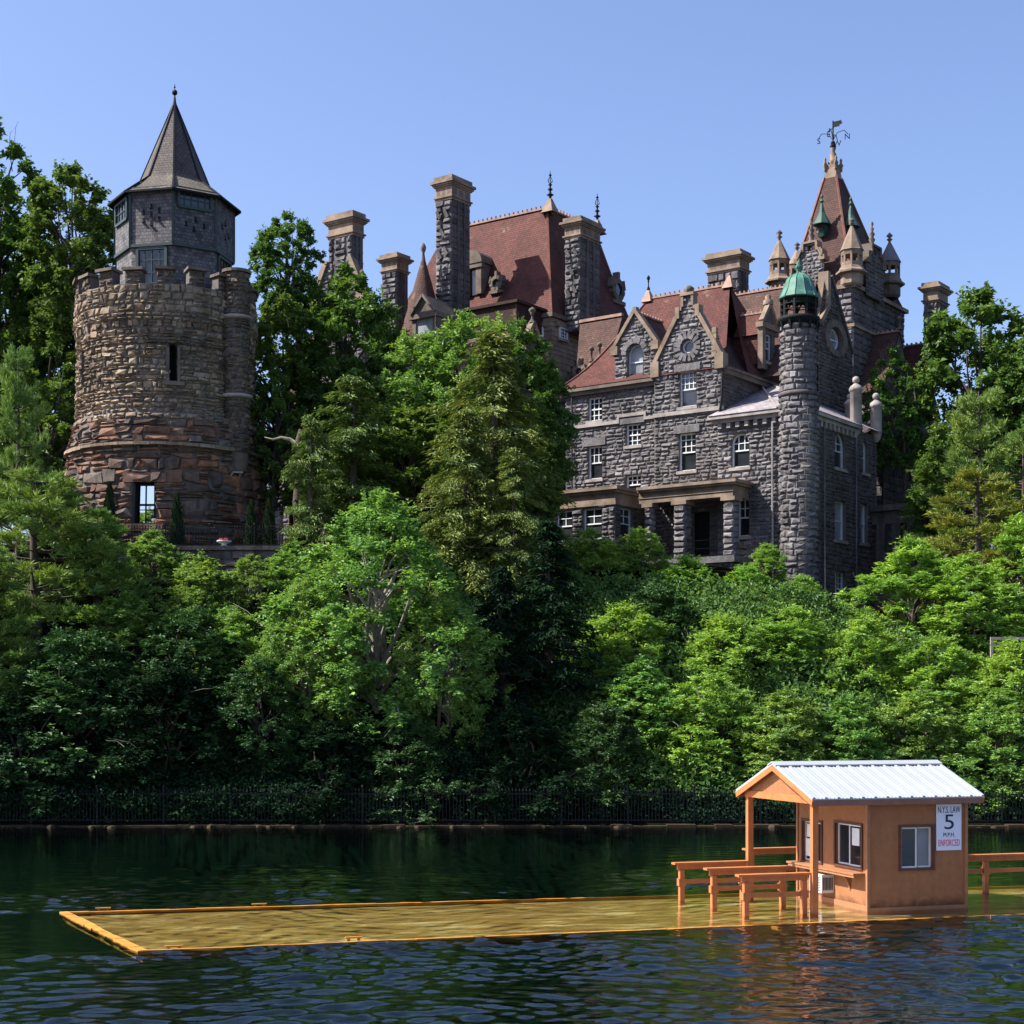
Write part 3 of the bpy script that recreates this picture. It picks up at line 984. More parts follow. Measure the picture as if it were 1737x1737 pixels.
# ball pinnacles at the far corner
for i, (px, py) in enumerate(((1452, 700), (1470, 712), (1486, 720))):
    v = S_(px, py, uD + .1)[0]
    if i == 1:
        v += .3
    zt = S_(px, (640, 664, 668)[i], uD)[1]
    mb = MB()
    r = .34 if i != 1 else .26
    h = max(.8, zt - zcD - .55)
    c = (uD + .1 - (1.2 if i == 1 else 0), v, zcD - .75)
    mb.lathe(c, [(.1, 0.4), (r * .75, .6), (r, .9), (r, 1.2 + h - 2 * r - .25 * r), (r * 1.18, 1.22 + h - 2.2 * r), (r * 1.18, 1.3 + h - 2.1 * r), (r * .95, 1.3 + h - 1.7 * r), (r * .5, 1.3 + h - 1.35 * r), (.12, 1.3 + h - 1.2 * r)], 14)
    mb.sphere((c[0], c[1], c[2] + 1.3 + h - .6 * r), r * .62, 14)
    mb.build("ball_pinnacle", 'pale_stone', castle)

# ---- slim round tower with its copper dome
tw = thing("round_tower", "", "")
del tw['label'], tw['category']
tw.parent = castle
tR = .93
tc_ = (uD - .05, VD + .1)
tw.location = (tc_[0], tc_[1], 0)
zb_t, zt_t = F_(1355, 985, VD)[1], F_(1355, 552, VD)[1]
zring = F_(1355, 670, VD)[1]
def Pcyl(Rf):
    return lambda s, z, d: ((Rf(z) + d) * math.sin(s / Rf(None)), -(Rf(z) + d) * math.cos(s / Rf(None)), z)
Rt = lambda z: tR if z is None or z > zring else tR * 1.06
mb = MB()
masonry(mb, Pcyl(Rt), [(-PI * tR, zb_t - 2), (PI * tR, zb_t - 2), (PI * tR, zring - .1), (-PI * tR, zring - .1)], [], (.26, .4), (.35, .7), .11, seed=77)
masonry(mb, Pcyl(Rt), [(-PI * tR, zring + .12), (PI * tR, zring + .12), (PI * tR, zt_t), (-PI * tR, zt_t)], [], (.26, .4), (.35, .7), .11, seed=78)
mb.lathe((0, 0, 0), [(tR * 1.05, zb_t - 2), (tR * 1.05, zring), (tR - .01, zring), (tR - .01, zt_t)], 28, mi=1)
mb.build("shaft", ['granite', 'mortar'], tw)
mb = MB()
mb.lathe((0, 0, zring), [(tR, -.16), (tR + .16, -.1), (tR + .19, .04), (tR + .1, .12), (tR, .14)], 28)
mb.build("ring_course", 'granite_dark', tw)
mb = MB()
mb.lathe((0, 0, zt_t), [(tR, -.02), (tR + .06, 0), (tR + .16, .22), (tR + .19, .26), (tR + .19, .4), (0, .4)], 28)
for k in range(12):
    t = 2 * PI * k / 12
    mb.bar((math.sin(t) * (tR + .03), -math.cos(t) * (tR + .03), zt_t - .3), (math.sin(t) * (tR + .14), -math.cos(t) * (tR + .14), zt_t + .15), .12, .16)
mb.build("balcony_ring", 'dark_iron', tw)
zpost = F_(1355, 508, VD)[1]
for k in range(9):
    t = 2 * PI * (k + .3) / 9
    x, y = math.sin(t) * (tR - .02), -math.cos(t) * (tR - .02)
    mb = MB()
    mb.box((x - .06, y - .06, zt_t + .4), (x + .06, y + .06, zpost))
    mb.bar((x, y, zpost - .5), (x * .93 + y * .25, y * .93 - x * .25, zpost - .05), .07, .07)
    mb.bar((x, y, zpost - .5), (x * .93 - y * .25, y * .93 + x * .25, zpost - .05), .07, .07)
    mb.build("post", 'dark_iron', tw)
for zz in (zt_t + .75, zt_t + 1.05):
    mb = MB(); mb.lathe((0, 0, zz), [(tR - .04, 0), (tR + .04, 0), (tR + .04, .05), (tR - .04, .05), (tR - .04, 0)], 18); mb.build("balcony_rail", 'dark_iron', tw)
mb = MB(); mb.lathe((0, 0, zpost), [(tR - .08, -.05), (tR + .08, -.05), (tR + .08, .1), (tR - .08, .1), (tR - .08, -.05)], 18); mb.build("lantern_ring", 'dark_iron', tw)
zdome = F_(1355, 462, VD)[1]
hd = zdome - zpost
pf = [(1.09, .05), (1.04, .14), (.94, .27), (.86, .42), (.78, .62), (.68, .8), (.5, .95), (.24, 1.05), (.1, 1.1)]
hd = max(hd, 1.2)
mb = MB()
mb.lathe((0, 0, zpost), [(0, .06), (1.06, .02)] + [(r, z * hd / 1.1) for r, z in pf], 12, PI / 12, smooth=False)
for k in range(12):
    t = PI / 12 + 2 * PI * k / 12
    mb.tube([(math.sin(t) * (r + .01), -math.cos(t) * (r + .01), zpost + z * hd / 1.1) for r, z in pf], .022, 4)
dm = mb.build("copper_dome", 'copper', tw)
mb = MB()
mb.lathe((0, 0, zdome - .02), [(.14, 0), (.1, .12), (.22, .24), (.24, .36), (.1, .46), (.16, .56), (.05, .62), (0, .66)], 10)
mb.build("dome_finial", M['copper'], dm)

# ---- porch and window bay
VP, VW = -2.4, -3.3
pR = F_(1243, 830, VP)[0]
pL = F_(1084, 838, VP)[0]
zpt, zpb = F_(1243, 813, VP)[1], F_(1243, 841, VP)[1]
mb = MB()
mb.box((pL, VP - .3, zpt - .16), (pR + .32, 0.0, zpt))
mb.box((pL, VP - .2, zpt - .28), (pR + .2, -.02, zpt - .16))
mb.box((pL, VP, zpb), (pR, VP + .5, zpt - .28))
mb.box((pR - .5, VP + .5, zpb), (pR - .003, VD - .02, zpt - .282))
mb.box((pL, VP - .05, zpt - .62), (pR + .05, VP + .001, zpt - .5))
pc = mb.build("porch_entablature", 'sandstone', castle)
mb = MB()
mb.box((pL, VP + .5, zpb + .1), (pR - .5, -.02, zpb + .2))
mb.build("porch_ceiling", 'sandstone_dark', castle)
zfl = F_(1150, 948, VP)[1]
for x0, x1 in ((1142, 1161), (1226, 1243.5), (1092, 1098)):
    u0, u1 = F_(x0, 900, VP)[0], F_(x1, 900, VP)[0]
    if u1 - u0 < .3: u1 = u0 + .45
    mb = MB()
    q = [(u0, zfl), (u1, zfl), (u1, zpb - .22), (u0, zpb - .22)]
    masonry(mb, Pfront(VP + .08), q, [], (.3, .36), (1, 1.2), .13, seed=int(x0))
    dd = u1 - u0
    for Px, lo, hi in ((Pright(u1 - .04), VP + .08, VP + .08 + dd), (Pleft(u0 + .04), VP + .08, VP + .08 + dd)):
        masonry(mb, Px, [(lo, zfl), (hi, zfl), (hi, zpb - .22), (lo, zpb - .22)], [], (.3, .36), (1, 1.2), .1, seed=int(x0) + 1)
    mb.box((u0 + .03, VP + .09, zfl), (u1 - .03, VP + .07 + dd, zpb - .22), 1)
    cl = mb.build("porch_column", ['granite', 'mortar'], castle)
    mb = MB()
    mb.box((u0 - .12, VP - .05, zpb - .22), (u1 + .12, VP + .2 + dd, zpb - .003))
    mb.build("capital", 'sandstone', cl)
mb = MB()
mb.box((pL, VP - .2, zfl - .35), (pR + .2, 0.0, zfl))
masonry(mb, Pfront(VP), [(pL, zfl - 4), (pR, zfl - 4), (pR, zfl - .35), (pL, zfl - .35)], [], seed=91, mi=0)
mb.box((pL + .1, VP + .02, zfl - 4), (pR - .1, 0, zfl - .36))
mb.build("porch_floor", 'granite', castle)
mb = MB()
for zz in (.95, .5, .12):
    mb.tube([(pL, VP + .3, zfl + zz), (pR, VP + .3, zfl + zz)], .025, 6)
    mb.tube([(pR - .2, VP + .3, zfl + zz), (pR - .2, VD, zfl + zz)], .025, 6)
mb.build("porch_railing", 'dark_iron', castle)
# bay
wR = F_(1043, 850, VW)[0]
wL = F_(940, 850, VW)[0]
zwt = F_(1043, 826, VW)[1]
zwb = zwt - .95
PW = Pfront(VW)
mb = MB()
mb.box((wL, VW - .3, zwt - .14), (wR + .32, VB - .05, zwt))
mb.box((wL, VW - .16, zwt - .3), (wR + .18, VB - .05, zwt - .14))
mb.box((wL, VW - .02, zwb), (wR + .04, VW + .4, zwt - .3)); mb.box((wR - .36, VW + .4, zwb), (wR + .037, VB - .05, zwt - .302))
mb.box((wL, VW - .1, zwb - .02), (wR + .1, VW + .001, zwb + .14))
mb.build("bay_cornice", 'sandstone', castle)
mb = MB()
mb.box((wL, VW - .25, zwt + .01), (wR + .27, VB, zwt + .05))
mb.build("bay_roof", 'sandstone_dark', castle)
w0 = opf(989, 1021, 852, 915, VW); wm = opf(958, 971, 860, 915, VW)
wop = [(w0[0], w0[1], w0[2], zwb - .12, 'r'), (wm[0] - .6, wm[1], w0[2], zwb - .12, 'r')]
stone_wall("bay_wall", castle, PW, [(wL, -4), (wR, -4), (wR, zwb), (wL, zwb)], wop, rel=.12, bl=(.35, .7))
for o in wop:
    window(castle, PW, o, 2, 2, paint='white_paint', low=(1, 1), set_in=.22)
rw0, rw1 = S_(1052, 870, wR)[0], S_(1072, 870, wR)[0]
ro = (rw0, rw1, w0[2], zwb - .12, 'r')
stone_wall("bay_side_wall", castle, Pright(wR), [(VW, -4), (VB, -4), (VB, zwb), (VW, zwb)], [ro], mats=('granite_dark', 'mortar'), rel=.08)
window(castle, Pright(wR), ro, 2, 2, paint='blue_white')

# ---- great hipped roof with a flat top
KG = F_(935, 530, 6.0)
uG, vG, zG = KG[0], 6.0, KG[1]
tu, tv, tz = uG - 2.4, 9.0, F_(928, 354, 9.0)[1]
tb = S_(1008, 378, tu)[0]
kb = S_(1086, 510, uG)[0]
gl_ = F_(757, 375, tv)[0]
gLx = F_(640, 560, vG)[0]
mb = MB()
mb.patch((gLx, vG, zG), (uG, vG, zG), (tu, tv, tz), (gl_, tv, tz), 16, 0.45)
mb.patch((uG, vG, zG), (uG, kb, zG), (tu, tb, tz), (tu, tv, tz), 16, 0.45)
mb.patch((gLx, kb, zG), (gLx, vG, zG), (gl_, tv, tz), (gl_, tb, tz), 16, 0.45)
mb.patch((uG, kb, zG), (gLx, kb, zG), (gl_, tb, tz), (tu, tb, tz), 6, 0.45)
mb.add([(gl_, tv, tz), (tu, tv, tz), (tu, tb, tz), (gl_, tb, tz)], [(0, 1, 2, 3)])
mb.build("great_roof", 'red_tile', castle)
for A, B in (((gl_, tv, tz), (tu, tv, tz)), ((tu, tv + .6, tz), (tu, tb, tz))):
    mb = MB(); crest(mb, A, B, .2, .36, .22); mb.build("ridge_crest", 'ridge_tile', castle)
for A, B in (((uG, vG, zG), (tu, tv, tz)), ((uG, kb, zG), (tu, tb, tz))):
    mb = MB(); hip(mb, A, B, 16, .45, .13); mb.build("hip_tiles", 'hip_tile', castle)
for (a, b) in ((tu, tv), (tu, tb)):
    mb = MB()
    mb.lathe((a + .25, b, tz - 1.1), [(.72, .75), (.6, .82), (.2, 1.6), (.15, 1.7), (0, 1.75)], 4, PI / 4, smooth=False)
    mb.build("finial_base", 'sandstone', castle)
    finial("iron_finial", castle, (a + .25, b, tz + .55), 1.9, 'dark_iron', 1.0, 'cage')
# eave gutter and the wall under it
mb = MB()
mb.box((gLx, vG - .25, zG - .3), (uG + .25, vG + .2, zG - .02)); mb.box((uG - .2, vG + .2, zG - .3), (uG + .247, kb, zG - .022))
mb.build("great_eave", 'sandstone_dark', castle)
stone_wall("great_wall", castle, Pfront(vG + .35), [(gLx, 0), (uG - .3, 0), (uG - .3, zG - .3), (gLx, zG - .3)], bl=(.5, 1.2), ch=(.35, .5))
stone_wall("great_side_wall", castle, Pright(uG - .35), [(vG + .35, 0), (kb, 0), (kb, zG - .3), (vG + .35, zG - .3)], bl=(.5, 1.2), ch=(.35, .5), mats=('granite_dark', 'mortar'))
# corbelled sandstone corner under the hip
oz0, oz1, oz2 = F_(935, 668, vG)[1], F_(935, 600, vG)[1], zG - .3
ul_, vr_ = F_(905, 545, vG)[0], S_(978, 548, uG)[0]
uE, vFr = uG + .1, vG - .1
mb = MB()
for i in range(8):
    za, zb2 = oz1 + (oz2 - oz1) * i / 8, oz1 + (oz2 - oz1) * (i + 1) / 8 - .03
    mb.box((ul_, vFr, za), (uE, vr_, zb2))
for i in range(6):
    t = i / 6
    za, zb2 = oz0 + (oz1 - oz0) * i / 6, oz0 + (oz1 - oz0) * (i + 1) / 6 - .03
    mb.box((uE - .5 - (uE - ul_ - .5) * t, vFr, za), (uE, vFr + .5 + (vr_ - vFr - .5) * t, zb2))
mb.build("corner_oriel", 'sandstone', castle)
oo = opf(912, 922, 556, 574, vFr); oq = ops_(948, 961, 557, 575, uE)
for P_, o in ((Pfront(vFr), oo), (Pright(uE), oq)):
    window(castle, P_, o, 3, 3, split=False, set_in=-.02, sill=True)
mb = MB(); mb.pbox(Pfront(vFr), oo[0] - .25, oo[1] + .25, oo[3], oo[3] + .3, 0, .12); mb.build("lintel", 'sandstone', castle)
mb = MB(); mb.pbox(Pright(uE), oq[0] - .4, oq[1] + .4, oq[3], oq[3] + .3, 0, .12); mb.build("lintel", 'sandstone', castle)
# round-headed and oculus dormers on the front slope
def slope_v(z):
    return vG + (tv - vG) * max(0, min(1, (z - zG) / (tz - zG)))
def oculus(px, py, v, rpx, facing='f', u=None):
    if facing == 'f':
        c = F_(px, py, v); P_ = Pfront(v); cc = (c[0], c[1]); r = rpx / FPX * CA.world(c[0], v)[1]
    else:
        c = S_(px, py, u); P_ = Pright(u); cc = (c[0], c[1]); r = rpx / FPX * CA.world(u, c[0])[1] * 1.3
    mb = MB()
    for k in range(14):
        t = 2 * PI * (k + .5) / 14
        mb.pbar(P_, (cc[0] + math.cos(t) * r * .8, cc[1] + math.sin(t) * r * .8), (cc[0] + math.cos(t) * r * 1.45, cc[1] + math.sin(t) * r * 1.45), r * .55, -.9, .14 + .03 * (k % 2))
    mb.pbox(P_, cc[0] - r * 1.5, cc[0] + r * 1.5, cc[1] - r * 1.9, cc[1] - r * 1.4, -.9, .2)
    mb.pbox(P_, cc[0] - r * .25, cc[0] + r * .25, cc[1] + r * 1.3, cc[1] + r * 2.3, -.3, .16)
    mb.pbar(P_, (cc[0] - r * 1.5, cc[1] + r * .2), (cc[0] - r * 1.2, cc[1] + r * 1.4), r * .3, -.3, .17)
    mb.pbar(P_, (cc[0] + r * 1.5, cc[1] + r * .2), (cc[0] + r * 1.2, cc[1] + r * 1.4), r * .3, -.3, .17)
    o = mb.build("oculus_dormer", 'sandstone_dark', castle)
    mb = MB()
    mb.poly(P_, [[(cc[0] + math.cos(2 * PI * k / 16) * r * .82, cc[1] + math.sin(2 * PI * k / 16) * r * .82) for k in range(16)]], .05)
    mb.build("pane", 'glass', o)
    L = [(cc[0], cc[1])]
    return o
zo = F_(843, 480, 6.6)[1]
oculus(843, 481, slope_v(zo) - .15, 9)
oculus(1047, 492, None, 10, 's', uG - 1.0)
oculus(984, 631, None, 8, 's', uG + 1.6) if False else None
# barrel-topped dormer beside the tall chimney
v_ = 6.7
bx0, bx1 = F_(790, 480, v_)[0], F_(812, 480, v_)[0]
bz0, bz1 = F_(800, 500, v_)[1], F_(806, 424, v_)[1]
bc, br_ = (bx0 + bx1) / 2, (bx1 - bx0) / 2 + .35
mb = MB()
mb.box((bx0 - .2, v_, bz0), (bx0 + .25, v_ + 2.2, bz1 - br_)); mb.box((bx1 - .25, v_, bz0), (bx1 + .2, v_ + 2.2, bz1 - br_))
mb.box((bx0 - .3, v_ - .1, bz1 - br_ - .3), (bx1 + .3, v_ + .3, bz1 - br_))
n = 10
vs = [(bc + br_ * math.cos(PI * k / n), y, bz1 - br_ + br_ * math.sin(PI * k / n)) for y in (v_ - .15, v_ + 2.2) for k in range(n + 1)]
mb.add(vs, [(k, k + 1, n + 2 + k, n + 1 + k) for k in range(n)] + [tuple(range(n + 1))])
bd = mb.build("barrel_dormer", 'sandstone_dark', castle)
mb = MB(); mb.box((bx0 + .2, v_ + .2, bz0), (bx1 - .2, v_ + .3, bz1 - br_ - .3)); mb.build("pane", 'glass', bd)
# flat-roofed dark projection and small gable below the great roof
fz = F_(866, 511, 2.5)[1]
f0, f1 = F_(770, 520, 2.5)[0], F_(868, 510, 2.5)[0]
mb = MB()
f_end = F_(868, 510, 1.5)[0]
mb.box((f0, 3.0, 4), (f1, 9, fz)); mb.box((f0 - .1, 2.8, fz), (f1 + .2, 9, fz + .18))
mb.build("roof_pavilion", 'brown_tile', castle)
sg = F_(889, 548, 1.2)
g0, g1 = sg[0] - 2.6, sg[0] + 1.2
zg0 = F_(930, 640, 1.2)[1]
mb = MB()
Pg = Pright(sg[0])
mb.patch((sg[0] - 5, -.8, sg[1] - 4.2), (sg[0], -.8, sg[1] - 4.2), (sg[0], 2.0, sg[1]), (sg[0] - 5, 2.0, sg[1]), 8, .3)
mb.patch((sg[0], 5, sg[1] - 4.2), (sg[0] - 5, 5, sg[1] - 4.2), (sg[0] - 5, 2.0, sg[1]), (sg[0], 2.0, sg[1]), 8, .3)
lr = mb.build("lower_roof", 'brown_tile', castle)
mb = MB(); crest(mb, (sg[0] - 5, 2.0, sg[1]), (sg[0], 2.0, sg[1]), .14, .3, .2); mb.build("ridge_crest", 'ridge_tile', lr)
stone_wall("lower_gable_wall", castle, Pright(sg[0]), [(-.6, 0), (4.6, 0), (4.6, sg[1] - 4.2), (2.0, sg[1] - .1), (-.6, sg[1] - 4.2)], mats=('granite_dark', 'mortar'))
mb = MB()
mb.bar((sg[0] + .05, -.85, sg[1] - 4.1), (sg[0] + .05, 2.0, sg[1] + .15), .4, .25); mb.bar((sg[0] + .05, 4.9, sg[1] - 4.1), (sg[0] + .05, 2.0, sg[1] + .15), .4, .25)
mb.build("gable_coping", 'sandstone', castle)
finial("finial", castle, (sg[0] + .05, 2.0, sg[1] + .15), 1.0, 'sandstone_dark', 1.5)
# link roof between the great hall and the front bay
v_ = 4.5
la, lb = F_(984, 546, v_ + 2), F_(1056, 535, v_ + 2)
lc, ld = F_(975, 650, v_), F_(1060, 640, v_)
mb = MB()
mb.patch((lc[0], v_, lc[1]), (lb[0], v_, lc[1]), (lb[0], v_ + 2, lb[1]), (la[0], v_ + 2, lb[1]), 6, .2)
mb.patch((lb[0], v_, lc[1]), (lb[0], v_ + 5, lc[1]), (lb[0], v_ + 2.2, lb[1]), (lb[0], v_ + 2, lb[1]), 3)
lk_ = mb.build("link_roof", 'brown_tile', castle)
mb = MB(); mb.bar((la[0], v_ + 2, lb[1] + .05), (lb[0], v_ + 2, lb[1] + .05), .25, .18); mb.build("ridge_cap", 'ridge_tile', lk_)
stone_wall("link_wall", castle, Pfront(v_ + .1), [(lc[0] - .5, 0), (lb[0], 0), (lb[0], lc[1]), (lc[0] - .5, lc[1])])
for px, py in ((1003, 592), (1017, 585), (986, 610)):
    c = F_(px, py + 22, v_ - .5)
    finial("finial", castle, (c[0], v_ - .5, c[1]), 1.0, 'sandstone_dark', 1.2)
    mb = MB(); mb.lathe((c[0], v_ - .5, c[1] - 1.6), [(.5, 0), (.42, .9), (.12, 1.65)], 4, PI / 4, smooth=False); mb.build("pinnacle", 'sandstone', castle)
oculus(984, 631, 3.9, 8)

# ---- chimneys
def chimney(xl, xc, xr, yt, yb, v, style, capy):
    u0 = F_(xl, yt, v)[0]; u1 = F_(xc, yt, v)[0]
    v1 = S_(xr, yt, u1)[0]
    v1 = min(v1, v + 2.4)
    zt = F_(xc, yt, v)[1]; zc = F_(xc, capy, v)[1]; zb = F_(xc, yb, v)[1]
    mb = MB()
    o = [(u0, zb), (u1, zb), (u1, zc), (u0, zc)]
    if style == 'panel':
        w_ = (u1 - u0)
        third = [(u0, u0 + w_ * .2), (u0 + w_ * .27, u0 + w_ * .73), (u0 + w_ * .8, u1)]
        for a, b in third:
            masonry(mb, Pfront(v), [(a, zb), (b, zb), (b, zc), (a, zc)], [], (.3, .42), (.5, 1.4), .14, seed=int(xl))
    else:
        masonry(mb, Pfront(v), o, [], (.3, .42), (.35, .8), .16, seed=int(xl))
    masonry(mb, Pright(u1), [(v, zb), (v1, zb), (v1, zc), (v, zc)], [], (.34, .5), (.5, 1.0), .06, seed=int(xl) + 1, mi=2)
    masonry(mb, Pleft(u0), [(v, zb), (v1, zb), (v1, zc), (v, zc)], [], (.34, .5), (.5, 1.0), .1, seed=int(xl) + 2)
    mb.box((u0 + .01, v + .01, zb), (u1 - .01, v1 - .01, zc), 1)
    for k in (.33, .66):
        y = v + (v1 - v) * k
        mb.box((u1 - .02, y - .1, zb), (u1 + .1, y + .1, zc), 2)
    ch = mb.build("chimney", ['granite', 'mortar', 'granite_dark'], castle)
    h = zt - zc
    mb = MB()
    bx = lambda e, a, b: mb.box((u0 - e, v - e, zc + a * h), (u1 + e, v1 + e, zc + b * h))
    bx(.06, 0, .1); bx(.14, .1, .16); bx(.03, .16, .56); bx(.12, .56, .62); bx(.2, .62, .7); bx(.3, .7, .8); bx(.12, .8, 1.0)
    mb.build("chimney_cap", 'sandstone', ch)
    n = 3 if style != 'panel' else 0
    for k in range(n):
        a = u0 + (u1 - u0) * (k + .2) / n; b = u0 + (u1 - u0) * (k + .8) / n
        mb = MB(); mb.box((a, v - .034, zc + .24 * h), (b, v - .02, zc + .5 * h)); mb.build("frieze_panel", 'sandstone_dark', ch)
        a = v + (v1 - v) * (k + .2) / n; b = v + (v1 - v) * (k + .8) / n
        mb = MB(); mb.box((u1 + .02, a, zc + .24 * h), (u1 + .034, b, zc + .5 * h)); mb.build("frieze_panel", 'sandstone_dark', ch)
    if style == 'carved':
        for k, (a, b) in enumerate(((.25, 1), (.75, 1), (.5, 2.2), (.3, 3.6), (.7, 3.4))):
            x = u0 + (u1 - u0) * a
            mb = MB(); mb.pbar(Pfront(v), (x - .15, zc - b + .3), (x + .12, zc - b - .2), .22, .1, .19); mb.build("carving", 'granite_dark', ch)
    return ch
chimney(558, 598, 616, 357, 520, -4, 'panel', 398)
chimney(648, 673, 692, 428, 690, 4, 'frieze', 460)
chimney(740, 766, 797, 296, 600, 3.0, 'carved', 337)
chimney(959, 984, 1017, 366, 560, 7.5, 'carved', 402)
chimney(1201, 1254, 1270, 422, 570, 10, 'frieze', 458)
chimney(1567, 1590, 1607, 477, 640, 20, 'panel', 512)

# ---- left wing: gabled end below the first chimney, cone turret, low loggia
vl = -4.0
g0, g1 = F_(536, 500, vl)[0], F_(614, 480, vl)[0]
zap = F_(578, 440, vl)[1]; zge = F_(614, 492, vl)[1]
stone_wall("left_gable_wall", castle, Pfront(vl + .02), [(g0, 0), (g1, 0), (g1, zge), ((g0 + g1) / 2 + .9, zap), ((g0 + g1) / 2 - .9, zap), (g0, zge)], [], rel=.1)
mb = MB()
mb.pbar(Pfront(vl), (g1 + .2, zge - .1), ((g0 + g1) / 2 + .95, zap + .05), .35, -.3, .2); mb.pbar(Pfront(vl), (g0 - .2, zge - .1), ((g0 + g1) / 2 - .95, zap + .05), .35, -.3, .2)
mb.pbox(Pfront(vl), g1 - .3, g1 + .3, zge - .9, zge + .2, -.35, .23); mb.pbox(Pfront(vl), g0 - .3, g0 + .3, zge - .9, zge + .2, -.35, .23)
mb.build("gable_coping", 'sandstone', castle)
finial("finial", castle, (g1, vl, zge + .2), 1.1, 'sandstone', 1.0)
vb = S_(684, 488, g1)[0]
mb = MB()
mb.patch((g1 + .1, vl + .2, zge - 3.2), (g1 + .1, vb, zge - 3.2), (g1 - 2.2, vb, zge + .1), (g1 - 2.2, vl + .2, zge + .1), 6)
mb.patch((g0 - .1, vb, zge - 1.2), (g0 - .1, vl + .2, zge - 1.2), (g1 - 2.2, vl + .2, zge + .1), (g1 - 2.2, vb, zge + .1), 6)
mb.bar((g1 - 2.2, vl, zge + .2), (g1 - 2.2, vb, zge + .2), .3, .2)
mb.build("left_roof", 'brown_tile', castle)
stone_wall("left_side_wall", castle, Pright(g1), [(vl, 0), (vb, 0), (vb, zge - 3.2), (vl, zge - 3.2)], mats=('granite_dark', 'mortar'), bl=(.5, 1.1), ch=(.35, .5))
# cone turret
vc = 2.0
cc = F_(718, 440, vc); cb = F_(718, 600, vc)
cr = abs(F_(718, 600, vc)[0] - F_(655, 600, vc)[0]) * .56
hC = cc[1] - cb[1]
mb = MB()
mb.lathe((cc[0], vc, cb[1]), [(cr * 1.06, -.1), (cr * .82, .22 * hC), (cr * .6, .45 * hC), (cr * .36, .7 * hC), (.12, hC)], 28, uv=True)
ct = mb.build("turret_cone", 'brown_tile', castle)
mb = MB()
mb.lathe((cc[0], vc, cc[1] - .9), [(.3, 0), (.12, 1.0), (.08, 1.3), (.17, 1.5), (.19, 1.7), (.1, 1.9), (0, 2.0)], 12)
mb.build("turret_finial", 'sandstone_dark', ct)
mb = MB()
masonry(mb, lambda s, z, d: (cc[0] + (cr + d) * math.sin(s / cr), vc - (cr + d) * math.cos(s / cr), z), [(-PI * cr, 0), (PI * cr, 0), (PI * cr, cb[1]), (-PI * cr, cb[1])], [], (.35, .5), (.5, 1.1), .1, seed=201)
mb.lathe((cc[0], vc, 0), [(cr, 0), (cr, cb[1])], 28, mi=1)
mb.build("turret_wall", ['granite', 'mortar'], castle)
# pedimented dormer on the cone
v_ = vc - cr * .85
p0, p1 = F_(699, 540, v_)[0], F_(740, 540, v_)[0]
pz = F_(718, 540, v_)[1]; pa = F_(722, 500, v_)[1]
mb = MB()
mb.box((p0, v_, pz - 1.6), (p0 + .3, v_ + 2.5, pz)); mb.box((p1 - .3, v_, pz - 1.6), (p1, v_ + 2.5, pz))
mb.box((p0 - .15, v_ - .15, pz), (p1 + .15, v_ + 2.5, pz + .3))
m_ = (p0 + p1) / 2
mb.add([(p0 + .1, v_ - .05, pz + .3), (p1 - .1, v_ - .05, pz + .3), (m_, v_ - .05, pa), (p0 + .1, v_ + 2.5, pz + .3), (p1 - .1, v_ + 2.5, pz + .3), (m_, v_ + 2.5, pa)], [(0, 1, 2), (3, 4, 5), (0, 2, 5, 3), (1, 4, 5, 2)])
mb.bar((p0, v_ - .1, pz + .3), (m_, v_ - .1, pa), .3, .15); mb.bar((p1, v_ - .1, pz + .3), (m_, v_ - .1, pa), .3, .15)
pdm = mb.build("pediment_dormer", 'sandstone_dark', castle)
mb = MB(); mb.box((p0 + .3, v_ + .1, pz - 1.6), (p1 - .3, v_ + .2, pz)); mb.build("pane", 'blind', pdm)
# loggia low at the left, seen between the conifers
vL = -7.0
l0, l1 = F_(428, 850, vL)[0], F_(700, 850, vL)[0]
zl1 = F_(500, 822, vL)[1]; zlb = 0.0
lops = []
k = l0 + .8
while k < l1 - 2.6:
    lops.append((k, k + 1.9, .2, zl1 - .8, 'a')); k += 2.9
stone_wall("loggia_wall", castle, Pfront(vL), [(l0, -1), (l1, -1), (l1, zl1 - .3), (l0, zl1 - .3)], lops)
mb = MB()
mb.box((l0 - .2, vL - .35, zl1 - .3), (l1, vL + 4, zl1)); mb.box((l0 - .1, vL - .2, zl1 - .5), (l1, vL + 4, zl1 - .3))
mb.build("loggia_cornice", 'sandstone', castle)
mb = MB(); mb.box((l0, vL + 2.5, 0), (l1, vL + 2.7, zl1 - .4)); mb.build("loggia_back_wall", 'sandstone_dark', castle)
stone_wall("rear_wall", castle, Pfront(vl + 3), [(l0 - 4, 0), (g0, 0), (g0, 11), (l0 - 4, 11)], bl=(.6, 1.2), ch=(.4, .55))
mb = MB()
a, b = F_(436, 600, vl + 3), F_(480, 572, vl + 5)
mb.patch((l0 - 4, vl + 2.6, 11), (g0, vl + 2.6, 11), (g0, vl + 6, b[1]), (l0 - 4, vl + 6, b[1]), 5, .2)
mb.build("rear_roof", 'brown_tile', castle)
mb = MB()
mb.tube([(F_(488, 395, 6)[0], 6, 11), (F_(488, 395, 6)[0], 6, F_(488, 378, 6)[1])], .05, 6)
mb.sphere((F_(488, 395, 6)[0], 6, F_(488, 383, 6)[1]), .18, 8)
mb.build("rod_finial", 'dark_iron', castle)
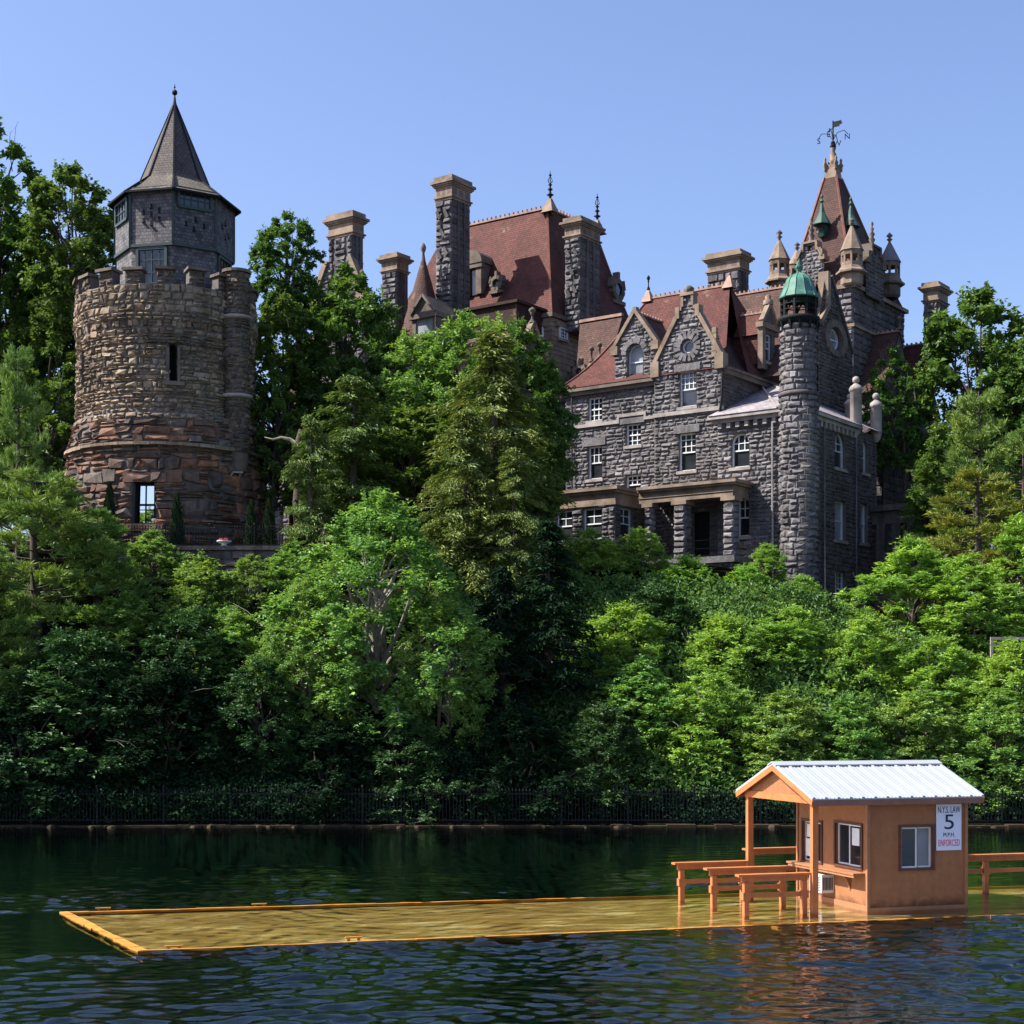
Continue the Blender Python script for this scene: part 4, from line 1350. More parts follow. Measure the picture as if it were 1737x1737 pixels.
# ---- great tower at the right
vJ = 14.0
KJ = F_(1447, 470, vJ)
uJ1, uJ0 = KJ[0], F_(1330, 480, vJ)[0]
vJ1 = S_(1533, 480, uJ1)[0]
zJ = F_(1440, 462, vJ)[1]
zJb = 5.0
jo = [ops_(1481, 1485, 495, 525, uJ1)]
stone_wall("tower_front_wall", castle, Pfront(vJ), [(uJ0, zJb), (uJ1, zJb), (uJ1, zJ - .9), (uJ0, zJ - .9)], rel=.13, ch=(.3, .45), bl=(.4, .9))
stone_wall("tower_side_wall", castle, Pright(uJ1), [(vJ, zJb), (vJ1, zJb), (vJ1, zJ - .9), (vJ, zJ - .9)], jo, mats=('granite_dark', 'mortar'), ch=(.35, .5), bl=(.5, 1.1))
mb = MB()
mb.poly(Pright(uJ1), [op_loop(jo[0])], -.25); mb.build("slit_window", 'glass', castle)
stone_wall("tower_left_wall", castle, Pleft(uJ0), [(vJ, zJb), (vJ1, zJb), (vJ1, zJ - .9), (vJ, zJ - .9)], ch=(.4, .6), bl=(.6, 1.2))
mb = MB()
e = .25
mb.box((uJ0 - e, vJ - e, zJ - 1.0), (uJ1 + e, vJ + .3, zJ - .75)); mb.box((uJ1 - .3, vJ + .302, zJ - .997), (uJ1 + e - .003, vJ1 + e, zJ - .753)); mb.box((uJ0 - e, vJ + .302, zJ - .997), (uJ0 + .3, vJ1 + e, zJ - .753))
mb.box((uJ0 - .1, vJ - .1, zJ - 3.4), (uJ1 + .13, vJ + .2, zJ - 3.2)); mb.box((uJ1 - .2, vJ + .202, zJ - 3.4), (uJ1 + .127, vJ1 + .1, zJ - 3.2))
mb.build("tower_cornice", 'sandstone', castle)
# pyramid
pb = F_(1400, 448, vJ)[1]
ins = .0
uc, vcj = (uJ0 + uJ1) / 2, (vJ + vJ1) / 2
zpk = F_(1413, 303, vcj)[1]
ucp = F_(1413, 303, vcj)[0]
capw = .42
mb = MB()
A_, B_, C_, D__ = (uJ0 + ins, vJ + ins, zJ - .9), (uJ1 - ins, vJ + ins, zJ - .9), (uJ1 - ins, vJ1 - ins, zJ - .9), (uJ0 + ins, vJ1 - ins, zJ - .9)
a_, b_, c_, d_ = (ucp - capw, vcj - capw, zpk), (ucp + capw, vcj - capw, zpk), (ucp + capw, vcj + capw, zpk), (ucp - capw, vcj + capw, zpk)
for q in ((A_, B_, b_, a_), (B_, C_, c_, b_), (C_, D__, d_, c_), (D__, A_, a_, d_)):
    mb.patch(*q, 14, .3)
mb.build("tower_spire_roof", 'spire_tile', castle)
for q in ((B_, b_), (A_, a_), (C_, c_)):
    mb = MB(); hip(mb, *q, 14, .3, .12); mb.build("spire_hip", 'hip_tile', castle)
zv = lambda py: F_(1413, py, vcj)[1]
mb = MB()
mb.lathe((ucp, vcj, zpk - .35), [(capw * 1.55, 0), (capw * 1.5, .25), (capw * 1.15, 1.0), (capw * 1.2, 1.2)], 4, PI / 4, smooth=False)
mb.lathe((ucp, vcj, 0), [(.3, zv(290)), (.26, zv(280)), (.36, zv(276)), (.18, zv(272)), (.22, zv(262)), (.12, zv(257)), (.2, zv(252)), (.1, zv(246)), (.08, zv(240)), (.0, zv(238))], 12)
for dx, dy in ((-1, -1), (1, -1), (1, 1), (-1, 1)):
    mb.lathe((ucp + dx * .38, vcj + dy * .38, zv(291)), [(.1, 0), (.12, .3), (.17, .38), (.07, .6), (.1, .75), (.0, .9)], 8)
mb.build("spire_crown", 'sandstone', castle)
# weather vane
vane = MB()
zc_ = zv(238)
vane.tube([(ucp, vcj, zv(255)), (ucp, vcj, zv(205))], .05, 6)
vane.sphere((ucp, vcj, zv(243)), .16, 8); vane.sphere((ucp, vcj, zv(249)), .22, 8)
for k in range(4):
    t = PI / 2 * k + R(8)
    dx, dy = math.cos(t), math.sin(t)
    vane.tube([(ucp, vcj, zv(238)), (ucp + dx * .3, vcj + dy * .3, zv(226)), (ucp + dx * .75, vcj + dy * .75, zv(224)), (ucp + dx * 1.0, vcj + dy * 1.0, zv(232))], .025, 5)
vane.tube([(ucp - .35, vcj, zv(222)), (ucp + .2, vcj, zv(214))], .03, 5)
vn = vane.build("weather_vane", 'dark_iron', castle)
mb = MB()
mb.pbox(Pfront(vcj), ucp + .05, ucp + .45, zv(216), zv(207), -.03, .03)
mb.pbar(Pfront(vcj), (ucp + .45, zv(211)), (ucp + .6, zv(209)), .25, -.02, .02)
mb.build("vane_flag", 'dark_iron', vn)
def text_mesh(txt, size, mat, name, parent=None, font_extr=0.01, align='CENTER', sx=1.0):
    cu = bpy.data.curves.new(name, 'FONT')
    cu.body = txt; cu.size = size; cu.extrude = font_extr; cu.align_x = align; cu.align_y = 'CENTER'
    t = bpy.data.objects.new(name, cu)
    COL.objects.link(t)
    dg = bpy.context.evaluated_depsgraph_get()
    me = bpy.data.meshes.new_from_object(t.evaluated_get(dg))
    COL.objects.unlink(t); bpy.data.objects.remove(t)
    me.materials.clear(); me.materials.append(M[mat])
    o = bpy.data.objects.new(name, me)
    COL.objects.link(o)
    o.parent = parent
    o.scale = (sx, 1, 1)
    return o
for k, ch in enumerate("NWSE"):
    t = PI / 2 * k + R(8)
    o = text_mesh(ch, .5, 'dark_iron', "vane_letter", vn, .03)
    o.location = (ucp + math.cos(t) * .95, vcj + math.sin(t) * .95, zv(236))
    o.rotation_euler = (R(90), 0, R(20))
# corner turrets
def pinnacle_turret(u, v, ytop, ycone, yop, ybase, px, r, mat='sandstone', cone='sandstone'):
    z = lambda py: CH + (HZ - py) / FPX * CA.world(u, v)[1] - 13.0
    mb = MB()
    mb.lathe((u, v, 0), [(r * .9, z(ybase + 34)), (r * 1.1, z(ybase + 30)), (r * 1.1, z(ybase + 14)), (r * 1.55, z(ybase + 12)), (r * 1.55, z(ybase + 9)), (r * 1.25, z(ybase + 5)), (r * 1.12, z(ybase))], 8, PI / 8, smooth=False)
    for k in range(8):
        t = PI / 8 + 2 * PI * k / 8
        x, y = u + r * math.sin(t) * .93, v - r * math.cos(t) * .93
        mb.bar((x, y, z(ybase)), (x, y, z(yop)), .2 * r, .2 * r)
    mb.lathe((u, v, 0), [(r * .95, z(ybase)), (r * 1.02, z(ybase)), (r * 1.02, z(ybase) + .25), (r * .9, z(ybase) + .25), (0, z(ybase) + .2)], 8, PI / 8, smooth=False)
    mb.lathe((u, v, 0), [(0, z(yop) - .25), (r * .85, z(yop) - .3), (r * 1.03, z(yop) - .3), (r * 1.1, z(yop))], 8, PI / 8, smooth=False)
    o = mb.build("corner_turret", mat, castle)
    mb = MB()
    mb.lathe((u, v, 0), [(r * 1.2, z(yop)), (r * 1.12, z(yop - 2)), (.1, z(ycone))], 8, PI / 8, smooth=False)
    mb.build("turret_cone", cone, o)
    mb = MB()
    h = z(ytop) - z(ycone)
    mb.lathe((u, v, z(ycone) - .1), [(.12, 0), (.08, .3 * h), (.2, .45 * h), (.06, .6 * h), (.22, .8 * h), (.12, .95 * h), (0, h + .1)], 8)
    mb.build("turret_finial", 'sandstone_dark', o)
M['slate_dark'] = mat_plain("slate_dark", (0.12, 0.12, 0.135), 0.8, 0.25, 2.0)
pr = .6
pinnacle_turret(F_(1322, 450, vJ + .2)[0], vJ + .2, 389, 408, 442, 468, 1322, pr)
pinnacle_turret(uJ1 - .15, vJ + .15, 369, 384, 426, 453, 1438, pr * 1.05)
vq = S_(1509, 450, uJ1 - .2)[0]
pinnacle_turret(uJ1 - .2, vq, 394, 412, 446, 473, 1510, pr * 1.05, 'sandstone_dark', 'slate_dark')
u_, v_ = uJ0 + .2, vJ1 - .4
pinnacle_turret(F_(1352, 450, v_)[0], v_, 410, 425, 450, 470, 1352, pr * .9)
# stepped gablets on the tower faces
def gablet(P, c, zb, wd, hg, mats, nm):
    st = [(-wd, zb - 2.2), (wd, zb - 2.2), (wd, zb), (wd * .72, zb), (wd * .72, zb + .42 * hg), (wd * .42, zb + .42 * hg), (wd * .42, zb + .8 * hg), (-wd * .42, zb + .8 * hg), (-wd * .42, zb + .42 * hg), (-wd * .72, zb + .42 * hg), (-wd * .72, zb), (-wd, zb)]
    out = [(c + a, b) for a, b in st]
    o = stone_wall(nm, castle, P, out, [(c - wd * .16, c + wd * .16, zb + .45 * hg, zb + .68 * hg, 'r')], mats=mats, rel=.08, bl=(.25, .5), ch=(.2, .3), depth=.4)
    mb = MB()
    for sg_ in (-1, 1):
        for x0, x1, z0, z1_ in ((.7, 1.1, zb - .15, zb + .15), (.72, .95, zb + .15, zb + .42 * hg), (.42, .85, zb + .4 * hg, zb + .5 * hg), (.42, .58, zb + .5 * hg, zb + .8 * hg), (0, .56, zb + .8 * hg + .003 * sg_, zb + .9 * hg)):
            a, b = sorted((c + sg_ * x0 * wd, c + sg_ * x1 * wd))
            mb.pbox(P, a, b, z0, z1_, -.6, .16 + .003 * sg_)
        mb.pbar(P, (c + sg_ * wd * .9, zb + .1), (c + sg_ * wd * .55, zb + .55 * hg), .12, -.3, .2 + .003 * sg_)
    mb.build("gablet_coping", 'sandstone' if mats[0] == 'granite' else 'sandstone_dark', o)
    x, y, z = P(c, zb + .9 * hg, -.2)
    mb = MB()
    mb.lathe((x, y, z), [(.28, 0), (.12, .2), (.22, .4), (.1, .55), (.2, .75), (.08, .9), (.14, 1.1), (.04, 1.2), (.12, 1.4), (0, 1.6)], 8)
    mb.build("gablet_finial", 'sandstone_dark', o)
gz = F_(1375, 440, vJ - .3)[1]
gablet(Pfront(vJ - .3), F_(1374, 440, vJ - .3)[0], gz, .95, 1.25, ('granite', 'mortar'), "front_gablet")
gz = S_(1484, 448, uJ1 + .3)[1]
gablet(Pright(uJ1 + .3), S_(1484, 440, uJ1 + .3)[0], gz, 1.35, 1.3, ('granite_dark', 'mortar'), "side_gablet")
# copper lucarnes on the spire
def lucarne(x, y, z, dx, dy):
    mb = MB()
    mb.lathe((x, y, z), [(0, -.9), (.22, -.85), (.34, -.6), (.3, -.5), (.3, -.1)], 4, PI / 4, smooth=False)
    mb.lathe((x, y, z), [(0, -.05), (.6, -.06), (.52, .1), (.2, .7), (.1, 1.2), (.06, 1.3), (.14, 1.45), (.05, 1.6), (.1, 1.75), (0, 1.95)], 8, PI / 8, smooth=False)
    mb.box((x - .25 + dx * .1, y - .25 + dy * .1, z - .6), (x + .25 + dx * .9, y + .25 + dy * .9, z))
    o = mb.build("copper_lucarne", 'copper_dark', castle)
    mb = MB(); mb.box((x - .24, y - .34, z - .45), (x + .24, y - .31, z - .1)); mb.build("louvre", 'void', o)
c = F_(1394, 380, vJ + 1.6); lucarne(c[0], vJ + 1.6, c[1], 0, 1)
c = S_(1443, 384, uJ1 - 1.5); lucarne(uJ1 - 1.5, c[0], c[1], -1, 0)

# ---- roofs in front of the great tower
vK = 9.0
kz = F_(1300, 493, vK)[1]
k0, k1 = F_(1262, 495, vK)[0], F_(1399, 490, vK)[0]
kze = kz - 6.2
mb = MB()
mb.patch((k0 - 1, vK - 4.2, kze), (k1 - .5, vK - 4.2, kze), (k1 - .5, vK, kz), (k0 - 1, vK, kz), 10, .5)
mb.patch((k1 - .5, vK + 4, kze), (k0 - 1, vK + 4, kze), (k0 - 1, vK, kz), (k1 - .5, vK, kz), 6, .5)
kr = mb.build("wing_roof", 'brown_tile', castle)
mb = MB(); crest(mb, (k0 - 1, vK, kz), (F_(1335, 490, vK)[0], vK, kz), .14, .3, .2); mb.build("ridge_crest", 'ridge_tile', kr)
# end gable with the oval window
gzA = S_(1404, 466, k1)[1]
vA_ = S_(1404, 466, k1)[0]
e_f, e_b = S_(1388, 560, k1), S_(1445, 600, k1)
oval = ops_(1404, 1427, 556, 594, k1, 'o')
og = [(e_f[0], 3), (e_b[0], 3), (e_b[0], e_b[1]), (vA_ + .3, gzA), (vA_ - .3, gzA), (e_f[0], S_(1388, 545, k1)[1])]
stone_wall("oval_gable_wall", castle, Pright(k1), og, [oval], mats=('granite_dark', 'mortar'), depth=.4)
window(castle, Pright(k1), oval, 2, 2, split=True, sill=False, pane='blind', set_in=.3, low=(2, 1))
mb = MB()
Pk = Pright(k1)
mb.pbar(Pk, og[5], (vA_ - .2, gzA - 1.9), .3, -.4, .25); mb.pbox(Pk, vA_ - .45, vA_ - .1, gzA - 1.9, gzA + .1, -.4, .247)
mb.build("gable_coping", 'sandstone', castle)
mb = MB(); mb.pbar(Pk, og[2], (vA_ + .35, gzA), .2, -.4, .15); mb.build("gable_edge", 'granite_dark', castle)
mb = MB()
for k in range(18):
    t = 2 * PI * (k + .5) / 18
    cs, cz = (oval[0] + oval[1]) / 2, (oval[2] + oval[3]) / 2
    rx, rz = (oval[1] - oval[0]) / 2, (oval[3] - oval[2]) / 2
    mb.pbar(Pk, (cs + math.cos(t) * (rx + .02), cz + math.sin(t) * (rz + .02)), (cs + math.cos(t) * (rx + .6), cz + math.sin(t) * (rz + .4)), .42, -.05, .14 + .02 * (k % 2))
mb.build("window_surround", 'sandstone_dark', castle)
# front wall and eave under that roof, right of the slim tower
zK2 = F_(1415, 628, vK - 4.2)[1]
kw0, kw1 = F_(1330, 640, vK - 4.0)[0], F_(1440, 640, vK - 4.0)[0]
ko = opf(1402, 1418, 658, 690, vK - 4.0)
stone_wall("rear_wing_wall", castle, Pfront(vK - 4.0), [(kw0, 3), (k1 + .4, 3), (k1 + .4, kze), (kw0, kze)], [])
mb = MB(); mb.box((kw0, vK - 4.5, kze - .3), (k1 + .5, vK - 3.9, kze + .02)); mb.build("eave_cornice", 'sandstone_dark', castle)
# dormer facing right on the flank roof
uL_ = F_(1292, 560, 4.6)[0]
vv0 = S_(1292, 560, uL_)[0]; vv1 = S_(1314, 570, uL_)[0]
vv1 = min(vv1, vv0 + 2.4)
lz0, lz1, lz2 = S_(1300, 628, uL_)[1], S_(1292, 555, uL_)[1], S_(1300, 528, uL_)[1]
u2 = F_(1253, 560, vv0)[0]
vm = (vv0 + vv1) / 2
lop = (vv0 + .45, vv1 - .4, lz0 + .5, lz1 - .25, 'r')
stone_wall("dormer_wall", castle, Pright(uL_), [(vv0, lz0), (vv1, lz0), (vv1, lz1), (vm, lz2 + .3), (vv0, lz1)], [lop], mats=('sandstone_dark', 'mortar'), rel=.03)
window(castle, Pright(uL_), lop, 2, 2, paint='blue_white', set_in=.2)
mb = MB()
mb.patch((u2 - .4, vv0, lz0 + .3), (uL_ - .3, vv0, lz0 + .3), (uL_ - .3, vv0 + .02, lz1 - .4), (u2 - .4, vv0 + .02, lz1 - .4), 3)
mb.patch((u2 - .3, vv0 - .15, lz1 - .4), (uL_ - .2, vv0 - .15, lz1 - .4), (uL_ - .2, vm, lz2), (u2 - .3, vm, lz2), 3)
mb.patch((u2, vv1 + .1, lz1 - .3), (uL_ - .2, vv1 + .1, lz1 - .3), (uL_ - .2, vm, lz2), (u2, vm, lz2), 3)
dr = mb.build("dormer_roof", 'red_tile', castle)
mb = MB(); crest(mb, (u2 - .3, vm, lz2), (uL_, vm, lz2), .12, .28, .16); mb.build("ridge_crest", 'ridge_tile', dr)
mb = MB()
mb.box((uL_ - .2, vv0 - .12, lz0), (uL_ + .12, vv0 + .25, lz1)); mb.box((uL_ - .25, vv0 - .25, lz1), (uL_ + .2, vv1 + .25, lz1 + .3))
mb.bar((uL_ + .05, vv0 - .1, lz1 + .35), (uL_ + .05, vm, lz2 + .5), .3, .2); mb.bar((uL_ + .05, vv1 + .1, lz1 + .35), (uL_ + .05, vm, lz2 + .5), .3, .2)
mb.lathe((uL_, vm, lz2 + .4), [(.3, 0), (.3, .25), (.15, .35), (.2, .5), (0, .65)], 10)
mb.build("dormer_coping", 'sandstone', castle)
# small far-right roofs
vN = 17.0
for (xa, xb, yt, yb, dv) in ((1478, 1526, 566, 640, 0), (1535, 1566, 588, 650, 4)):
    n0, n1 = F_(xa, yt, vN + dv), F_(xb, yt - 4, vN + dv)
    mb = MB()
    h = 4.2
    mb.patch((n0[0] - 1.4, vN + dv - 3, n1[1] - h), (n1[0], vN + dv - 3, n1[1] - h), (n1[0], vN + dv, n1[1]), (n0[0], vN + dv, n1[1]), 6, .3)
    mb.patch((n1[0], vN + dv + 3, n1[1] - h), (n0[0], vN + dv + 3, n1[1] - h), (n0[0], vN + dv, n1[1]), (n1[0], vN + dv, n1[1]), 6, .3)
    nr = mb.build("far_roof", 'brown_tile' if dv == 0 else 'red_tile', castle)
    mb = MB(); crest(mb, (n0[0], vN + dv, n1[1]), (n1[0], vN + dv, n1[1]), .12, .3, .2); mb.build("ridge_crest", 'ridge_tile', nr)
    stone_wall("far_wall", castle, Pright(n1[0] - .02), [(vN + dv - 2.6, -3), (vN + dv + 2.6, -3), (vN + dv + 2.6, n1[1] - h), (vN + dv, n1[1] - .2), (vN + dv - 2.6, n1[1] - h)], mats=('granite_dark', 'mortar'), ch=(.4, .55), bl=(.6, 1.2))
    stone_wall("far_wall", castle, Pfront(vN + dv - 2.6), [(n0[0] - 1.4, -3), (n1[0] - .1, -3), (n1[0] - .1, n1[1] - h), (n0[0] - 1.4, n1[1] - h)], mats=('granite_dark', 'mortar'), ch=(.4, .55), bl=(.6, 1.2))
    if dv == 0:
        finial("finial", castle, (n1[0], vN, n1[1] + .1), .9, 'sandstone_dark', 1.3)
# covered terrace at the right end
vT = vE2 - 1.0
t0 = uD; t1 = F_(1575, 850, vT)[0]
zt_ = F_(1500, 856, vT)[1]
mb = MB()
mb.box((t0, vT, zt_ - .35), (t1, vT + 5, zt_)); mb.box((t0, vT + .3, zt_ - 1.1), (t1, vT + .7, zt_ - .35))
mb.box((t0, vT + 4.6, -4), (t1, vT + 4.9, zt_ - .36))
for k in range(4):
    x = t0 + .3 + (t1 - t0 - .8) * k / 3
    mb.box((x, vT + .3, -4), (x + .5, vT + .8, zt_ - 1.1))
mb.build("side_terrace", 'granite_dark', castle)
# ================================================================ the old stone tower with its shingled lantern
TD = 84.0
TX = (283 - CX) / FPX * TD
T0 = 13.0
tower = thing("stone_tower", "round rubble stone tower with battlements and a pointed grey shingled lantern roof", "tower", (TX, TD, T0), R(12))
zf = lambda py, D=79.8: CH + (HZ - py) / FPX * D - T0
RR = 4.42
def Rprof(z):
    if z is None:
        return RR
    k = [(-2, 5.35), (zf(860), 5.2), (zf(756), 4.9), (zf(705), 4.65), (zf(700), 4.5), (zf(548), 4.42), (zf(540), 4.56), (zf(455), 4.5), (40, 4.5)]
    for (a, ra), (b, rb) in zip(k, k[1:]):
        if z <= b:
            return ra + (rb - ra) * (z - a) / (b - a)
    return RR
PT = Pcyl(Rprof)
def sang(px):   # arc position of a photo column on the near side of the tower
    x = (px - 283) / 148.0
    return math.asin(max(-.98, min(.98, x))) * RR
zband = zf(756); zsplit = zf(712); zcor = zf(544); zpar = zf(483); ztop = zf(458)
door = (sang(236), sang(268), zf(893), zf(822), 'r')
backd = (PI * RR + .35 - 1.1, PI * RR + .35 + 1.1, zf(893) + .75, zf(822) + 1.5, 'r')
slit = (sang(287), sang(300), zf(648), zf(583), 'a')
slit2 = (sang(147) - .15, sang(147) + .2, zf(645), zf(585), 'r')
lo_slit = (sang(133) - .1, sang(136) + .25, zf(800), zf(762), 'r')
ops_t = [door, backd, slit, slit2, lo_slit]
full = lambda z0, z1: [(-.5 * PI * RR, z0), (1.5 * PI * RR, z0), (1.5 * PI * RR, z1), (-.5 * PI * RR, z1)]
def backing(z0, z1, ops, mi):
    ss = sorted({-.5 * PI * RR + 2 * PI * RR * k / 48 for k in range(49)} | {o[i] for o in ops for i in (0, 1)})
    zz = sorted({z0 + (z1 - z0) * k / 8 for k in range(9)} | {o[i] for o in ops for i in (2, 3) if z0 < o[i] < z1})
    for a, b in zip(ss, ss[1:]):
        for c, d in zip(zz, zz[1:]):
            m_, n_ = (a + b) / 2, (c + d) / 2
            if any(o[0] < m_ < o[1] and o[2] < n_ < o[3] for o in ops):
                continue
            mb.add([PT(a, c, -.02), PT(b, c, -.02), PT(b, d, -.02), PT(a, d, -.02)], [(0, 1, 2, 3)], mi)
mb = MB()
masonry(mb, PT, full(-2.5, zsplit), ops_t, (.22, .58), (.3, 1.15), .17, .015, seed=301, irr=.26)
backing(-2.5, zsplit, ops_t, 1)
for o in ops_t[:2] + ops_t[4:]:
    mb.rim(PT, op_loop(o), .05, -.7, 1)
mb.build("tower_base", ['boulder', 'mortar'], tower)
mb = MB()
masonry(mb, PT, full(zsplit, zcor), ops_t, (.12, .34), (.2, .6), .13, .012, seed=302, irr=.2)
backing(zsplit, zcor, ops_t, 1)
for o in ops_t[2:4]:
    mb.rim(PT, op_loop(o), .05, -.7, 1)
mb.build("tower_shaft", ['rubble', 'mortar'], tower)
mb = MB()
masonry(mb, PT, full(zcor + .18, zpar), [], (.18, .4), (.25, .6), .12, .015, seed=303, irr=.16)
backing(zcor, zpar, [], 1)
masonry(mb, PT, full(zcor - .05, zcor + .17), [], (.2, .23), (.3, .6), .16, .02, seed=304)
for k in range(40):
    s = -.5 * PI * RR + 2 * PI * RR * (k + .5) / 40
    mb.pbox(PT, s - .09, s + .09, zcor - .3, zcor - .05, -.1, .16)
mb.build("parapet_wall", ['rubble', 'mortar'], tower)
# merlons
nm = 18
for k in range(nm):
    t0_ = 2 * PI * RR * (k + .18) / nm - .5 * PI * RR
    t1_ = t0_ + 2 * PI * RR / nm * .55
    mb = MB()
    hz = ztop + rng.uniform(-.1, .08)
    q = [(t0_, zpar), (t1_, zpar), (t1_, hz), (t0_, hz)]
    masonry(mb, PT, q, [], (.2, .34), (.25, .5), .1, .02, seed=320 + k, irr=.1)
    Pin = lambda s, z, d: PT(s, z, -.62 - d)
    masonry(mb, Pin, q, [], (.2, .34), (.3, .5), .06, .02, seed=350 + k)
    mb.pbox(PT, t0_ + .02, t1_ - .02, zpar - .1, hz - .02, -.62, .01, 1)
    mb.pbox(PT, t0_ - .08, t1_ + .08, hz, hz + .14, -.72, .22, 2)
    mb.build("merlon", ['rubble_dark', 'mortar', 'sandstone_dark'], tower)
mb = MB()
mb.lathe((0, 0, zpar), [(4.45, -.02), (3.85, -.02), (3.85, -.7), (0, -.7)], 40)
mb.build("parapet_walk", 'mortar', tower)
# string course round the base, sills
mb = MB()
for a in range(0, 40):
    s0_ = -.5 * PI * RR + 2 * PI * RR * a / 40
    mb.pbox(PT, s0_, s0_ + 2 * PI * RR / 40 - .02, zband - .09 + rng.uniform(-.03, .03), zband + .07, -.1, .26)
mb.build("string_course", 'rubble', tower)
mb = MB()
mb.pbox(PT, slit[0] - .3, slit[1] + .3, slit[2] - .2, slit[2], -.3, .22)
mb.pbox(PT, slit[0] - .16, slit[0], slit[2], slit[3] - .2, -.3, .12); mb.pbox(PT, slit[1], slit[1] + .12, slit[2], slit[3] - .2, -.3, .12)
mb.build("slit_surround", 'sandstone_dark', tower)
for o in (slit, slit2, lo_slit):
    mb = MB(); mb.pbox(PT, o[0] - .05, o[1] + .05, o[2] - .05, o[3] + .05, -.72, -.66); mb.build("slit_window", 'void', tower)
mb = MB(); mb.pbox(PT, door[0] - .4, door[1] + .4, door[3], door[3] + .45, -.35, .16); mb.build("window_lintel", 'boulder', tower)
mb = MB(); mb.pbox(PT, door[0] - .3, door[1] + .3, door[2] - .35, door[2], -.35, .25); mb.build("window_sill", 'boulder', tower)
Pfl = lambda s, z, d: PT(s, z, d - .45)
mb = MB()
for a, b in ((door[0], door[0] + .12), (door[1] - .12, door[1])):
    mb.pbox(Pfl, a, b, door[2], door[3], -.06, .06)
for z in (door[2] + .05, (door[2] * .52 + door[3] * .48), door[3] - .08):
    mb.pbox(Pfl, door[0] + .12, door[1] - .12, z - .05, z + .05, -.05, .05)
mb.pbox(Pfl, (door[0] + door[1]) / 2 - .03, (door[0] + door[1]) / 2 + .03, door[2], door[3], -.04, .04)
mb.pbox(Pfl, door[0] + .12, door[1] - .12, door[2] + .72, door[2] + .76, -.03, .03)
mb.build("window_frame", 'dark_iron', tower)
# half-round stair turret on the right
st_c = (RR * math.sin(sang(390) / RR) * 1.07, -RR * math.cos(sang(390) / RR) * 1.07)
rs = .62
zs0, zs1 = zf(792), zf(449)
Pst = lambda s, z, d: (st_c[0] + (rs + d) * math.sin(s / rs), st_c[1] - (rs + d) * math.cos(s / rs), z)
mb = MB()
segs = [(zs0 + .9, zf(664)), (zf(660), zf(528)), (zf(524), zs1)]
for i, (a, b) in enumerate(segs):
    masonry(mb, Pst, [(-PI * rs, a), (PI * rs, a), (PI * rs, b), (-PI * rs, b)], [], (.14, .32), (.22, .5), .1, .015, seed=400 + i, irr=.15)
    mb.lathe((st_c[0], st_c[1], 0), [(rs - .01, a), (rs - .01, b)], 20, mi=1)
mb.lathe((st_c[0], st_c[1], 0), [(rs * .85, zs0), (rs * .95, zs0 + .5), (rs, zs0 + .9)], 16, mi=2)
mb.lathe((st_c[0], st_c[1], 0), [(rs + .12, zs1), (rs + .12, zs1 + .15), (0, zs1 + .15)], 16, mi=2, smooth=False)
for z in (zf(662), zf(526)):
    mb.lathe((st_c[0], st_c[1], 0), [(rs, z - .1), (rs + .2, z - .06), (rs + .2, z + .06), (rs, z + .08)], 20, mi=3)
mb.build("stair_turret", ['rubble_dark', 'mortar', 'sandstone_dark', 'pale_stone'], tower)
mb = MB()
zb_ = zs0 - .1
sx = st_c[0] - .3; sy = st_c[1] - .1
mb.box((sx - .6, sy - .6, zb_ - .04), (sx + .6, sy + .6, zb_ + .04))
mb.bar((sx - .55, sy - .5, zb_), (sx - .55, sy - .3, zb_ - 1.1), .07, .07); mb.bar((sx + .5, sy - .5, zb_), (sx + .2, sy + .1, zb_ - .9), .07, .07)
mb.bar((sx + .1, sy - .66, zb_ - .05), (sx - .5, sy - .4, zb_ - 1.0), .07, .07)
mb.build("turret_bracket", 'pale_stone', tower)
# shingled lantern: octagon with one corner towards the water
zl = lambda py: CH + (HZ - py) / FPX * (TD - 3) - T0
ro = 2.93
ph = R(-2)
zA0, zA1, zA2 = zpar - .7, zl(411), CH + (HZ - 351) / FPX * TD - T0 - .05
corner = lambda k, r: (r * math.sin(ph + PI / 4 * k), -r * math.cos(ph + PI / 4 * k))
mb = MB()
for k in range(8):
    a, b = corner(k, ro), corner(k + 1, ro)
    a2, b2 = corner(k, ro * 1.03), corner(k + 1, ro * 1.03)
    mb.patch((*a, zA0), (*b, zA0), (*b, zA1 + .05), (*a, zA1 + .05))
    mb.patch((*a2, zA1), (*b2, zA1), (*b2, zA2 + .3), (*a2, zA2 + .3))
    mb.patch((*a, zA1 - .02), (*b, zA1 - .02), (*b2, zA1), (*a2, zA1))
mb.build("lantern_wall", 'shingle', tower)
mb = MB()
for k in range(8):
    a, b = corner(k, ro * 1.035), corner(k + 1, ro * 1.035)
    mb.bar((*a, zA1 + .02), (*a, zA2 + .1), .12, .12)
    mb.bar((*a, zA1), (*b, zA1), .1, .14)
mb.build("corner_board", M['green_paint'], tower)
def face_P(k, r):
    a, b = Vector((*corner(k, r), 0)), Vector((*corner(k + 1, r), 0))
    e = (b - a).normalized(); m_ = (a + b) / 2; nrm = Vector((m_.x, m_.y, 0)).normalized()
    return lambda s, z, d: tuple(m_ + e * s + nrm * d + Vector((0, 0, z)))
apo = ro * math.cos(PI / 8)
hw = ro * math.sin(PI / 8)
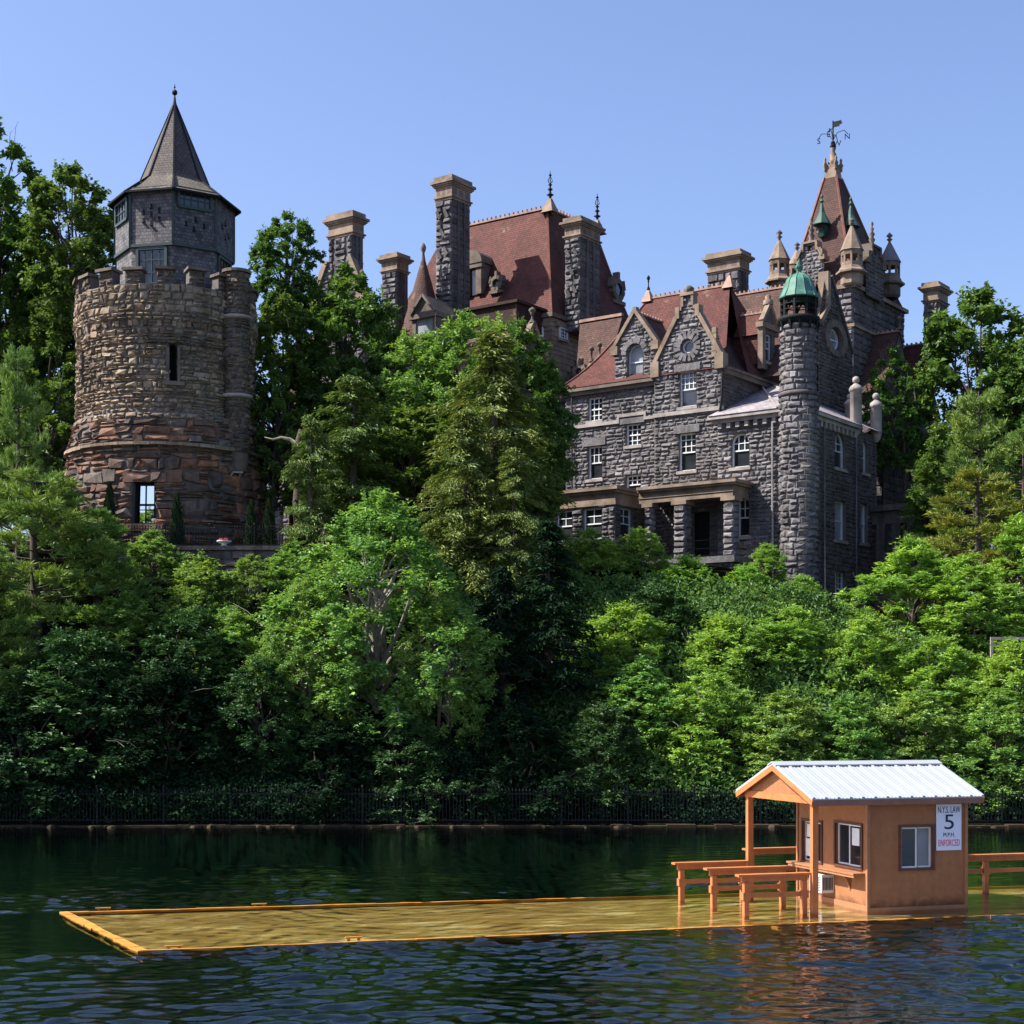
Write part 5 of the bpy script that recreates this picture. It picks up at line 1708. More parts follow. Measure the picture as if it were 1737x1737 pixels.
for k, z0_, z1_, w_, nc, nr_ in ((-1, zA1 - 2.0, zA1 - .12, .72, 4, 3), (0, zA2 - .75, zA2 + .1, .82, 5, 2), (1, zA1 - 2.0, zA1 - .12, .72, 4, 3), (-2, zA2 - 1.2, zA2 - .1, .8, 4, 2), (2, zA2 - .75, zA2 + .1, .8, 5, 2), (-3, zA1 - 2.0, zA1 - .12, .72, 4, 3)):
    P_ = face_P(k, ro * (1.03 if z1_ > zA1 else 1.0))
    o = (-hw * w_, hw * w_, z0_, z1_, 'r')
    window(tower, P_, o, nc, nr_, paint='green_paint', set_in=-.02, split=False, sill=False, fw=.14)
for k in (-1, 0, 1):   # dove holes
    P_ = face_P(k, ro * 1.03)
    if k == -1:
        sp = [(0, .75), (-.42, .45), (.42, .5), (0, .3), (-.42, 0), (.42, .02), (0, -.2)]
    elif k == 0:
        sp = [(.05, .15), (-.45, -.15), (.5, -.15), (-.05, -.4)]
    else:
        sp = [(0, .5), (-.4, .2), (.4, -.1), (0, -.3)]
    zc0 = (zA1 + zA2) / 2 - .05
    for s, z in sp:
        mb = MB()
        mb.pbox(P_, s - .06, s + .06, zc0 + z * .9 - .12, zc0 + z * .9 + .12, 0.0, .015)
        mb.pbox(P_, s - .08, s + .08, zc0 + z * .9 - .15, zc0 + z * .9 - .12, 0.0, .08)
        mb.build("dove_hole", 'void', tower)
# roof: flared eaves below a steep spire
re_, rk, zE, zK_, zP_ = 3.36, 1.78, CH + (HZ - 351) / FPX * TD - T0, CH + (HZ - 294) / FPX * (TD - 1.7) - T0, CH + (HZ - 170) / FPX * TD - T0
mb = MB()
for k in range(8):
    a, b = corner(k, re_), corner(k + 1, re_); c, d = corner(k + 1, rk), corner(k, rk)
    mb.patch((*a, zE), (*b, zE), (*c, zK_), (*d, zK_), 6, .12)
mb.build("eave_roof", 'eave_shingle', tower)
mb = MB()
for k in range(8):
    c, d = corner(k + 1, rk), corner(k, rk)
    mb.patch((*d, zK_), (*c, zK_), (0, 0, zP_), (0, 0, zP_))
mb.build("spire_roof", 'roof_shingle', tower)
mb = MB()
for k in range(8):
    a, d = corner(k, re_), corner(k, rk)
    mb.bar((*d, zK_ + .02), (0, 0, zP_), .09, .07); mb.bar((*a, zE), (*d, zK_), .09, .07)
    b = corner(k + 1, re_)
    mb.bar((*a, zE - .04), (*b, zE - .04), .1, .1)
    i1, i2 = corner(k, ro), corner(k + 1, ro)
    mb.add([(*a, zE - .09), (*b, zE - .09), (*i2, zE + .25), (*i1, zE + .25)], [(0, 1, 2, 3)])
mb.build("roof_hips", 'dark_iron', tower)
mb = MB()
zpl = lambda py: CH + (HZ - py) / FPX * TD - T0
mb.lathe((0, 0, 0), [(.12, zP_ - .5), (.05, zpl(163)), (.03, zpl(160))], 8)
mb.sphere((0, 0, zpl(155)), .15, 10)
mb.tube([(0, 0, zpl(158)), (0, 0, zpl(141))], .02, 5)
mb.sphere((0, 0, zpl(146)), .06, 6)
mb.build("ball_finial", 'dark_iron', tower)

for o in list(tower.children):
    if o.name.split('.')[0] in ('lantern_wall', 'corner_board', 'window', 'dove_hole', 'eave_roof', 'spire_roof', 'roof_hips', 'ball_finial'):
        o.location = (.4, .08, 0)

# ---- terrace wall, railing, flower bowl beside the tower
ty = 76.6
def wx(px, D):
    return (px - CX) / FPX * D
def wz(py, D):
    return CH + (HZ - py) / FPX * D
tw0, tw1 = wx(200, ty), wx(505, ty)
twz = wz(926, ty)
wl = thing("terrace_wall", "dark stone retaining wall under the railing at the foot of the round tower", "wall", (tw0, ty, 9.0))
mb = MB()
masonry(mb, lambda s, z, d: (s, -d, z), [(0, 0), (tw1 - tw0, 0), (tw1 - tw0, twz - 9.2), (0, twz - 9.2)], [], (.25, .5), (.4, 1.2), .1, .02, seed=500)
mb.box((0, .02, 0), (tw1 - tw0, 1.2, twz - 9.21), 1)
mb.build("wall_face", ['granite_dark', 'mortar'], wl)
mb = MB()
mb.box((-.05, -.15, twz - 9.2), (tw1 - tw0 + .05, 1.3, twz - 9.0))
mb.build("wall_cap", 'granite_dark', wl)

def picket_fence(name, label, P0, P1, h, bay, step, group=None, spear=True, lift=.06, rails=(.1, .86)):
    P0, P1 = Vector(P0), Vector(P1)
    L = (P1 - P0).length
    t = thing(name, label, "fence", P0, math.atan2(P1.y - P0.y, P1.x - P0.x), group)
    n = max(1, round(L / bay))
    b = L / n
    pan = None
    for i in range(n + 1):
        mb = MB()
        mb.box((i * b - .035, -.035, 0), (i * b + .035, .035, h * 1.04)); mb.sphere((i * b, 0, h * 1.08), .06, 6)
        mb.build("post", 'dark_iron', t)
        if i < n:
            if pan is None:
                mb = MB()
                for r in rails:
                    mb.box((.036, -.018, h * r - .02), (b - .036, .018, h * r + .02))
                m_ = int(b / step)
                for k in range(1, m_):
                    x = b * k / m_
                    mb.box((x - .013, -.013, lift), (x + .013, .013, h * .94))
                    if spear:
                        mb.lathe((x, 0, h * .94), [(.012, 0), (.03, .03), (0, .12)], 4)
                pan = mb.build("picket_panel", 'dark_iron', t)
            else:
                q = pan.copy(); COL.objects.link(q); q.parent = t; q.location = (i * b, 0, 0)
    return t
picket_fence("iron_railing", "black iron picket railing on the terrace wall below the round tower", (tw0, ty + .5, twz), (tw1, ty + .5, twz), 1.0, 1.9, .13)
fb = thing("flower_bowl", "white bowl planter with red flowers on the terrace wall", "planter", (wx(380, ty), ty + .05, twz))
mb = MB(); mb.lathe((0, 0, 0), [(.12, 0), (.16, .03), (.1, .08), (.24, .14), (.34, .2), (.36, .24), (.3, .23), (0, .2)], 16); mb.build("bowl", 'white_paint', fb)
M['red_flower'] = mat_plain("red_flower", (.35, .04, .03), .8, .4, 8)
mb = MB()
for k in range(40):
    t = rng.random() * 6.28; r = .26 * math.sqrt(rng.random())
    mb.sphere((r * math.cos(t), r * math.sin(t), .26 + rng.random() * .1 * (1 - r * 2)), .045, 6)
mb.build("flowers", 'red_flower', fb)

# shoreline railing
fy = 60.35
picket_fence("shore_railing", "long black iron picket railing along the shore under the trees", (wx(-60, fy), fy, .1), (wx(1290, fy - .0), fy, .1), 1.28, 2.4, .125)
picket_fence("shore_railing", "short black iron picket railing on the shore to the right of the booth", (wx(1300, fy), fy, .1), (wx(1800, fy), fy, .1), 1.15, 2.4, .125)
# guard rail of a path in the trees at the right
gr = thing("guard_rail", "pale grey pipe rail of a path among the shrubs at right", "railing", (wx(1680, 68), 68, ground_z(wx(1680, 68), 68).item() - .2))
gz_ = wz(1083, 68) - gr.location.z
mb = MB()
mb.box((0, -.04, gz_ - .06), (4.5, .04, gz_ + .06)); mb.box((0, -.03, gz_ - .3), (4.5, .03, gz_ - .24))
mb.build("rail", 'pale_stone', gr)
for x in (.05, 2.2, 4.4):
    mb = MB(); mb.box((x - .05, -.05, -.2), (x + .05, .05, gz_ - .065)); mb.build("post", 'pale_stone', gr)

# ================================================================ the flooded dock and the booth
def onwater(px, py, z=0.0):
    D = FPX * (CH - z) / (py - HZ)
    return ((px - CX) / FPX * D, D)
M['deck'] = None
def mat_deck():
    m, t, b, nd, lk = newmat("flooded_planks")
    tc = nd.new("ShaderNodeTexCoord")
    mp = nd.new("ShaderNodeMapping"); mp.inputs["Scale"].default_value = (.35, 1.0, 1)
    lk.new(tc.outputs["Object"], mp.inputs[0])
    n1 = noise(nd, lk, mp.outputs[0], 1.6, 7, .72)
    r1 = ramp(nd, [(.25, (.17, .095, .018)), (.42, (.32, .2, .04)), (.55, (.45, .31, .085)), (.66, (.8, .7, .42))])
    lk.new(n1.outputs[0], r1.inputs[0])
    br = nd.new("ShaderNodeTexBrick")
    lk.new(tc.outputs["Object"], br.inputs["Vector"])
    br.inputs["Scale"].default_value = 1.0; br.inputs["Brick Width"].default_value = 30; br.inputs["Row Height"].default_value = .145
    br.inputs["Mortar Size"].default_value = .006
    br.inputs["Color1"].default_value = (1, 1, 1, 1); br.inputs["Color2"].default_value = (.8, .8, .78, 1); br.inputs["Mortar"].default_value = (.35, .3, .25, 1)
    c = mulcol(nd, lk, r1.outputs[0], br.outputs[0])
    mp2 = nd.new("ShaderNodeMapping"); mp2.inputs["Scale"].default_value = (.5, 2.2, 1)      # silt and algae patches
    lk.new(tc.outputs["Object"], mp2.inputs[0])
    n2 = noise(nd, lk, mp2.outputs[0], 2.8, 6, .75)
    r2 = ramp(nd, [(.34, (.5, .42, .3)), (.5, (1, 1, 1)), (.66, (1.35, 1.3, 1.2))])
    lk.new(n2.outputs[0], r2.inputs[0])
    c = mulcol(nd, lk, c, r2.outputs[0])
    lk.new(c, b.inputs["Base Color"])
    b.inputs["Roughness"].default_value = .8
    return m
M['deck'] = mat_deck()
M['rim'] = mat_plain("orange_rim_board", (.45, .19, .025), .7, .35, 2.5)
M['orange_wood'] = mat_plain("orange_stained_wood", (.42, .14, .045), .65, .22, 3.0, bstr=.15)
M['booth_wall'] = mat_plain("booth_panel", (.285, .122, .052), .75, .14, 5.0, bstr=.35, bscale=30)
def stained(m):
    n = m.node_tree; nd, lk = n.nodes, n.links
    b = nd["Principled BSDF"]
    src = b.inputs["Base Color"].links[0].from_socket
    tc = nd.new("ShaderNodeTexCoord"); sp = nd.new("ShaderNodeSeparateXYZ"); lk.new(tc.outputs["Object"], sp.inputs[0])
    nz = noise(nd, lk, tc.outputs["Object"], 3.5, 5, .7)
    mm = nd.new("ShaderNodeMath"); mm.operation = 'MULTIPLY_ADD'; mm.inputs[1].default_value = .5; lk.new(nz.outputs[0], mm.inputs[0]); lk.new(sp.outputs[2], mm.inputs[2])
    r = ramp(nd, [(.3, (.35, .33, .28)), (.52, (1, 1, 1))]); lk.new(mm.outputs[0], r.inputs[0])
    mp = nd.new("ShaderNodeMapping"); mp.inputs["Scale"].default_value = (9, 9, .8); lk.new(tc.outputs["Object"], mp.inputs[0])
    n2 = noise(nd, lk, mp.outputs[0], 1.0, 4, .6)
    r2 = ramp(nd, [(.3, (.93, .92, .91)), (.6, (1.03, 1.03, 1.02))]); lk.new(n2.outputs[0], r2.inputs[0])
    lk.new(mulcol(nd, lk, mulcol(nd, lk, src, r.outputs[0]), r2.outputs[0]), b.inputs["Base Color"])
stained(M['booth_wall'])
M['booth_trim'] = mat_plain("booth_trim", (.3, .135, .062), .7, .15, 4.0)
M['metal_roof'] = mat_plain("metal_roofing", (.33, .355, .38), .45, .06, 1.0, metallic=.1)
M['sign_white'] = mat_plain("sign_white", (.62, .66, .78), .5, .03, 2.0)
M['sign_ink'] = mat_plain("sign_ink", (.02, .022, .045), .6, .1)
M['sign_red'] = mat_plain("sign_red", (.62, .06, .12), .6, .1)
M['paper'] = mat_plain("paper", (.62, .66, .68), .8, .06)
dk_a = math.atan2(.295, .955)
nl = onwater(242, 1614)
DKF = Frame(nl[0], nl[1], 0.0, dk_a)
dock = thing("dock", "long dock flooded just under the water with orange edge boards", "dock", (nl[0], nl[1], 0), dk_a)
fl = onwater(108, 1548)
flu, flv = DKF.front(0, 0)[0], 0
def to_local(F, p):
    dx, dy = p[0] - F.o[0], p[1] - F.o[1]
    return (dx * F.eu[0] + dy * F.eu[1], dx * F.ev[0] + dy * F.ev[1])
fl_l = to_local(DKF, fl)
DL = 30.0
fr_l = to_local(DKF, onwater(1120, 1519))
sl_ = (fr_l[1] - fl_l[1]) / (fr_l[0] - fl_l[0])
far = lambda u: fl_l[1] + sl_ * (u - fl_l[0])
mb = MB()
mb.add([(0, .07, -.075), (DL, .07, -.075), (DL, far(DL), -.075), (fl_l[0], fl_l[1], -.075), (0, .07, -.2), (DL, .07, -.2), (DL, far(DL), -.2), (fl_l[0], fl_l[1], -.2)], [(0, 1, 2, 3), (0, 1, 5, 4), (1, 2, 6, 5), (2, 3, 7, 6), (3, 0, 4, 7)])
mb.build("deck", 'deck', dock)
def rough_board(A, B, wd, ht, seed, jz=.007):
    """a worn edge timber: many short lengths, none quite in line"""
    r_ = random.Random(seed)
    A, B = Vector(A), Vector(B)
    n = max(2, int((B - A).length / .55))
    sd_ = (B - A).normalized().cross(Vector((0, 0, 1)))
    mb = MB()
    for k in range(n):
        p, q = A.lerp(B, k / n), A.lerp(B, (k + 1.01) / n)
        o1 = sd_ * r_.uniform(-.012, .012) + Vector((0, 0, r_.uniform(-jz, jz)))
        o2 = sd_ * r_.uniform(-.012, .012) + Vector((0, 0, r_.uniform(-jz, jz)))
        mb.bar(p + o1, q + o2, wd * r_.uniform(.75, 1.15), ht)
    return mb.build("edge_board", 'rim', dock)
rough_board((-.05, .02, -.045), (DL, .02, -.075), .085, .13, 1)
rough_board((0, -.02, -.016), (fl_l[0], fl_l[1], -.012), .19, .06, 2)
rough_board((fl_l[0] - .05, fl_l[1], -.018), (DL, far(DL), -.055), .09, .06, 3)
bq = to_local(DKF, onwater(1255, 1560)); bq2 = to_local(DKF, onwater(1330, 1572))
rough_board((bq[0], bq[1], -.06), (bq2[0], bq2[1], -.06), .1, .06, 4)
for px, py in ((175, 1543), (440, 1536), (295, 1608), (600, 1593)):
    q = to_local(DKF, onwater(px, py))
    mb = MB()
    mb.box((q[0] - .16, q[1] - .03, .02), (q[0] + .16, q[1] + .03, .045))
    mb.box((q[0] - .12, q[1] - .03, -.06), (q[0] - .07, q[1] + .03, .02)); mb.box((q[0] + .07, q[1] - .03, -.06), (q[0] + .12, q[1] + .03, .02))
    mb.build("mooring_cleat", 'rim', dock)
hc = (7.53, 34.3)
HA = R(17)
HF = Frame(hc[0], hc[1], 0.0, HA)
hut = thing("dock_booth", "small orange brown ticket booth with white metal roof on the flooded dock", "booth", (hc[0], hc[1], 0), HA)
HW, HD = 2.37, 3.2
PS = Pfront(0.0)                       # wall with the sign
PE = Pleft(0.0)                        # gable end with the counter
w_e = HF.front
he1 = HF.front(1638, 1440, 0)[0]
HW = he1
zw = 2.42
so = (HF.front(1528, 1435, 0)[0], HF.front(1581, 1435, 0)[0], HF.front(1555, 1472, 0)[1], HF.front(1555, 1403, 0)[1], 'r')
eo1 = (HF.side(1462, 1430, 0)[0], HF.side(1418, 1430, 0)[0], HF.side(1440, 1468, 0)[1], HF.side(1440, 1398, 0)[1], 'r')
eo2 = (HF.side(1394, 1420, 0)[0], min(HD - .25, HF.side(1353, 1420, 0)[0]), HF.side(1365, 1459, 0)[1], HF.side(1365, 1392, 0)[1], 'r')
def panel(name, P, out, ops, mat, depth=.1):
    mb = MB()
    mb.poly(P, [out] + [op_loop(o)[::-1] for o in ops], 0.0)
    for o in ops:
        mb.rim(P, op_loop(o), 0.0, -depth)
    return mb.build(name, mat, hut)
panel("front_wall", PS, [(0, -.35), (HW, -.35), (HW, zw), (0, zw)], [so], 'booth_wall')
zrid = 3.0
yr_ = HD / 2
zr_in = lambda y: zw + (zrid - .1 - zw) * (1 - abs(y - yr_) / yr_)
panel("end_wall", PE, [(0, -.35), (HD, -.35), (HD, zw), (yr_, zrid - .08), (0, zw)], [eo1, eo2], 'booth_wall')
panel("back_wall", Pfront(HD), [(0, -.35), (HW, -.35), (HW, zw), (0, zw)], [], 'booth_wall')
panel("side_wall", Pright(HW), [(0, -.35), (HD, -.35), (HD, zw), (yr_, zrid - .08), (0, zw)], [], 'booth_wall')
mb = MB()
for (x, y) in ((0, 0), (HW, 0), (0, HD), (HW, HD)):
    mb.box((x - .035, y - .035, -.35), (x + .035, y + .035, zw - .03))
mb.build("corner_trim", 'booth_trim', hut)
for x in (HW * .5,):
    mb = MB(); mb.box((x - .006, -.004, -.3), (x + .006, -.0005, zw - .1)); mb.build("panel_seam", 'brown_trim' if 'brown_trim' in M else 'booth_trim', hut)
mb = MB(); mb.box((-.03, -.03, -.35), (HW + .03, .0, .08)); mb.box((-.03, 0.002, -.35), (0.0, HD, .12)); mb.build("base_board", 'booth_trim', hut)
# sliding windows
M['brown_trim'] = mat_plain("brown_trim", (.09, .04, .025), .6, .2, 5)
def slider(P, o, papers, flip=False):
    s0, s1, z0, z1, _ = o
    mb = MB()
    t = .055
    for a, b, c, d in ((s0 - t, s1 + t, z1, z1 + t), (s0 - t, s1 + t, z0 - t, z0), (s0 - t, s0, z0, z1), (s1, s1 + t, z0, z1)):
        mb.pbox(P, a, b, c, d, -.02, .035)
    o_ = mb.build("window", 'brown_trim', hut)
    mb = MB()
    m_ = (s0 + s1) / 2
    for a, b, d in ((s0, m_ + .02, -.02), (m_ - .02, s1, -.06)):
        for q in ((a, b, z0, z0 + .035), (a, b, z1 - .035, z1), (a, a + .035, z0 + .035, z1 - .035), (b - .035, b, z0 + .035, z1 - .035)):
            mb.pbox(P, *q, d - .03, d)
    mb.build("sash", 'white_paint', o_)
    mb = MB(); mb.poly(P, [[(s0, z0), (m_, z0), (m_, z1), (s0, z1)]], -.04); mb.build("pane", 'glass', o_)
    mb = MB(); mb.poly(P, [[(m_, z0), (s1, z0), (s1, z1), (m_, z1)]], -.08); mb.build("pane", papers.get('pane2', 'glass'), o_)
    for (a, b, c, d) in papers.get('sheets', []):
        mb = MB(); mb.pbox(P, s0 + (s1 - s0) * a, s0 + (s1 - s0) * b, z0 + (z1 - z0) * c, z0 + (z1 - z0) * d, -.035, -.028); mb.build("notice_paper", 'paper', o_)
    return o_
slider(PS, so, {'pane2': 'blind'})
slider(PE, eo1, {'sheets': [(.14, .42, .5, .92)]})
slider(PE, eo2, {'sheets': [(.42, .85, .6, .93), (.5, .9, .12, .56)]})
# counter with brackets, air conditioner
zc = HF.side(1430, 1478, 0)[1]
zc = HF.side(1466, 1481, 0)[1]
mb = MB(); mb.box((-.28, .12, zc - .04), (-.001, HD + .05, zc)); mb.box((-.26, .14, zc - .1), (-.23, HD, zc - .04)); mb.build("counter_shelf", 'booth_trim', hut)
for y in (.75, 2.6):
    mb = MB()
    mb.add([(-.25, y - .03, zc - .052), (0, y - .03, zc - .052), (0, y - .03, zc - .45), (-.1, y - .03, zc - .2), (-.25, y + .03, zc - .052), (0, y + .03, zc - .052), (0, y + .03, zc - .45), (-.1, y + .03, zc - .2)], [(0, 1, 2, 3), (4, 5, 6, 7), (0, 1, 5, 4), (2, 3, 7, 6), (0, 3, 7, 4)])
    mb.build("shelf_bracket", 'booth_trim', hut)
ay = HF.side(1404, 1490, -.0)[0]
az = zc - .16
ac = MB(); ac.box((-.3, ay - .28, az - .4), (-.001, ay + .28, az)); acx = ac.build("air_conditioner", 'white_paint', hut)
mb = MB()
for k in range(9):
    mb.box((-.306, ay - .24, az - .36 + k * .036), (-.3, ay + .1, az - .345 + k * .036))
for k in range(7):
    mb.box((-.26 + k * .035, ay - .286, az - .34), (-.24 + k * .035, ay - .28, az - .06))
mb.build("grille", 'dark_iron', acx)
# porch posts, beams, gable
XP = -1.25
for y in (0.02, HD - .05):
    mb = MB(); mb.box((XP - .065, y - .065, -.3), (XP + .065, y + .065, zw - .12)); mb.build("porch_post", 'orange_wood', hut)
mb = MB()
mb.box((XP - .06, -.08, zw - .12), (XP + .06, HD + .08, zw + .03))
mb.box((XP + .06, -.08, zw - .118), (-.036, .06, zw + .028)); mb.box((XP + .06, HD - .06, zw - .118), (-.036, HD + .08, zw + .028))
mb.build("porch_beam", 'orange_wood', hut)
Pg = Pleft(XP - .03)
mb = MB()
out = [(-.1, zw + .03), (HD + .1, zw + .03), (yr_, zrid - .02)]
mb.poly(Pg, [out], 0.0); mb.poly(Pg, [out], -.04); mb.rim(Pg, out, 0, -.04)
mb.build("gable_panel", 'booth_wall', hut)
# roof
XR0, XR1, OV = -1.45, HW + .29, .27
sl = (zrid - zw) / yr_
zr0 = zrid + .1
zr1 = zr0 - sl * (yr_ + OV)
mb = MB()
for sgn in (-1, 1):
    ye = yr_ + sgn * (yr_ + OV)
    A, B, C_, D_ = (XR0, ye, zr1), (XR1, ye, zr1), (XR1, yr_, zr0), (XR0, yr_, zr0)
    dn = Vector((0, 0, -.025))
    mb.add([A, B, C_, D_] + [tuple(Vector(q) + dn) for q in (A, B, C_, D_)], [(0, 1, 2, 3), (4, 5, 6, 7), (0, 1, 5, 4), (1, 2, 6, 5), (3, 0, 4, 7)])
    n = 14
    for k in range(n + 1):
        x = XR0 + .04 + (XR1 - XR0 - .08) * k / n
        mb.bar((x, ye, zr1 + .014), (x, yr_, zr0 + .014), .055, .04)
        if k < n:
            for e in (.33, .66):
                x2 = x + (XR1 - XR0 - .08) / n * e
                mb.bar((x2, ye, zr1 + .004), (x2, yr_, zr0 + .004), .02, .014)
rf = mb.build("metal_roof", 'metal_roof', hut)
mb = MB()
mb.bar((XR0 - .01, yr_ - .1, zr0 + .0), (XR1 + .01, yr_ - .1, zr0 + .0), .22, .03, up=(0, -sl, 1)); mb.bar((XR0 - .01, yr_ + .1, zr0 + .0), (XR1 + .01, yr_ + .1, zr0 + .0), .22, .03, up=(0, sl, 1))
mb.build("ridge_cap", 'metal_roof', rf)
for x in (XR0 + .02, XR1 - .02):
    for sgn in (-1, 1):
        mb = MB(); mb.bar((x, yr_ + sgn * (yr_ + OV - .01), zr1 - .085), (x + .002 * sgn, yr_, zr0 - .085), .04, .12); mb.build("barge_board", 'orange_wood', hut)
M['fascia'] = mat_plain("fascia_board", (.2, .1, .075), .7, .15, 4)
for ye in (-OV + .02, HD + OV - .02):
    mb = MB(); mb.box((XR0 + .05, ye - .018, zr1 - .15), (XR1 - .05, ye + .018, zr1 - .028)); mb.build("fascia", 'fascia', hut)
mb = MB()
mb.add([(XR0 + .06, -OV + .04, zr1 - .03), (XR1 - .06, -OV + .04, zr1 - .03), (XR1 - .06, yr_, zr0 - .04), (XR0 + .06, yr_, zr0 - .04)], [(0, 1, 2, 3)])
mb.add([(XR0 + .06, HD + OV - .04, zr1 - .03), (XR1 - .06, HD + OV - .04, zr1 - .03), (XR1 - .06, yr_, zr0 - .04), (XR0 + .06, yr_, zr0 - .04)], [(0, 1, 2, 3)])
mb.build("soffit", 'booth_trim', hut)

# speed limit sign, hung on the booth
s0, s1 = HF.front(1587, 1400, 0)[0], HF.front(1629, 1400, 0)[0]
q0, q1 = HF.front(1608, 1442, 0)[1], HF.front(1608, 1364, 0)[1]
SW, SH = s1 - s0, q1 - q0
wpos = HF.world((s0 + s1) / 2, -.03, q0)
sign = thing("speed_limit_sign", "white speed limit sign reading 5 M.P.H. on the booth wall", "sign", wpos, HA)
mb = MB(); mb.box((-SW / 2, -.012, 0), (SW / 2, .012, SH)); mb.build("board", 'sign_white', sign)
for txt, size, zz, mt, wd in (("N.Y.S. LAW", .2, .875, 'sign_ink', .9), ("5", .46, .6, 'sign_ink', .38), ("M.P.H.", .125, .335, 'sign_ink', .46), ("ENFORCED", .2, .155, 'sign_red', .86)):
    o = text_mesh(txt, size, mt, "lettering", sign, .002)
    bw = max(v.co.x for v in o.data.vertices) - min(v.co.x for v in o.data.vertices)
    cxm = (max(v.co.x for v in o.data.vertices) + min(v.co.x for v in o.data.vertices)) / 2
    k = wd * SW / bw
    o.scale = (k, 1.0, 1)
    o.location = (-cxm * k, -.0155, SH * zz)
    o.rotation_euler = (R(90), 0, 0)

# queue rails: a wide cap board on posts with a middle rail
def queue_rail(label, y, x0, x1, zt, group="queue rails left of the booth", posts=None, zm=.42):
    p = HF.world(x0, y, 0)
    t = thing("queue_rail", label, "railing", p, HA, group)
    L = x1 - x0
    mb = MB(); mb.box((-.1, -.1, zt - .045), (L, .1, zt)); mb.build("cap_board", 'orange_wood', t)
    mb = MB(); mb.box((.0, -.03, zt - .16), (L - .05, .03, zt - .047)); mb.build("apron", 'orange_wood', t)
    mb = MB(); mb.box((.1, -.025, zm - .05), (L - .05, .025, zm + .05)); mb.build("mid_rail", 'orange_wood', t)
    for x in (posts or (.1, L - .12)):
        mb = MB(); mb.box((x - .055, -.055, -.3), (x + .055, .055, zt - .165)); mb.box((x - .085, -.065, zm - .09), (x + .085, .065, zm + .07)); mb.build("post", 'orange_wood', t)
zrail = HF.front(1265, 1486, 0)[1]
queue_rail("nearest of the three orange queue rails left of the booth", 0.12, HF.front(1250, 1488, .12)[0] + .1, XP - .07, HF.front(1265, 1483, .12)[1])
queue_rail("middle one of the three orange queue rails left of the booth", 1.55, HF.front(1196, 1475, 1.55)[0] + .1, XP + .15, HF.front(1210, 1472, 1.55)[1])
queue_rail("farthest of the three orange queue rails left of the booth", HD - .1, HF.front(1139, 1466, HD)[0] + .1, XP - .07, HF.front(1155, 1462, HD)[1])
zf_ = HF.front(1300, 1438, 5.2)[1]
queue_rail("orange rail behind the booth porch over the dark water", 5.2, HF.front(1268, 1440, 5.2)[0], HF.front(1400, 1438, 5.2)[0], zf_, group=None)
x0r = HW + .06
yq = 2.6
queue_rail("orange rail running right from the booth to the picture edge", yq, x0r, x0r + 5.0, HF.front(1672, 1449, yq)[1], group=None, posts=(HF.front(1672, 1480, yq)[0] - x0r, 3.4), zm=.5)
# ================================================================ vegetation
LEAF = {
 'bright': [(.115, .24, .036), (.17, .335, .055), (.23, .42, .07), (.32, .5, .11), (.135, .275, .042)],
 'fresh': [(.085, .19, .042), (.13, .265, .06), (.19, .345, .078), (.26, .41, .105), (.1, .215, .047)],
 'maple': [(.052, .12, .026), (.085, .17, .036), (.13, .23, .05), (.065, .14, .03)],
 'mid': [(.025, .065, .02), (.042, .1, .03), (.07, .145, .042), (.032, .08, .025)],  # half shade of the bank put into the leaf colour
 'dark': [(.006, .02, .01), (.011, .032, .015), (.02, .05, .022), (.009, .028, .013)],  # deep shade under the trees painted in as near-black leaves
 'hemlock': [(.075, .13, .03), (.12, .185, .042), (.19, .25, .058), (.09, .15, .035)],
 'pine': [(.1, .19, .04), (.155, .265, .055), (.22, .34, .075), (.12, .22, .045)],
 'yellow': [(.13, .17, .024), (.19, .23, .036), (.26, .275, .045), (.1, .15, .025)],
 'cedar': [(.012, .03, .012), (.025, .055, .018), (.04, .08, .022), (.018, .04, .014)],
}
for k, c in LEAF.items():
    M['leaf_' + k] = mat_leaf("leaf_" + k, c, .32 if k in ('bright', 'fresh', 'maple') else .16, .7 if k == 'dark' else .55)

def unit(v):
    return v / np.maximum(1e-9, np.linalg.norm(v, axis=-1, keepdims=True))

def leaf_quads(c, ax, nr, ln, wd):
    """pointed leaf-like quads: centre, long axis, normal, length, width"""
    ax = unit(ax)
    sd = unit(np.cross(nr, ax))
    nn = np.cross(ax, sd)
    a = ax * ln[:, None]; s = sd * wd[:, None]
    fold = nn * (wd * .35)[:, None]
    co = np.stack([c - a * .5, c + s * .5 + fold - a * .05, c + a * .5, c - s * .5 + fold - a * .05], 1)
    return co

def quads_mesh(name, co, mat):
    n = len(co)
    return np_mesh(name, co.reshape(-1, 3), np.arange(n * 4).reshape(n, 4), mat, link=False)

def mb_mesh(mb, name, mat):
    o = mb.build(name, mat)
    me = o.data
    bpy.data.objects.remove(o)
    return me

def curve_pts(a, b, rng, n=5, bow=.12):
    a, b = np.array(a, float), np.array(b, float)
    L = np.linalg.norm(b - a)
    off = rng.normal(0, 1, 3) * bow * L
    out = []
    for i in range(n):
        t = i / (n - 1)
        out.append(tuple(a + (b - a) * t + off * math.sin(PI * t) + np.array([0, 0, .1 * L * math.sin(PI * t)])))
    return out

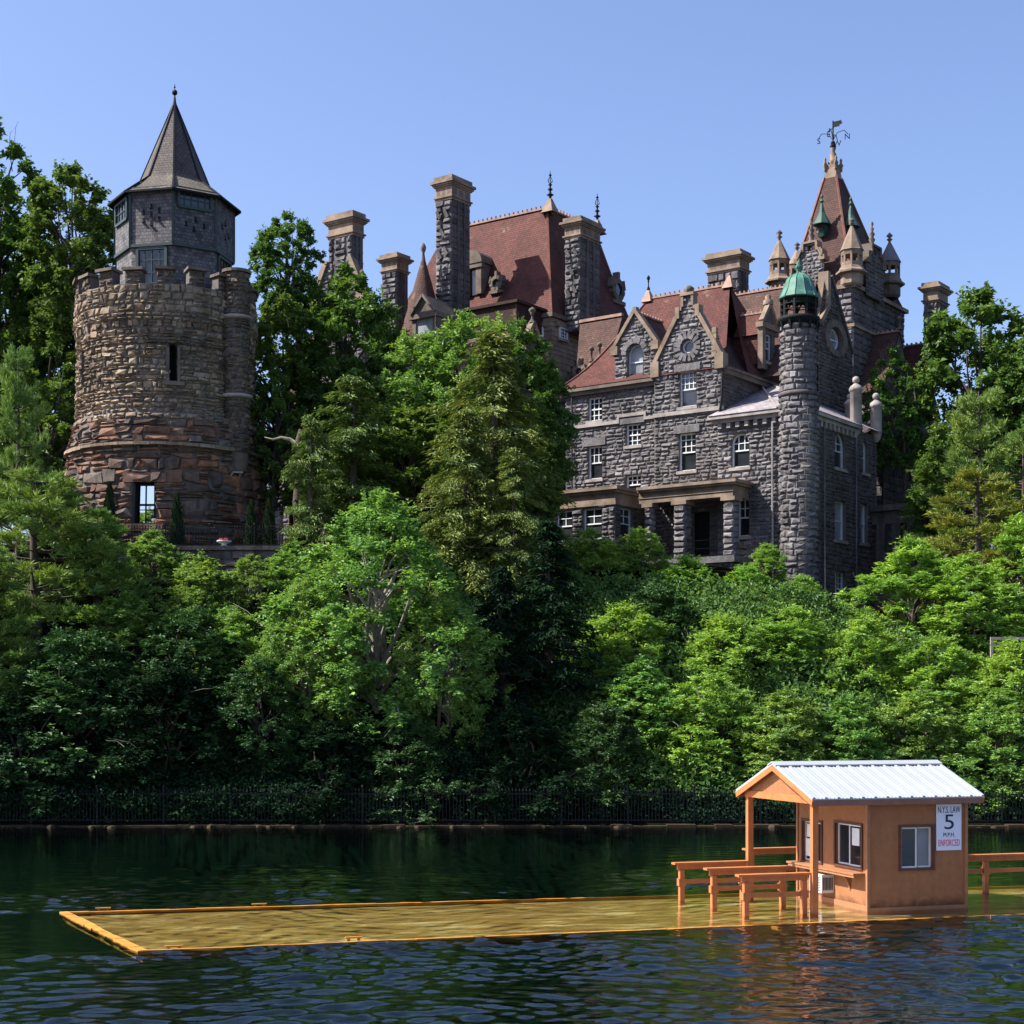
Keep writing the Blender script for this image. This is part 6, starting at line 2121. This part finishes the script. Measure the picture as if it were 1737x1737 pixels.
def proto_broad(seed, mat, nclump=90, nleaf=150, leaf=.2, rc=.62, base=.12, shape=1.0, spread=.55, flat=.6, bark='bark', gap=.0, asp=.55, lean=0.0):
    """crown about 8 m high and 6 m wide (height 1 unit = the prototype's own metres)"""
    rng = np.random.default_rng(seed)
    H, W = 8.0, 3.0
    cs = []
    k = 0
    lob = [(rng.uniform(0, 6.28), rng.uniform(.25, .95), rng.uniform(.55, .95)) for _ in range(9)]
    while len(cs) < nclump and k < 60000:
        k += 1
        z = rng.uniform(base, 1.0)
        t = (z - base) / (1 - base)
        prof = (math.sin(PI * min(1, t * .93 + .07) ** (.75 / shape))) ** .6
        th = rng.uniform(0, 6.28)
        f = .68
        for lt, lz, ls in lob:
            d = math.cos(th - lt)
            f += .34 * ls * max(0, d) ** 3 * math.exp(-((t - lz) / .2) ** 2)
        r = prof * f * (rng.uniform(.25, 1.0) ** .5)
        p = np.array([r * W * math.cos(th) + lean * z, r * W * math.sin(th), z * H])
        if gap and any(np.linalg.norm(p - q) < gap for q in cs):
            continue
        cs.append(p)
    cs = np.array(cs)
    N = len(cs)
    nt = 9
    per = max(6, nleaf // nt)
    ci = np.repeat(np.arange(N), nt)
    out = unit(cs - np.array([0, 0, H * .38]))[ci]
    td = unit(out * .6 + np.array([0, 0, .42]) * flat + rng.normal(0, .72, (N * nt, 3)) * np.array([1, 1, flat]))
    tl = (rc * rng.uniform(.6, 1.3, N))[ci] * rng.uniform(.7, 1.3, N * nt)
    ti = np.repeat(np.arange(N * nt), per)
    n = len(ti)
    sA = rng.uniform(.12, 1.0, n)
    d = td[ti]
    sd = unit(np.cross(d, np.array([0, 0, 1.0]) + rng.normal(0, .25, (n, 3))))
    sg = np.where(rng.random(n) < .5, -1.0, 1.0)[:, None]
    ln = leaf * rng.uniform(.6, 1.3, n) * (1.1 - .35 * sA) * rng.uniform(.72, 1.35, N)[ci][ti]
    c = cs[ci][ti] + d * (sA * tl[ti])[:, None] + sd * sg * (ln * .45)[:, None] + rng.normal(0, .045, (n, 3))
    c[:, 2] -= .16 * sA ** 2 * tl[ti]
    ax = unit(d * .55 + sd * sg * .85 + np.array([0, 0, -.18]) + rng.normal(0, .25, (n, 3)))
    nr = unit(np.array([0, 0, 1.0]) + d * .25 + rng.normal(0, .38, (n, 3)))
    co = leaf_quads(c, ax, nr, ln, ln * asp * rng.uniform(.8, 1.2, n))
    crown = quads_mesh("crown", co, 'leaf_' + mat)
    mb = MB()
    top = np.array([lean * .6, 0, H * .72])
    mb.tube(curve_pts((0, 0, -9), top, rng, 7, .03), [.2, .17, .15, .13, .1, .07, .04], 7)
    sel = rng.permutation(N)[:min(N, 34)]
    for i in sel:
        p = cs[i]
        zb = max(.5, min(p[2] * rng.uniform(.35, .75), H * .65))
        a = top * (zb / (H * .72)) if zb > 0 else np.zeros(3)
        a = np.array([a[0], a[1], zb])
        mb.tube(curve_pts(a, p, rng, 5, .1), [.075, .06, .045, .03, .015], 5)
    for i in rng.permutation(N)[:7]:                       # dead twigs poking out of the leaves
        p = cs[i]; o_ = p - np.array([0, 0, H * .35]); o_ = o_ / np.linalg.norm(o_)
        q = p + o_ * rc * rng.uniform(.7, 1.5) + rng.normal(0, .2, 3)
        mb.tube(curve_pts(p - o_ * .5, q, rng, 4, .12), [.022, .018, .012, .005], 4, mi=1)
        m_ = (p + q) / 2
        mb.tube(curve_pts(m_, m_ + o_ * .4 + rng.normal(0, .3, 3), rng, 3, .1), [.012, .01, .004], 4, mi=1)
    return crown, mb_mesh(mb, "trunk", [bark, 'pale_bark']), H, W * 2

def proto_hemlock(seed, mat='hemlock', nb=150, nsp=95, droop=.55, base=.1, ragged=.35, dead=10, spray=.34, pw=.72):
    rng = np.random.default_rng(seed)
    H, W = 12.0, 3.0
    C, A, Nn, L, Wd = [], [], [], [], []
    mb = MB()
    mb.tube([(0, 0, -9), (.05, 0, H * .3), (-.04, .03, H * .65), (0, 0, H * .98)], [.22, .18, .1, .015], 7)
    for i in range(nb):
        t = base + (1 - base) * ((i + rng.random()) / nb) ** .9
        R0 = W * (1 - t) ** pw * (1 - ragged * rng.random()) + .12
        if rng.random() < .08:
            R0 *= 1.25
        th = rng.uniform(0, 6.28)
        dx = np.array([math.cos(th), math.sin(th), 0])
        z0 = t * H
        up = rng.uniform(.0, .25)
        n = int(nsp * (.35 + R0 / W))
        s = rng.uniform(.12, 1, n) ** .75
        pos = np.outer(s * R0, dx)
        pos[:, 2] = z0 + up * R0 * s - droop * R0 * s ** 2 * rng.uniform(.75, 1.1)
        lat = np.array([-dx[1], dx[0], 0])
        wlat = .28 * R0 * (1 - s * .75) + .1
        q = rng.uniform(-1, 1, n)
        pos += lat * (q * wlat)[:, None]
        pos[:, 2] -= np.abs(q) * wlat * .35 + rng.uniform(0, .2, n)
        pos += rng.normal(0, .09, (n, 3))
        ax = unit(dx * .75 + lat * (q * .9)[:, None] + np.array([0, 0, -.6]) + rng.normal(0, .4, (n, 3)))
        nr = unit(np.array([0, 0, 1.0]) + dx * .3 + rng.normal(0, .5, (n, 3)))
        C.append(pos); A.append(ax); Nn.append(nr)
        ln = spray * rng.uniform(.6, 1.3, n)
        L.append(ln); Wd.append(ln * rng.uniform(.2, .34, n))
        if i % 2 == 0:
            pts = [tuple(np.array([0, 0, z0]) + dx * (R0 * k / 4) + np.array([0, 0, up * R0 * k / 4 - droop * R0 * (k / 4) ** 2 * .95])) for k in range(5)]
            mb.tube(pts, [.035, .03, .022, .015, .008], 4)
    for i in range(dead):
        z0 = rng.uniform(.04, .45) * H; th = rng.uniform(0, 6.28); R0 = rng.uniform(.8, 2.6)
        d = np.array([math.cos(th), math.sin(th), rng.uniform(-.25, .1)])
        pts = [tuple(np.array([0, 0, z0]) + d * R0 * k / 3 + rng.normal(0, .05, 3)) for k in range(4)]
        mb.tube(pts, [.03, .025, .018, .008], 4, mi=1)
    co = leaf_quads(np.concatenate(C), np.concatenate(A), np.concatenate(Nn), np.concatenate(L), np.concatenate(Wd))
    return quads_mesh("crown", co, 'leaf_' + mat), mb_mesh(mb, "trunk", ['bark', 'pale_bark']), H, W * 2

def proto_pine(seed, mat='pine', nb=75, ntuft=13, needles=26, up=.35, nl=.3):
    """soft five-needle pine: tiers of branches ending in brush-like tufts"""
    rng = np.random.default_rng(seed)
    H, W = 9.0, 3.3
    C, A, L = [], [], []
    mb = MB()
    mb.tube([(0, 0, -9), (.06, 0, H * .35), (-.05, .04, H * .7), (0, 0, H * .99)], [.2, .15, .09, .015], 7)
    for i in range(nb):
        t = .08 + .9 * ((int(i / 5) * 5 + rng.random() * 2) / nb)
        t = min(t, .985)
        R0 = W * (1 - t) ** .62 * rng.uniform(.6, 1.1) + .15
        th = rng.uniform(0, 6.28)
        dx = np.array([math.cos(th), math.sin(th), 0]); lat = np.array([-dx[1], dx[0], 0])
        z0 = t * H
        f = lambda s: np.array([0, 0, z0]) + dx * (R0 * s) + np.array([0, 0, R0 * (up * s ** 1.6 - .1 * s)])
        mb.tube([tuple(f(s)) for s in (0, .35, .7, 1)], [.04, .032, .022, .01], 4)
        for j in range(int(ntuft * (.4 + R0 / W))):
            s = rng.uniform(.3, 1.0) ** .7
            p = f(s) + lat * rng.normal(0, .24 * R0 * (1.1 - s) + .1) + np.array([0, 0, rng.uniform(-.02, .12)])
            dirn = unit(dx * .5 + np.array([0, 0, .75]) + rng.normal(0, .3, 3))
            n = needles
            a = unit(dirn * 1.05 + rng.normal(0, .62, (n, 3)))
            C.append(p + dirn * rng.uniform(-.15, .22, (n, 1)) + a * nl * .45)
            A.append(a); L.append(nl * rng.uniform(.7, 1.2, n))
    C, A, L = np.concatenate(C), np.concatenate(A), np.concatenate(L)
    co = leaf_quads(C, A, unit(rng.normal(0, 1, C.shape)), L, L * .14)
    return quads_mesh("crown", co, 'leaf_' + mat), mb_mesh(mb, "trunk", 'bark'), H, W * 2

def proto_cedar(seed):
    rng = np.random.default_rng(seed)
    n = 7000
    H = 3.0
    t = rng.uniform(0, 1, n) ** .9
    th = rng.uniform(0, 6.28, n)
    r = .46 * (1 - t) ** .55 * (.75 + .25 * np.sin(th * 5 + t * 21)) * rng.uniform(.55, 1.05, n)
    c = np.stack([r * np.cos(th), r * np.sin(th), t * H], 1)
    o = np.stack([np.cos(th), np.sin(th), np.zeros(n)], 1)
    ax = unit(np.array([0, 0, 1.0]) + o * .25 + rng.normal(0, .22, c.shape))
    ln = rng.uniform(.08, .17, n)
    co = leaf_quads(c, ax, unit(o + rng.normal(0, .5, c.shape)), ln, ln * .45)
    mb = MB(); mb.tube([(0, 0, -.3), (0, 0, H * .8)], [.05, .02], 6)
    return quads_mesh("crown", co, 'leaf_cedar'), mb_mesh(mb, "trunk", 'bark'), H, .92

PRO = {
 'locust': proto_broad(1, 'bright', 150, 225, .24, .72, .03, 1.1, flat=.9, gap=.5, asp=.4),
 'locust2': proto_broad(2, 'bright', 150, 225, .22, .7, .03, 1.2, flat=.8, gap=.5, asp=.42),
 'birch': proto_broad(3, 'fresh', 260, 200, .14, .52, .03, 1.1, flat=1.0, gap=.35, asp=.6, bark='pale_bark'),
 'maple': proto_broad(4, 'maple', 130, 210, .24, .7, .1, .95, flat=.85, gap=.5, asp=.66),
 'maple2': proto_broad(5, 'maple', 80, 200, .25, .68, .12, 1.05, flat=.8, gap=.75, asp=.66),
 'sumac': proto_broad(6, 'bright', 120, 225, .32, .72, .04, 1.0, flat=.6, gap=.5, asp=.28),
 'sumac2': proto_broad(7, 'fresh', 140, 215, .26, .66, .05, 1.0, flat=.75, gap=.45, asp=.4),
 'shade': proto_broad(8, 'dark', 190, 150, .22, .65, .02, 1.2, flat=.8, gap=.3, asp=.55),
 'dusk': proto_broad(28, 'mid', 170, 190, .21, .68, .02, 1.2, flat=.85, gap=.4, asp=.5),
 'shrub': proto_broad(9, 'fresh', 160, 215, .21, .68, .02, 1.3, flat=.9, gap=.45, asp=.5),
 'hemlock': proto_hemlock(10, nb=125, nsp=210, ragged=.62, droop=.62, pw=.56, base=.05, spray=.25),
 'hemlock2': proto_hemlock(11, nb=95, nsp=220, droop=.36, ragged=.7, base=.12, pw=.5, spray=.26),
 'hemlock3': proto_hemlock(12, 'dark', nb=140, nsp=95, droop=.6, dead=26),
 'pine': proto_pine(13, nb=100),
 'pine2': proto_pine(14, nb=85, ntuft=14),
 'yellowpine': proto_pine(15, 'yellow', nb=60, ntuft=18, up=.12),
 'cedar': proto_cedar(16),
}
KIND = {'locust': 'locust_tree', 'locust2': 'locust_tree', 'birch': 'birch_tree', 'maple': 'maple_tree', 'maple2': 'maple_tree', 'sumac': 'sumac_shrub', 'sumac2': 'sumac_shrub', 'shade': 'shady_shrub', 'dusk': 'shady_shrub', 'shrub': 'leafy_shrub', 'hemlock': 'hemlock_tree', 'hemlock2': 'hemlock_tree', 'hemlock3': 'hemlock_tree', 'pine': 'pine_tree', 'pine2': 'pine_tree', 'yellowpine': 'pine_tree', 'cedar': 'cedar_shrub'}
vr = random.Random(99)
def tree(kind, px, ytop, D, wpx, label, group, base=None):
    crown, trunk, H, W = PRO[kind]
    X = wx(px, D)
    zb = float(ground_z(X, D)) if base is None else base
    zt = wz(ytop, D)
    h = max(1.2, zt - zb)
    sx = wpx / FPX * D / W
    zs = h / H
    if kind != 'cedar':
        lo, hi = (.62, 1.7) if ('hemlock' in kind or 'pine' in kind) else (.72, 1.2)
        zs = min(max(zs, lo * sx), hi * sx)
        zb = zt - zs * H
    t = thing(KIND[kind], label, "shrub" if KIND[kind].endswith('shrub') else "tree", (X, D, zb), vr.uniform(0, 6.28), group)
    t.scale = (sx, sx, zs)
    a = bpy.data.objects.new("crown", crown); COL.objects.link(a); a.parent = t
    b = bpy.data.objects.new("trunk", trunk); COL.objects.link(b); b.parent = t
    return t

TREES = [
 # left bank
 ('maple2', -15, 232, 106, 270, "tall loose maple at the left picture edge with sky through its crown", "maples left of the round tower"),
 ('maple', 128, 298, 103, 210, "dark maple standing close against the left side of the round tower", "maples left of the round tower"),
 ('maple', 30, 400, 108, 300, "broad maple below the tall loose one at the left edge", "maples left of the round tower"),
 ('maple2', 85, 560, 102, 230, "low dark maple beside the sunlit foot of the round tower", "maples left of the round tower"),
 ('pine2', 30, 585, 77, 170, "slender young pine with a pale stem at the left edge", "pines at the left"),
 ('pine', 60, 800, 68, 430, "broad soft pine with bright upright tufts at far left", "pines at the left"),
 ('pine2', 165, 865, 70, 220, "smaller soft pine right below the foot of the round tower", "pines at the left"),
 ('pine', -20, 930, 65, 330, "lowest soft pine hanging over the dark water at far left", "pines at the left"),
 ('shrub', 262, 905, 72, 150, "rounded green shrub just below the window of the round tower", "shrubs below the tower"),
 ('shrub', 340, 950, 70.5, 190, "rounded green shrub below the terrace wall, left one", "shrubs below the tower"),
 ('birch', 425, 945, 71, 150, "feathery shrub in front of the terrace wall", "shrubs below the tower"),
 ('shrub', 500, 925, 73, 150, "feathery green shrub at the right end of the terrace wall", "shrubs below the tower"),
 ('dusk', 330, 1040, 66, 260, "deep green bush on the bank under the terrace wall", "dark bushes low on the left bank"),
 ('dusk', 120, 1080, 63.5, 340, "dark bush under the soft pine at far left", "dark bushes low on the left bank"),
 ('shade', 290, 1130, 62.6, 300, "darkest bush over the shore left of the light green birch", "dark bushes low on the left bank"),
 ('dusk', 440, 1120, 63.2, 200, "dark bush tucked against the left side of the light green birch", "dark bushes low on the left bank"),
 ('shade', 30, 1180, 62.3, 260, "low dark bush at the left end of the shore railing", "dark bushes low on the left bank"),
 ('shrub', 215, 1010, 67.5, 190, "green bush between the soft pines and the terrace bushes", "shrubs below the tower"),
 ('birch', 330, 1000, 68.5, 170, "feathery light bush between the green bushes under the terrace wall", "shrubs below the tower"),
 ('sumac2', 390, 1035, 67, 190, "fresh green bush left of the big light green birch", "shrubs below the tower"),
 ('shrub', 256, 868, 94, 110, "green bush seen through the low window of the round tower", "shrubs below the tower"),
 # centre
 ('birch', 640, 845, 65, 400, "big light green birch with fine leaves in the centre of the bank", "birches on the bank"),
 ('birch', 520, 985, 64.5, 200, "smaller light green birch leaning left of the big one", "birches on the bank"),
 ('birch', 760, 1010, 64, 190, "light green birch low at the right side of the big one", "birches on the bank"),
 ('hemlock', 838, 560, 76, 350, "tall drooping hemlock rising to the castle roofs in the centre", "hemlocks on the slope"),
 ('hemlock', 790, 690, 74, 260, "hemlock with olive boughs left below the tall central one", "hemlocks on the slope"),
 ('hemlock2', 600, 640, 79, 300, "ragged hemlock with level branches between the tower and the castle", "hemlocks on the slope"),
 ('hemlock2', 528, 705, 76.8, 190, "small ragged hemlock beside the bare grey trunk", "hemlocks on the slope"),
 ('hemlock', 872, 760, 73, 200, "hemlock with olive boughs in front of the castle bay window", "hemlocks on the slope"),
 ('hemlock3', 930, 880, 66.5, 270, "dark hemlock with dead pale twigs below the porch", "hemlocks on the slope"),
 ('hemlock3', 850, 960, 65.5, 240, "darkest hemlock beside the right edge of the birch", "hemlocks on the slope"),
 ('maple', 485, 372, 90, 130, "narrow maple top standing against the sky right of the tower", "maples in front of the castle"),
 ('maple', 480, 520, 88, 200, "maple filling the gap between round tower and castle", "maples in front of the castle"),
 ('maple', 585, 470, 89, 230, "dark maple before the first tall chimney of the castle", "maples in front of the castle"),
 ('maple2', 470, 640, 84, 150, "low maple close to the right side of the round tower", "maples in front of the castle"),
 ('sumac2', 720, 572, 84, 200, "fresh green round tree under the red cone turret", "round trees before the great roof"),
 ('sumac2', 800, 540, 83, 230, "fresh green round tree under the tall carved chimney", "round trees before the great roof"),
 ('maple', 885, 560, 82, 190, "darker round tree against the sandstone corner of the great roof", "round trees before the great roof"),
 ('maple', 700, 690, 82, 260, "shaded round tree behind the hemlocks in the centre", "round trees before the great roof"),
 ('maple', 908, 690, 80, 130, "shaded tree against the left edge of the castle front", "round trees before the great roof"),
 # below the porch
 ('locust2', 1000, 902, 77, 150, "bright bush under the window bay of the castle", "bright bushes below the porch"),
 ('locust', 1085, 900, 78, 110, "bright bush at the left end of the open porch", "bright bushes below the porch"),
 ('locust2', 1165, 948, 76, 190, "bright bush under the porch columns", "bright bushes below the porch"),
 ('locust', 1300, 925, 79, 80, "small pointed bush before the slim round tower", "bright bushes below the porch"),
 ('locust', 1265, 965, 76, 150, "yellow green bush right of the porch columns", "bright bushes below the porch"),
 ('locust2', 1360, 980, 76, 130, "bright bush at the foot of the slim round tower", "bright bushes below the porch"),
 ('dusk', 1110, 1000, 72, 220, "deep green bush in the middle of the slope below the porch", "bushes on the middle slope"),
 ('locust2', 1055, 1030, 69.5, 220, "green bush beside the dark hemlock below the porch", "bushes on the middle slope"),
 ('locust', 1230, 1050, 69, 230, "bright locust bush on the slope above the booth roof", "bushes on the middle slope"),
 ('locust2', 1345, 1035, 70, 210, "bright locust bush under the slim round tower", "bushes on the middle slope"),
 ('shrub', 1090, 1130, 65, 220, "leafy bush on the lower slope left of the booth", "bushes on the lower slope"),
 ('locust', 1200, 1150, 63.8, 220, "bright bush on the lower slope behind the booth gable", "bushes on the lower slope"),
 ('shrub', 1330, 1180, 63, 230, "leafy bush directly behind the booth roof", "bushes on the lower slope"),
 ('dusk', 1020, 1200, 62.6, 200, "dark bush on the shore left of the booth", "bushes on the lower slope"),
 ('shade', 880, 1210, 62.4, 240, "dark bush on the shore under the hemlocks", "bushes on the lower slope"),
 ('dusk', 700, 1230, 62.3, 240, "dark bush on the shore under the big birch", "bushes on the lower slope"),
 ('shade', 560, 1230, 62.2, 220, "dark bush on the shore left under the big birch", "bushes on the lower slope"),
 # right
 ('sumac', 1545, 925, 76, 230, "bright sumac with layered leaves at the castle's right corner", "sumacs on the right slope"),
 ('sumac', 1640, 950, 74, 200, "bright sumac below the yellowish pine bough", "sumacs on the right slope"),
 ('sumac', 1745, 880, 77, 200, "bright sumac at the right picture edge", "sumacs on the right slope"),
 ('locust', 1470, 1055, 69, 220, "tall bright locust on the slope above the booth", "locusts on the right slope"),
 ('locust2', 1590, 1085, 68, 230, "bright locust on the slope above the speed sign", "locusts on the right slope"),
 ('locust', 1720, 1094, 66, 210, "bright locust by the pale guard rail", "locusts on the right slope"),
 ('shrub', 1440, 1190, 63.5, 200, "leafy bush behind the middle of the booth roof", "locusts on the right slope"),
 ('shrub', 1570, 1180, 64, 230, "leafy bush behind the right end of the booth roof", "locusts on the right slope"),
 ('shrub', 1690, 1190, 63, 240, "dusky bush on the shore right of the booth", "locusts on the right slope"),
 ('maple', 1672, 513, 99, 290, "big maple rising right of the castle against the sky", "maples right of the castle"),
 ('maple2', 1514, 602, 96.5, 130, "maple hiding the small roofs right of the great tower", "maples right of the castle"),
 ('maple', 1760, 570, 96, 220, "maple cut by the right picture edge", "maples right of the castle"),
 ('maple', 1612, 715, 90, 170, "shaded maple beside the ball pinnacles", "maples right of the castle"),
 ('pine2', 1660, 660, 86, 250, "olive pine in front of the big maple at right", "pines at the right"),
 ('pine', 1735, 730, 84, 200, "olive pine at the right picture edge", "pines at the right"),
 ('yellowpine', 1660, 790, 81, 320, "yellowish pine with level boughs over the bright sumacs", "pines at the right"),
 # cedars on the terrace
 ('cedar', 186, 818, 78.2, 34, "dark narrow cedar left of the window at the foot of the round tower", "columnar cedars on the terrace"),
 ('cedar', 300, 838, 78.2, 32, "sunlit narrow cedar right of the window at the foot of the round tower", "columnar cedars on the terrace"),
 ('cedar', 426, 848, 78.4, 28, "dark narrow cedar at the right edge of the round tower", "columnar cedars on the terrace"),
 ('cedar', 456, 846, 78.4, 32, "dark narrow cedar before the low arcade right of the round tower", "columnar cedars on the terrace"),
]
for a in TREES:
    base = None
    if a[0] == 'cedar':
        base = twz - .1
    tree(*a, base=base)
# bare trunk
sx_, sy_ = wx(506, 77.5), 77.5
sn = thing("bare_trunk", "bare grey tree trunk with one broken branch right of the round tower", "tree", (sx_, sy_, 11.5))
zt = wz(728, sy_) - 11.5
mb = MB()
mb.tube([(0, 0, -.5), (.08, 0, zt * .2), (-.04, .05, zt * .45), (.1, 0, zt * .7), (.02, 0, zt * .9), (.09, 0, zt)], [.3, .27, .25, .22, .2, .07], 9)
for k in range(9):
    t = rng.uniform(.3, .97); a = rng.uniform(0, 6.28); L = rng.uniform(.25, .8)
    mb.tube([(0, 0, zt * t), (math.cos(a) * L * .6, math.sin(a) * L * .6, zt * t + .1), (math.cos(a) * L, math.sin(a) * L, zt * t + rng.uniform(-.1, .25))], [.07, .05, .02], 5)
mb.build("trunk", 'bark', sn)
mb = MB(); mb.tube([(-.05, 0, zt - .75), (-.4, -.1, zt - .5), (-.8, -.1, zt - .42), (-1.2, -.15, zt - .52), (-1.6, -.15, zt - .4)], [.12, .1, .07, .05, .015], 6); mb.build("branch", 'pale_bark', sn)
# undergrowth over the whole bank: leaves nobody could count
def undergrowth(name, n_cl, xr_, yr2, mat, seed, hmax, leaf, nleaf=60, dens=None):
    rng = np.random.default_rng(seed)
    x = rng.uniform(*xr_, n_cl); y = rng.uniform(*yr2, n_cl)
    z = ground_z(x, y) + rng.uniform(.1, hmax, n_cl)
    c0 = np.stack([x, y, z], 1)
    idx = np.repeat(np.arange(n_cl), nleaf)
    u = unit(rng.normal(0, 1, (len(idx), 3)))
    c = c0[idx] + u * (rng.uniform(.1, 1, len(idx)) ** .5 * .6)[:, None] * np.array([1.2, 1.2, .7])
    nr = unit(np.array([0, -.4, .8]) + rng.normal(0, .5, c.shape))
    ln = leaf * rng.uniform(.6, 1.3, len(c))
    co = leaf_quads(c, unit(rng.normal(0, 1, c.shape)), nr, ln, ln * .55)
    o = bpy.data.objects.new(name, quads_mesh(name, co, 'leaf_' + mat))
    COL.objects.link(o)
    o['kind'] = 'stuff'
    return o
undergrowth("undergrowth", 2400, (1.0, 30), (61.3, 75), 'maple', 71, .9, .22)
undergrowth("undergrowth", 2400, (-32, 2.0), (61.3, 72.5), 'dark', 72, 1.2, .2)  # dark leaf colour paints the shade between the left bushes
undergrowth("undergrowth", 420, (-26, -8), (60.45, 61.6), 'dark', 73, 1.1, .17)  # shoreline strips: near-black leaves put the shade there into colour
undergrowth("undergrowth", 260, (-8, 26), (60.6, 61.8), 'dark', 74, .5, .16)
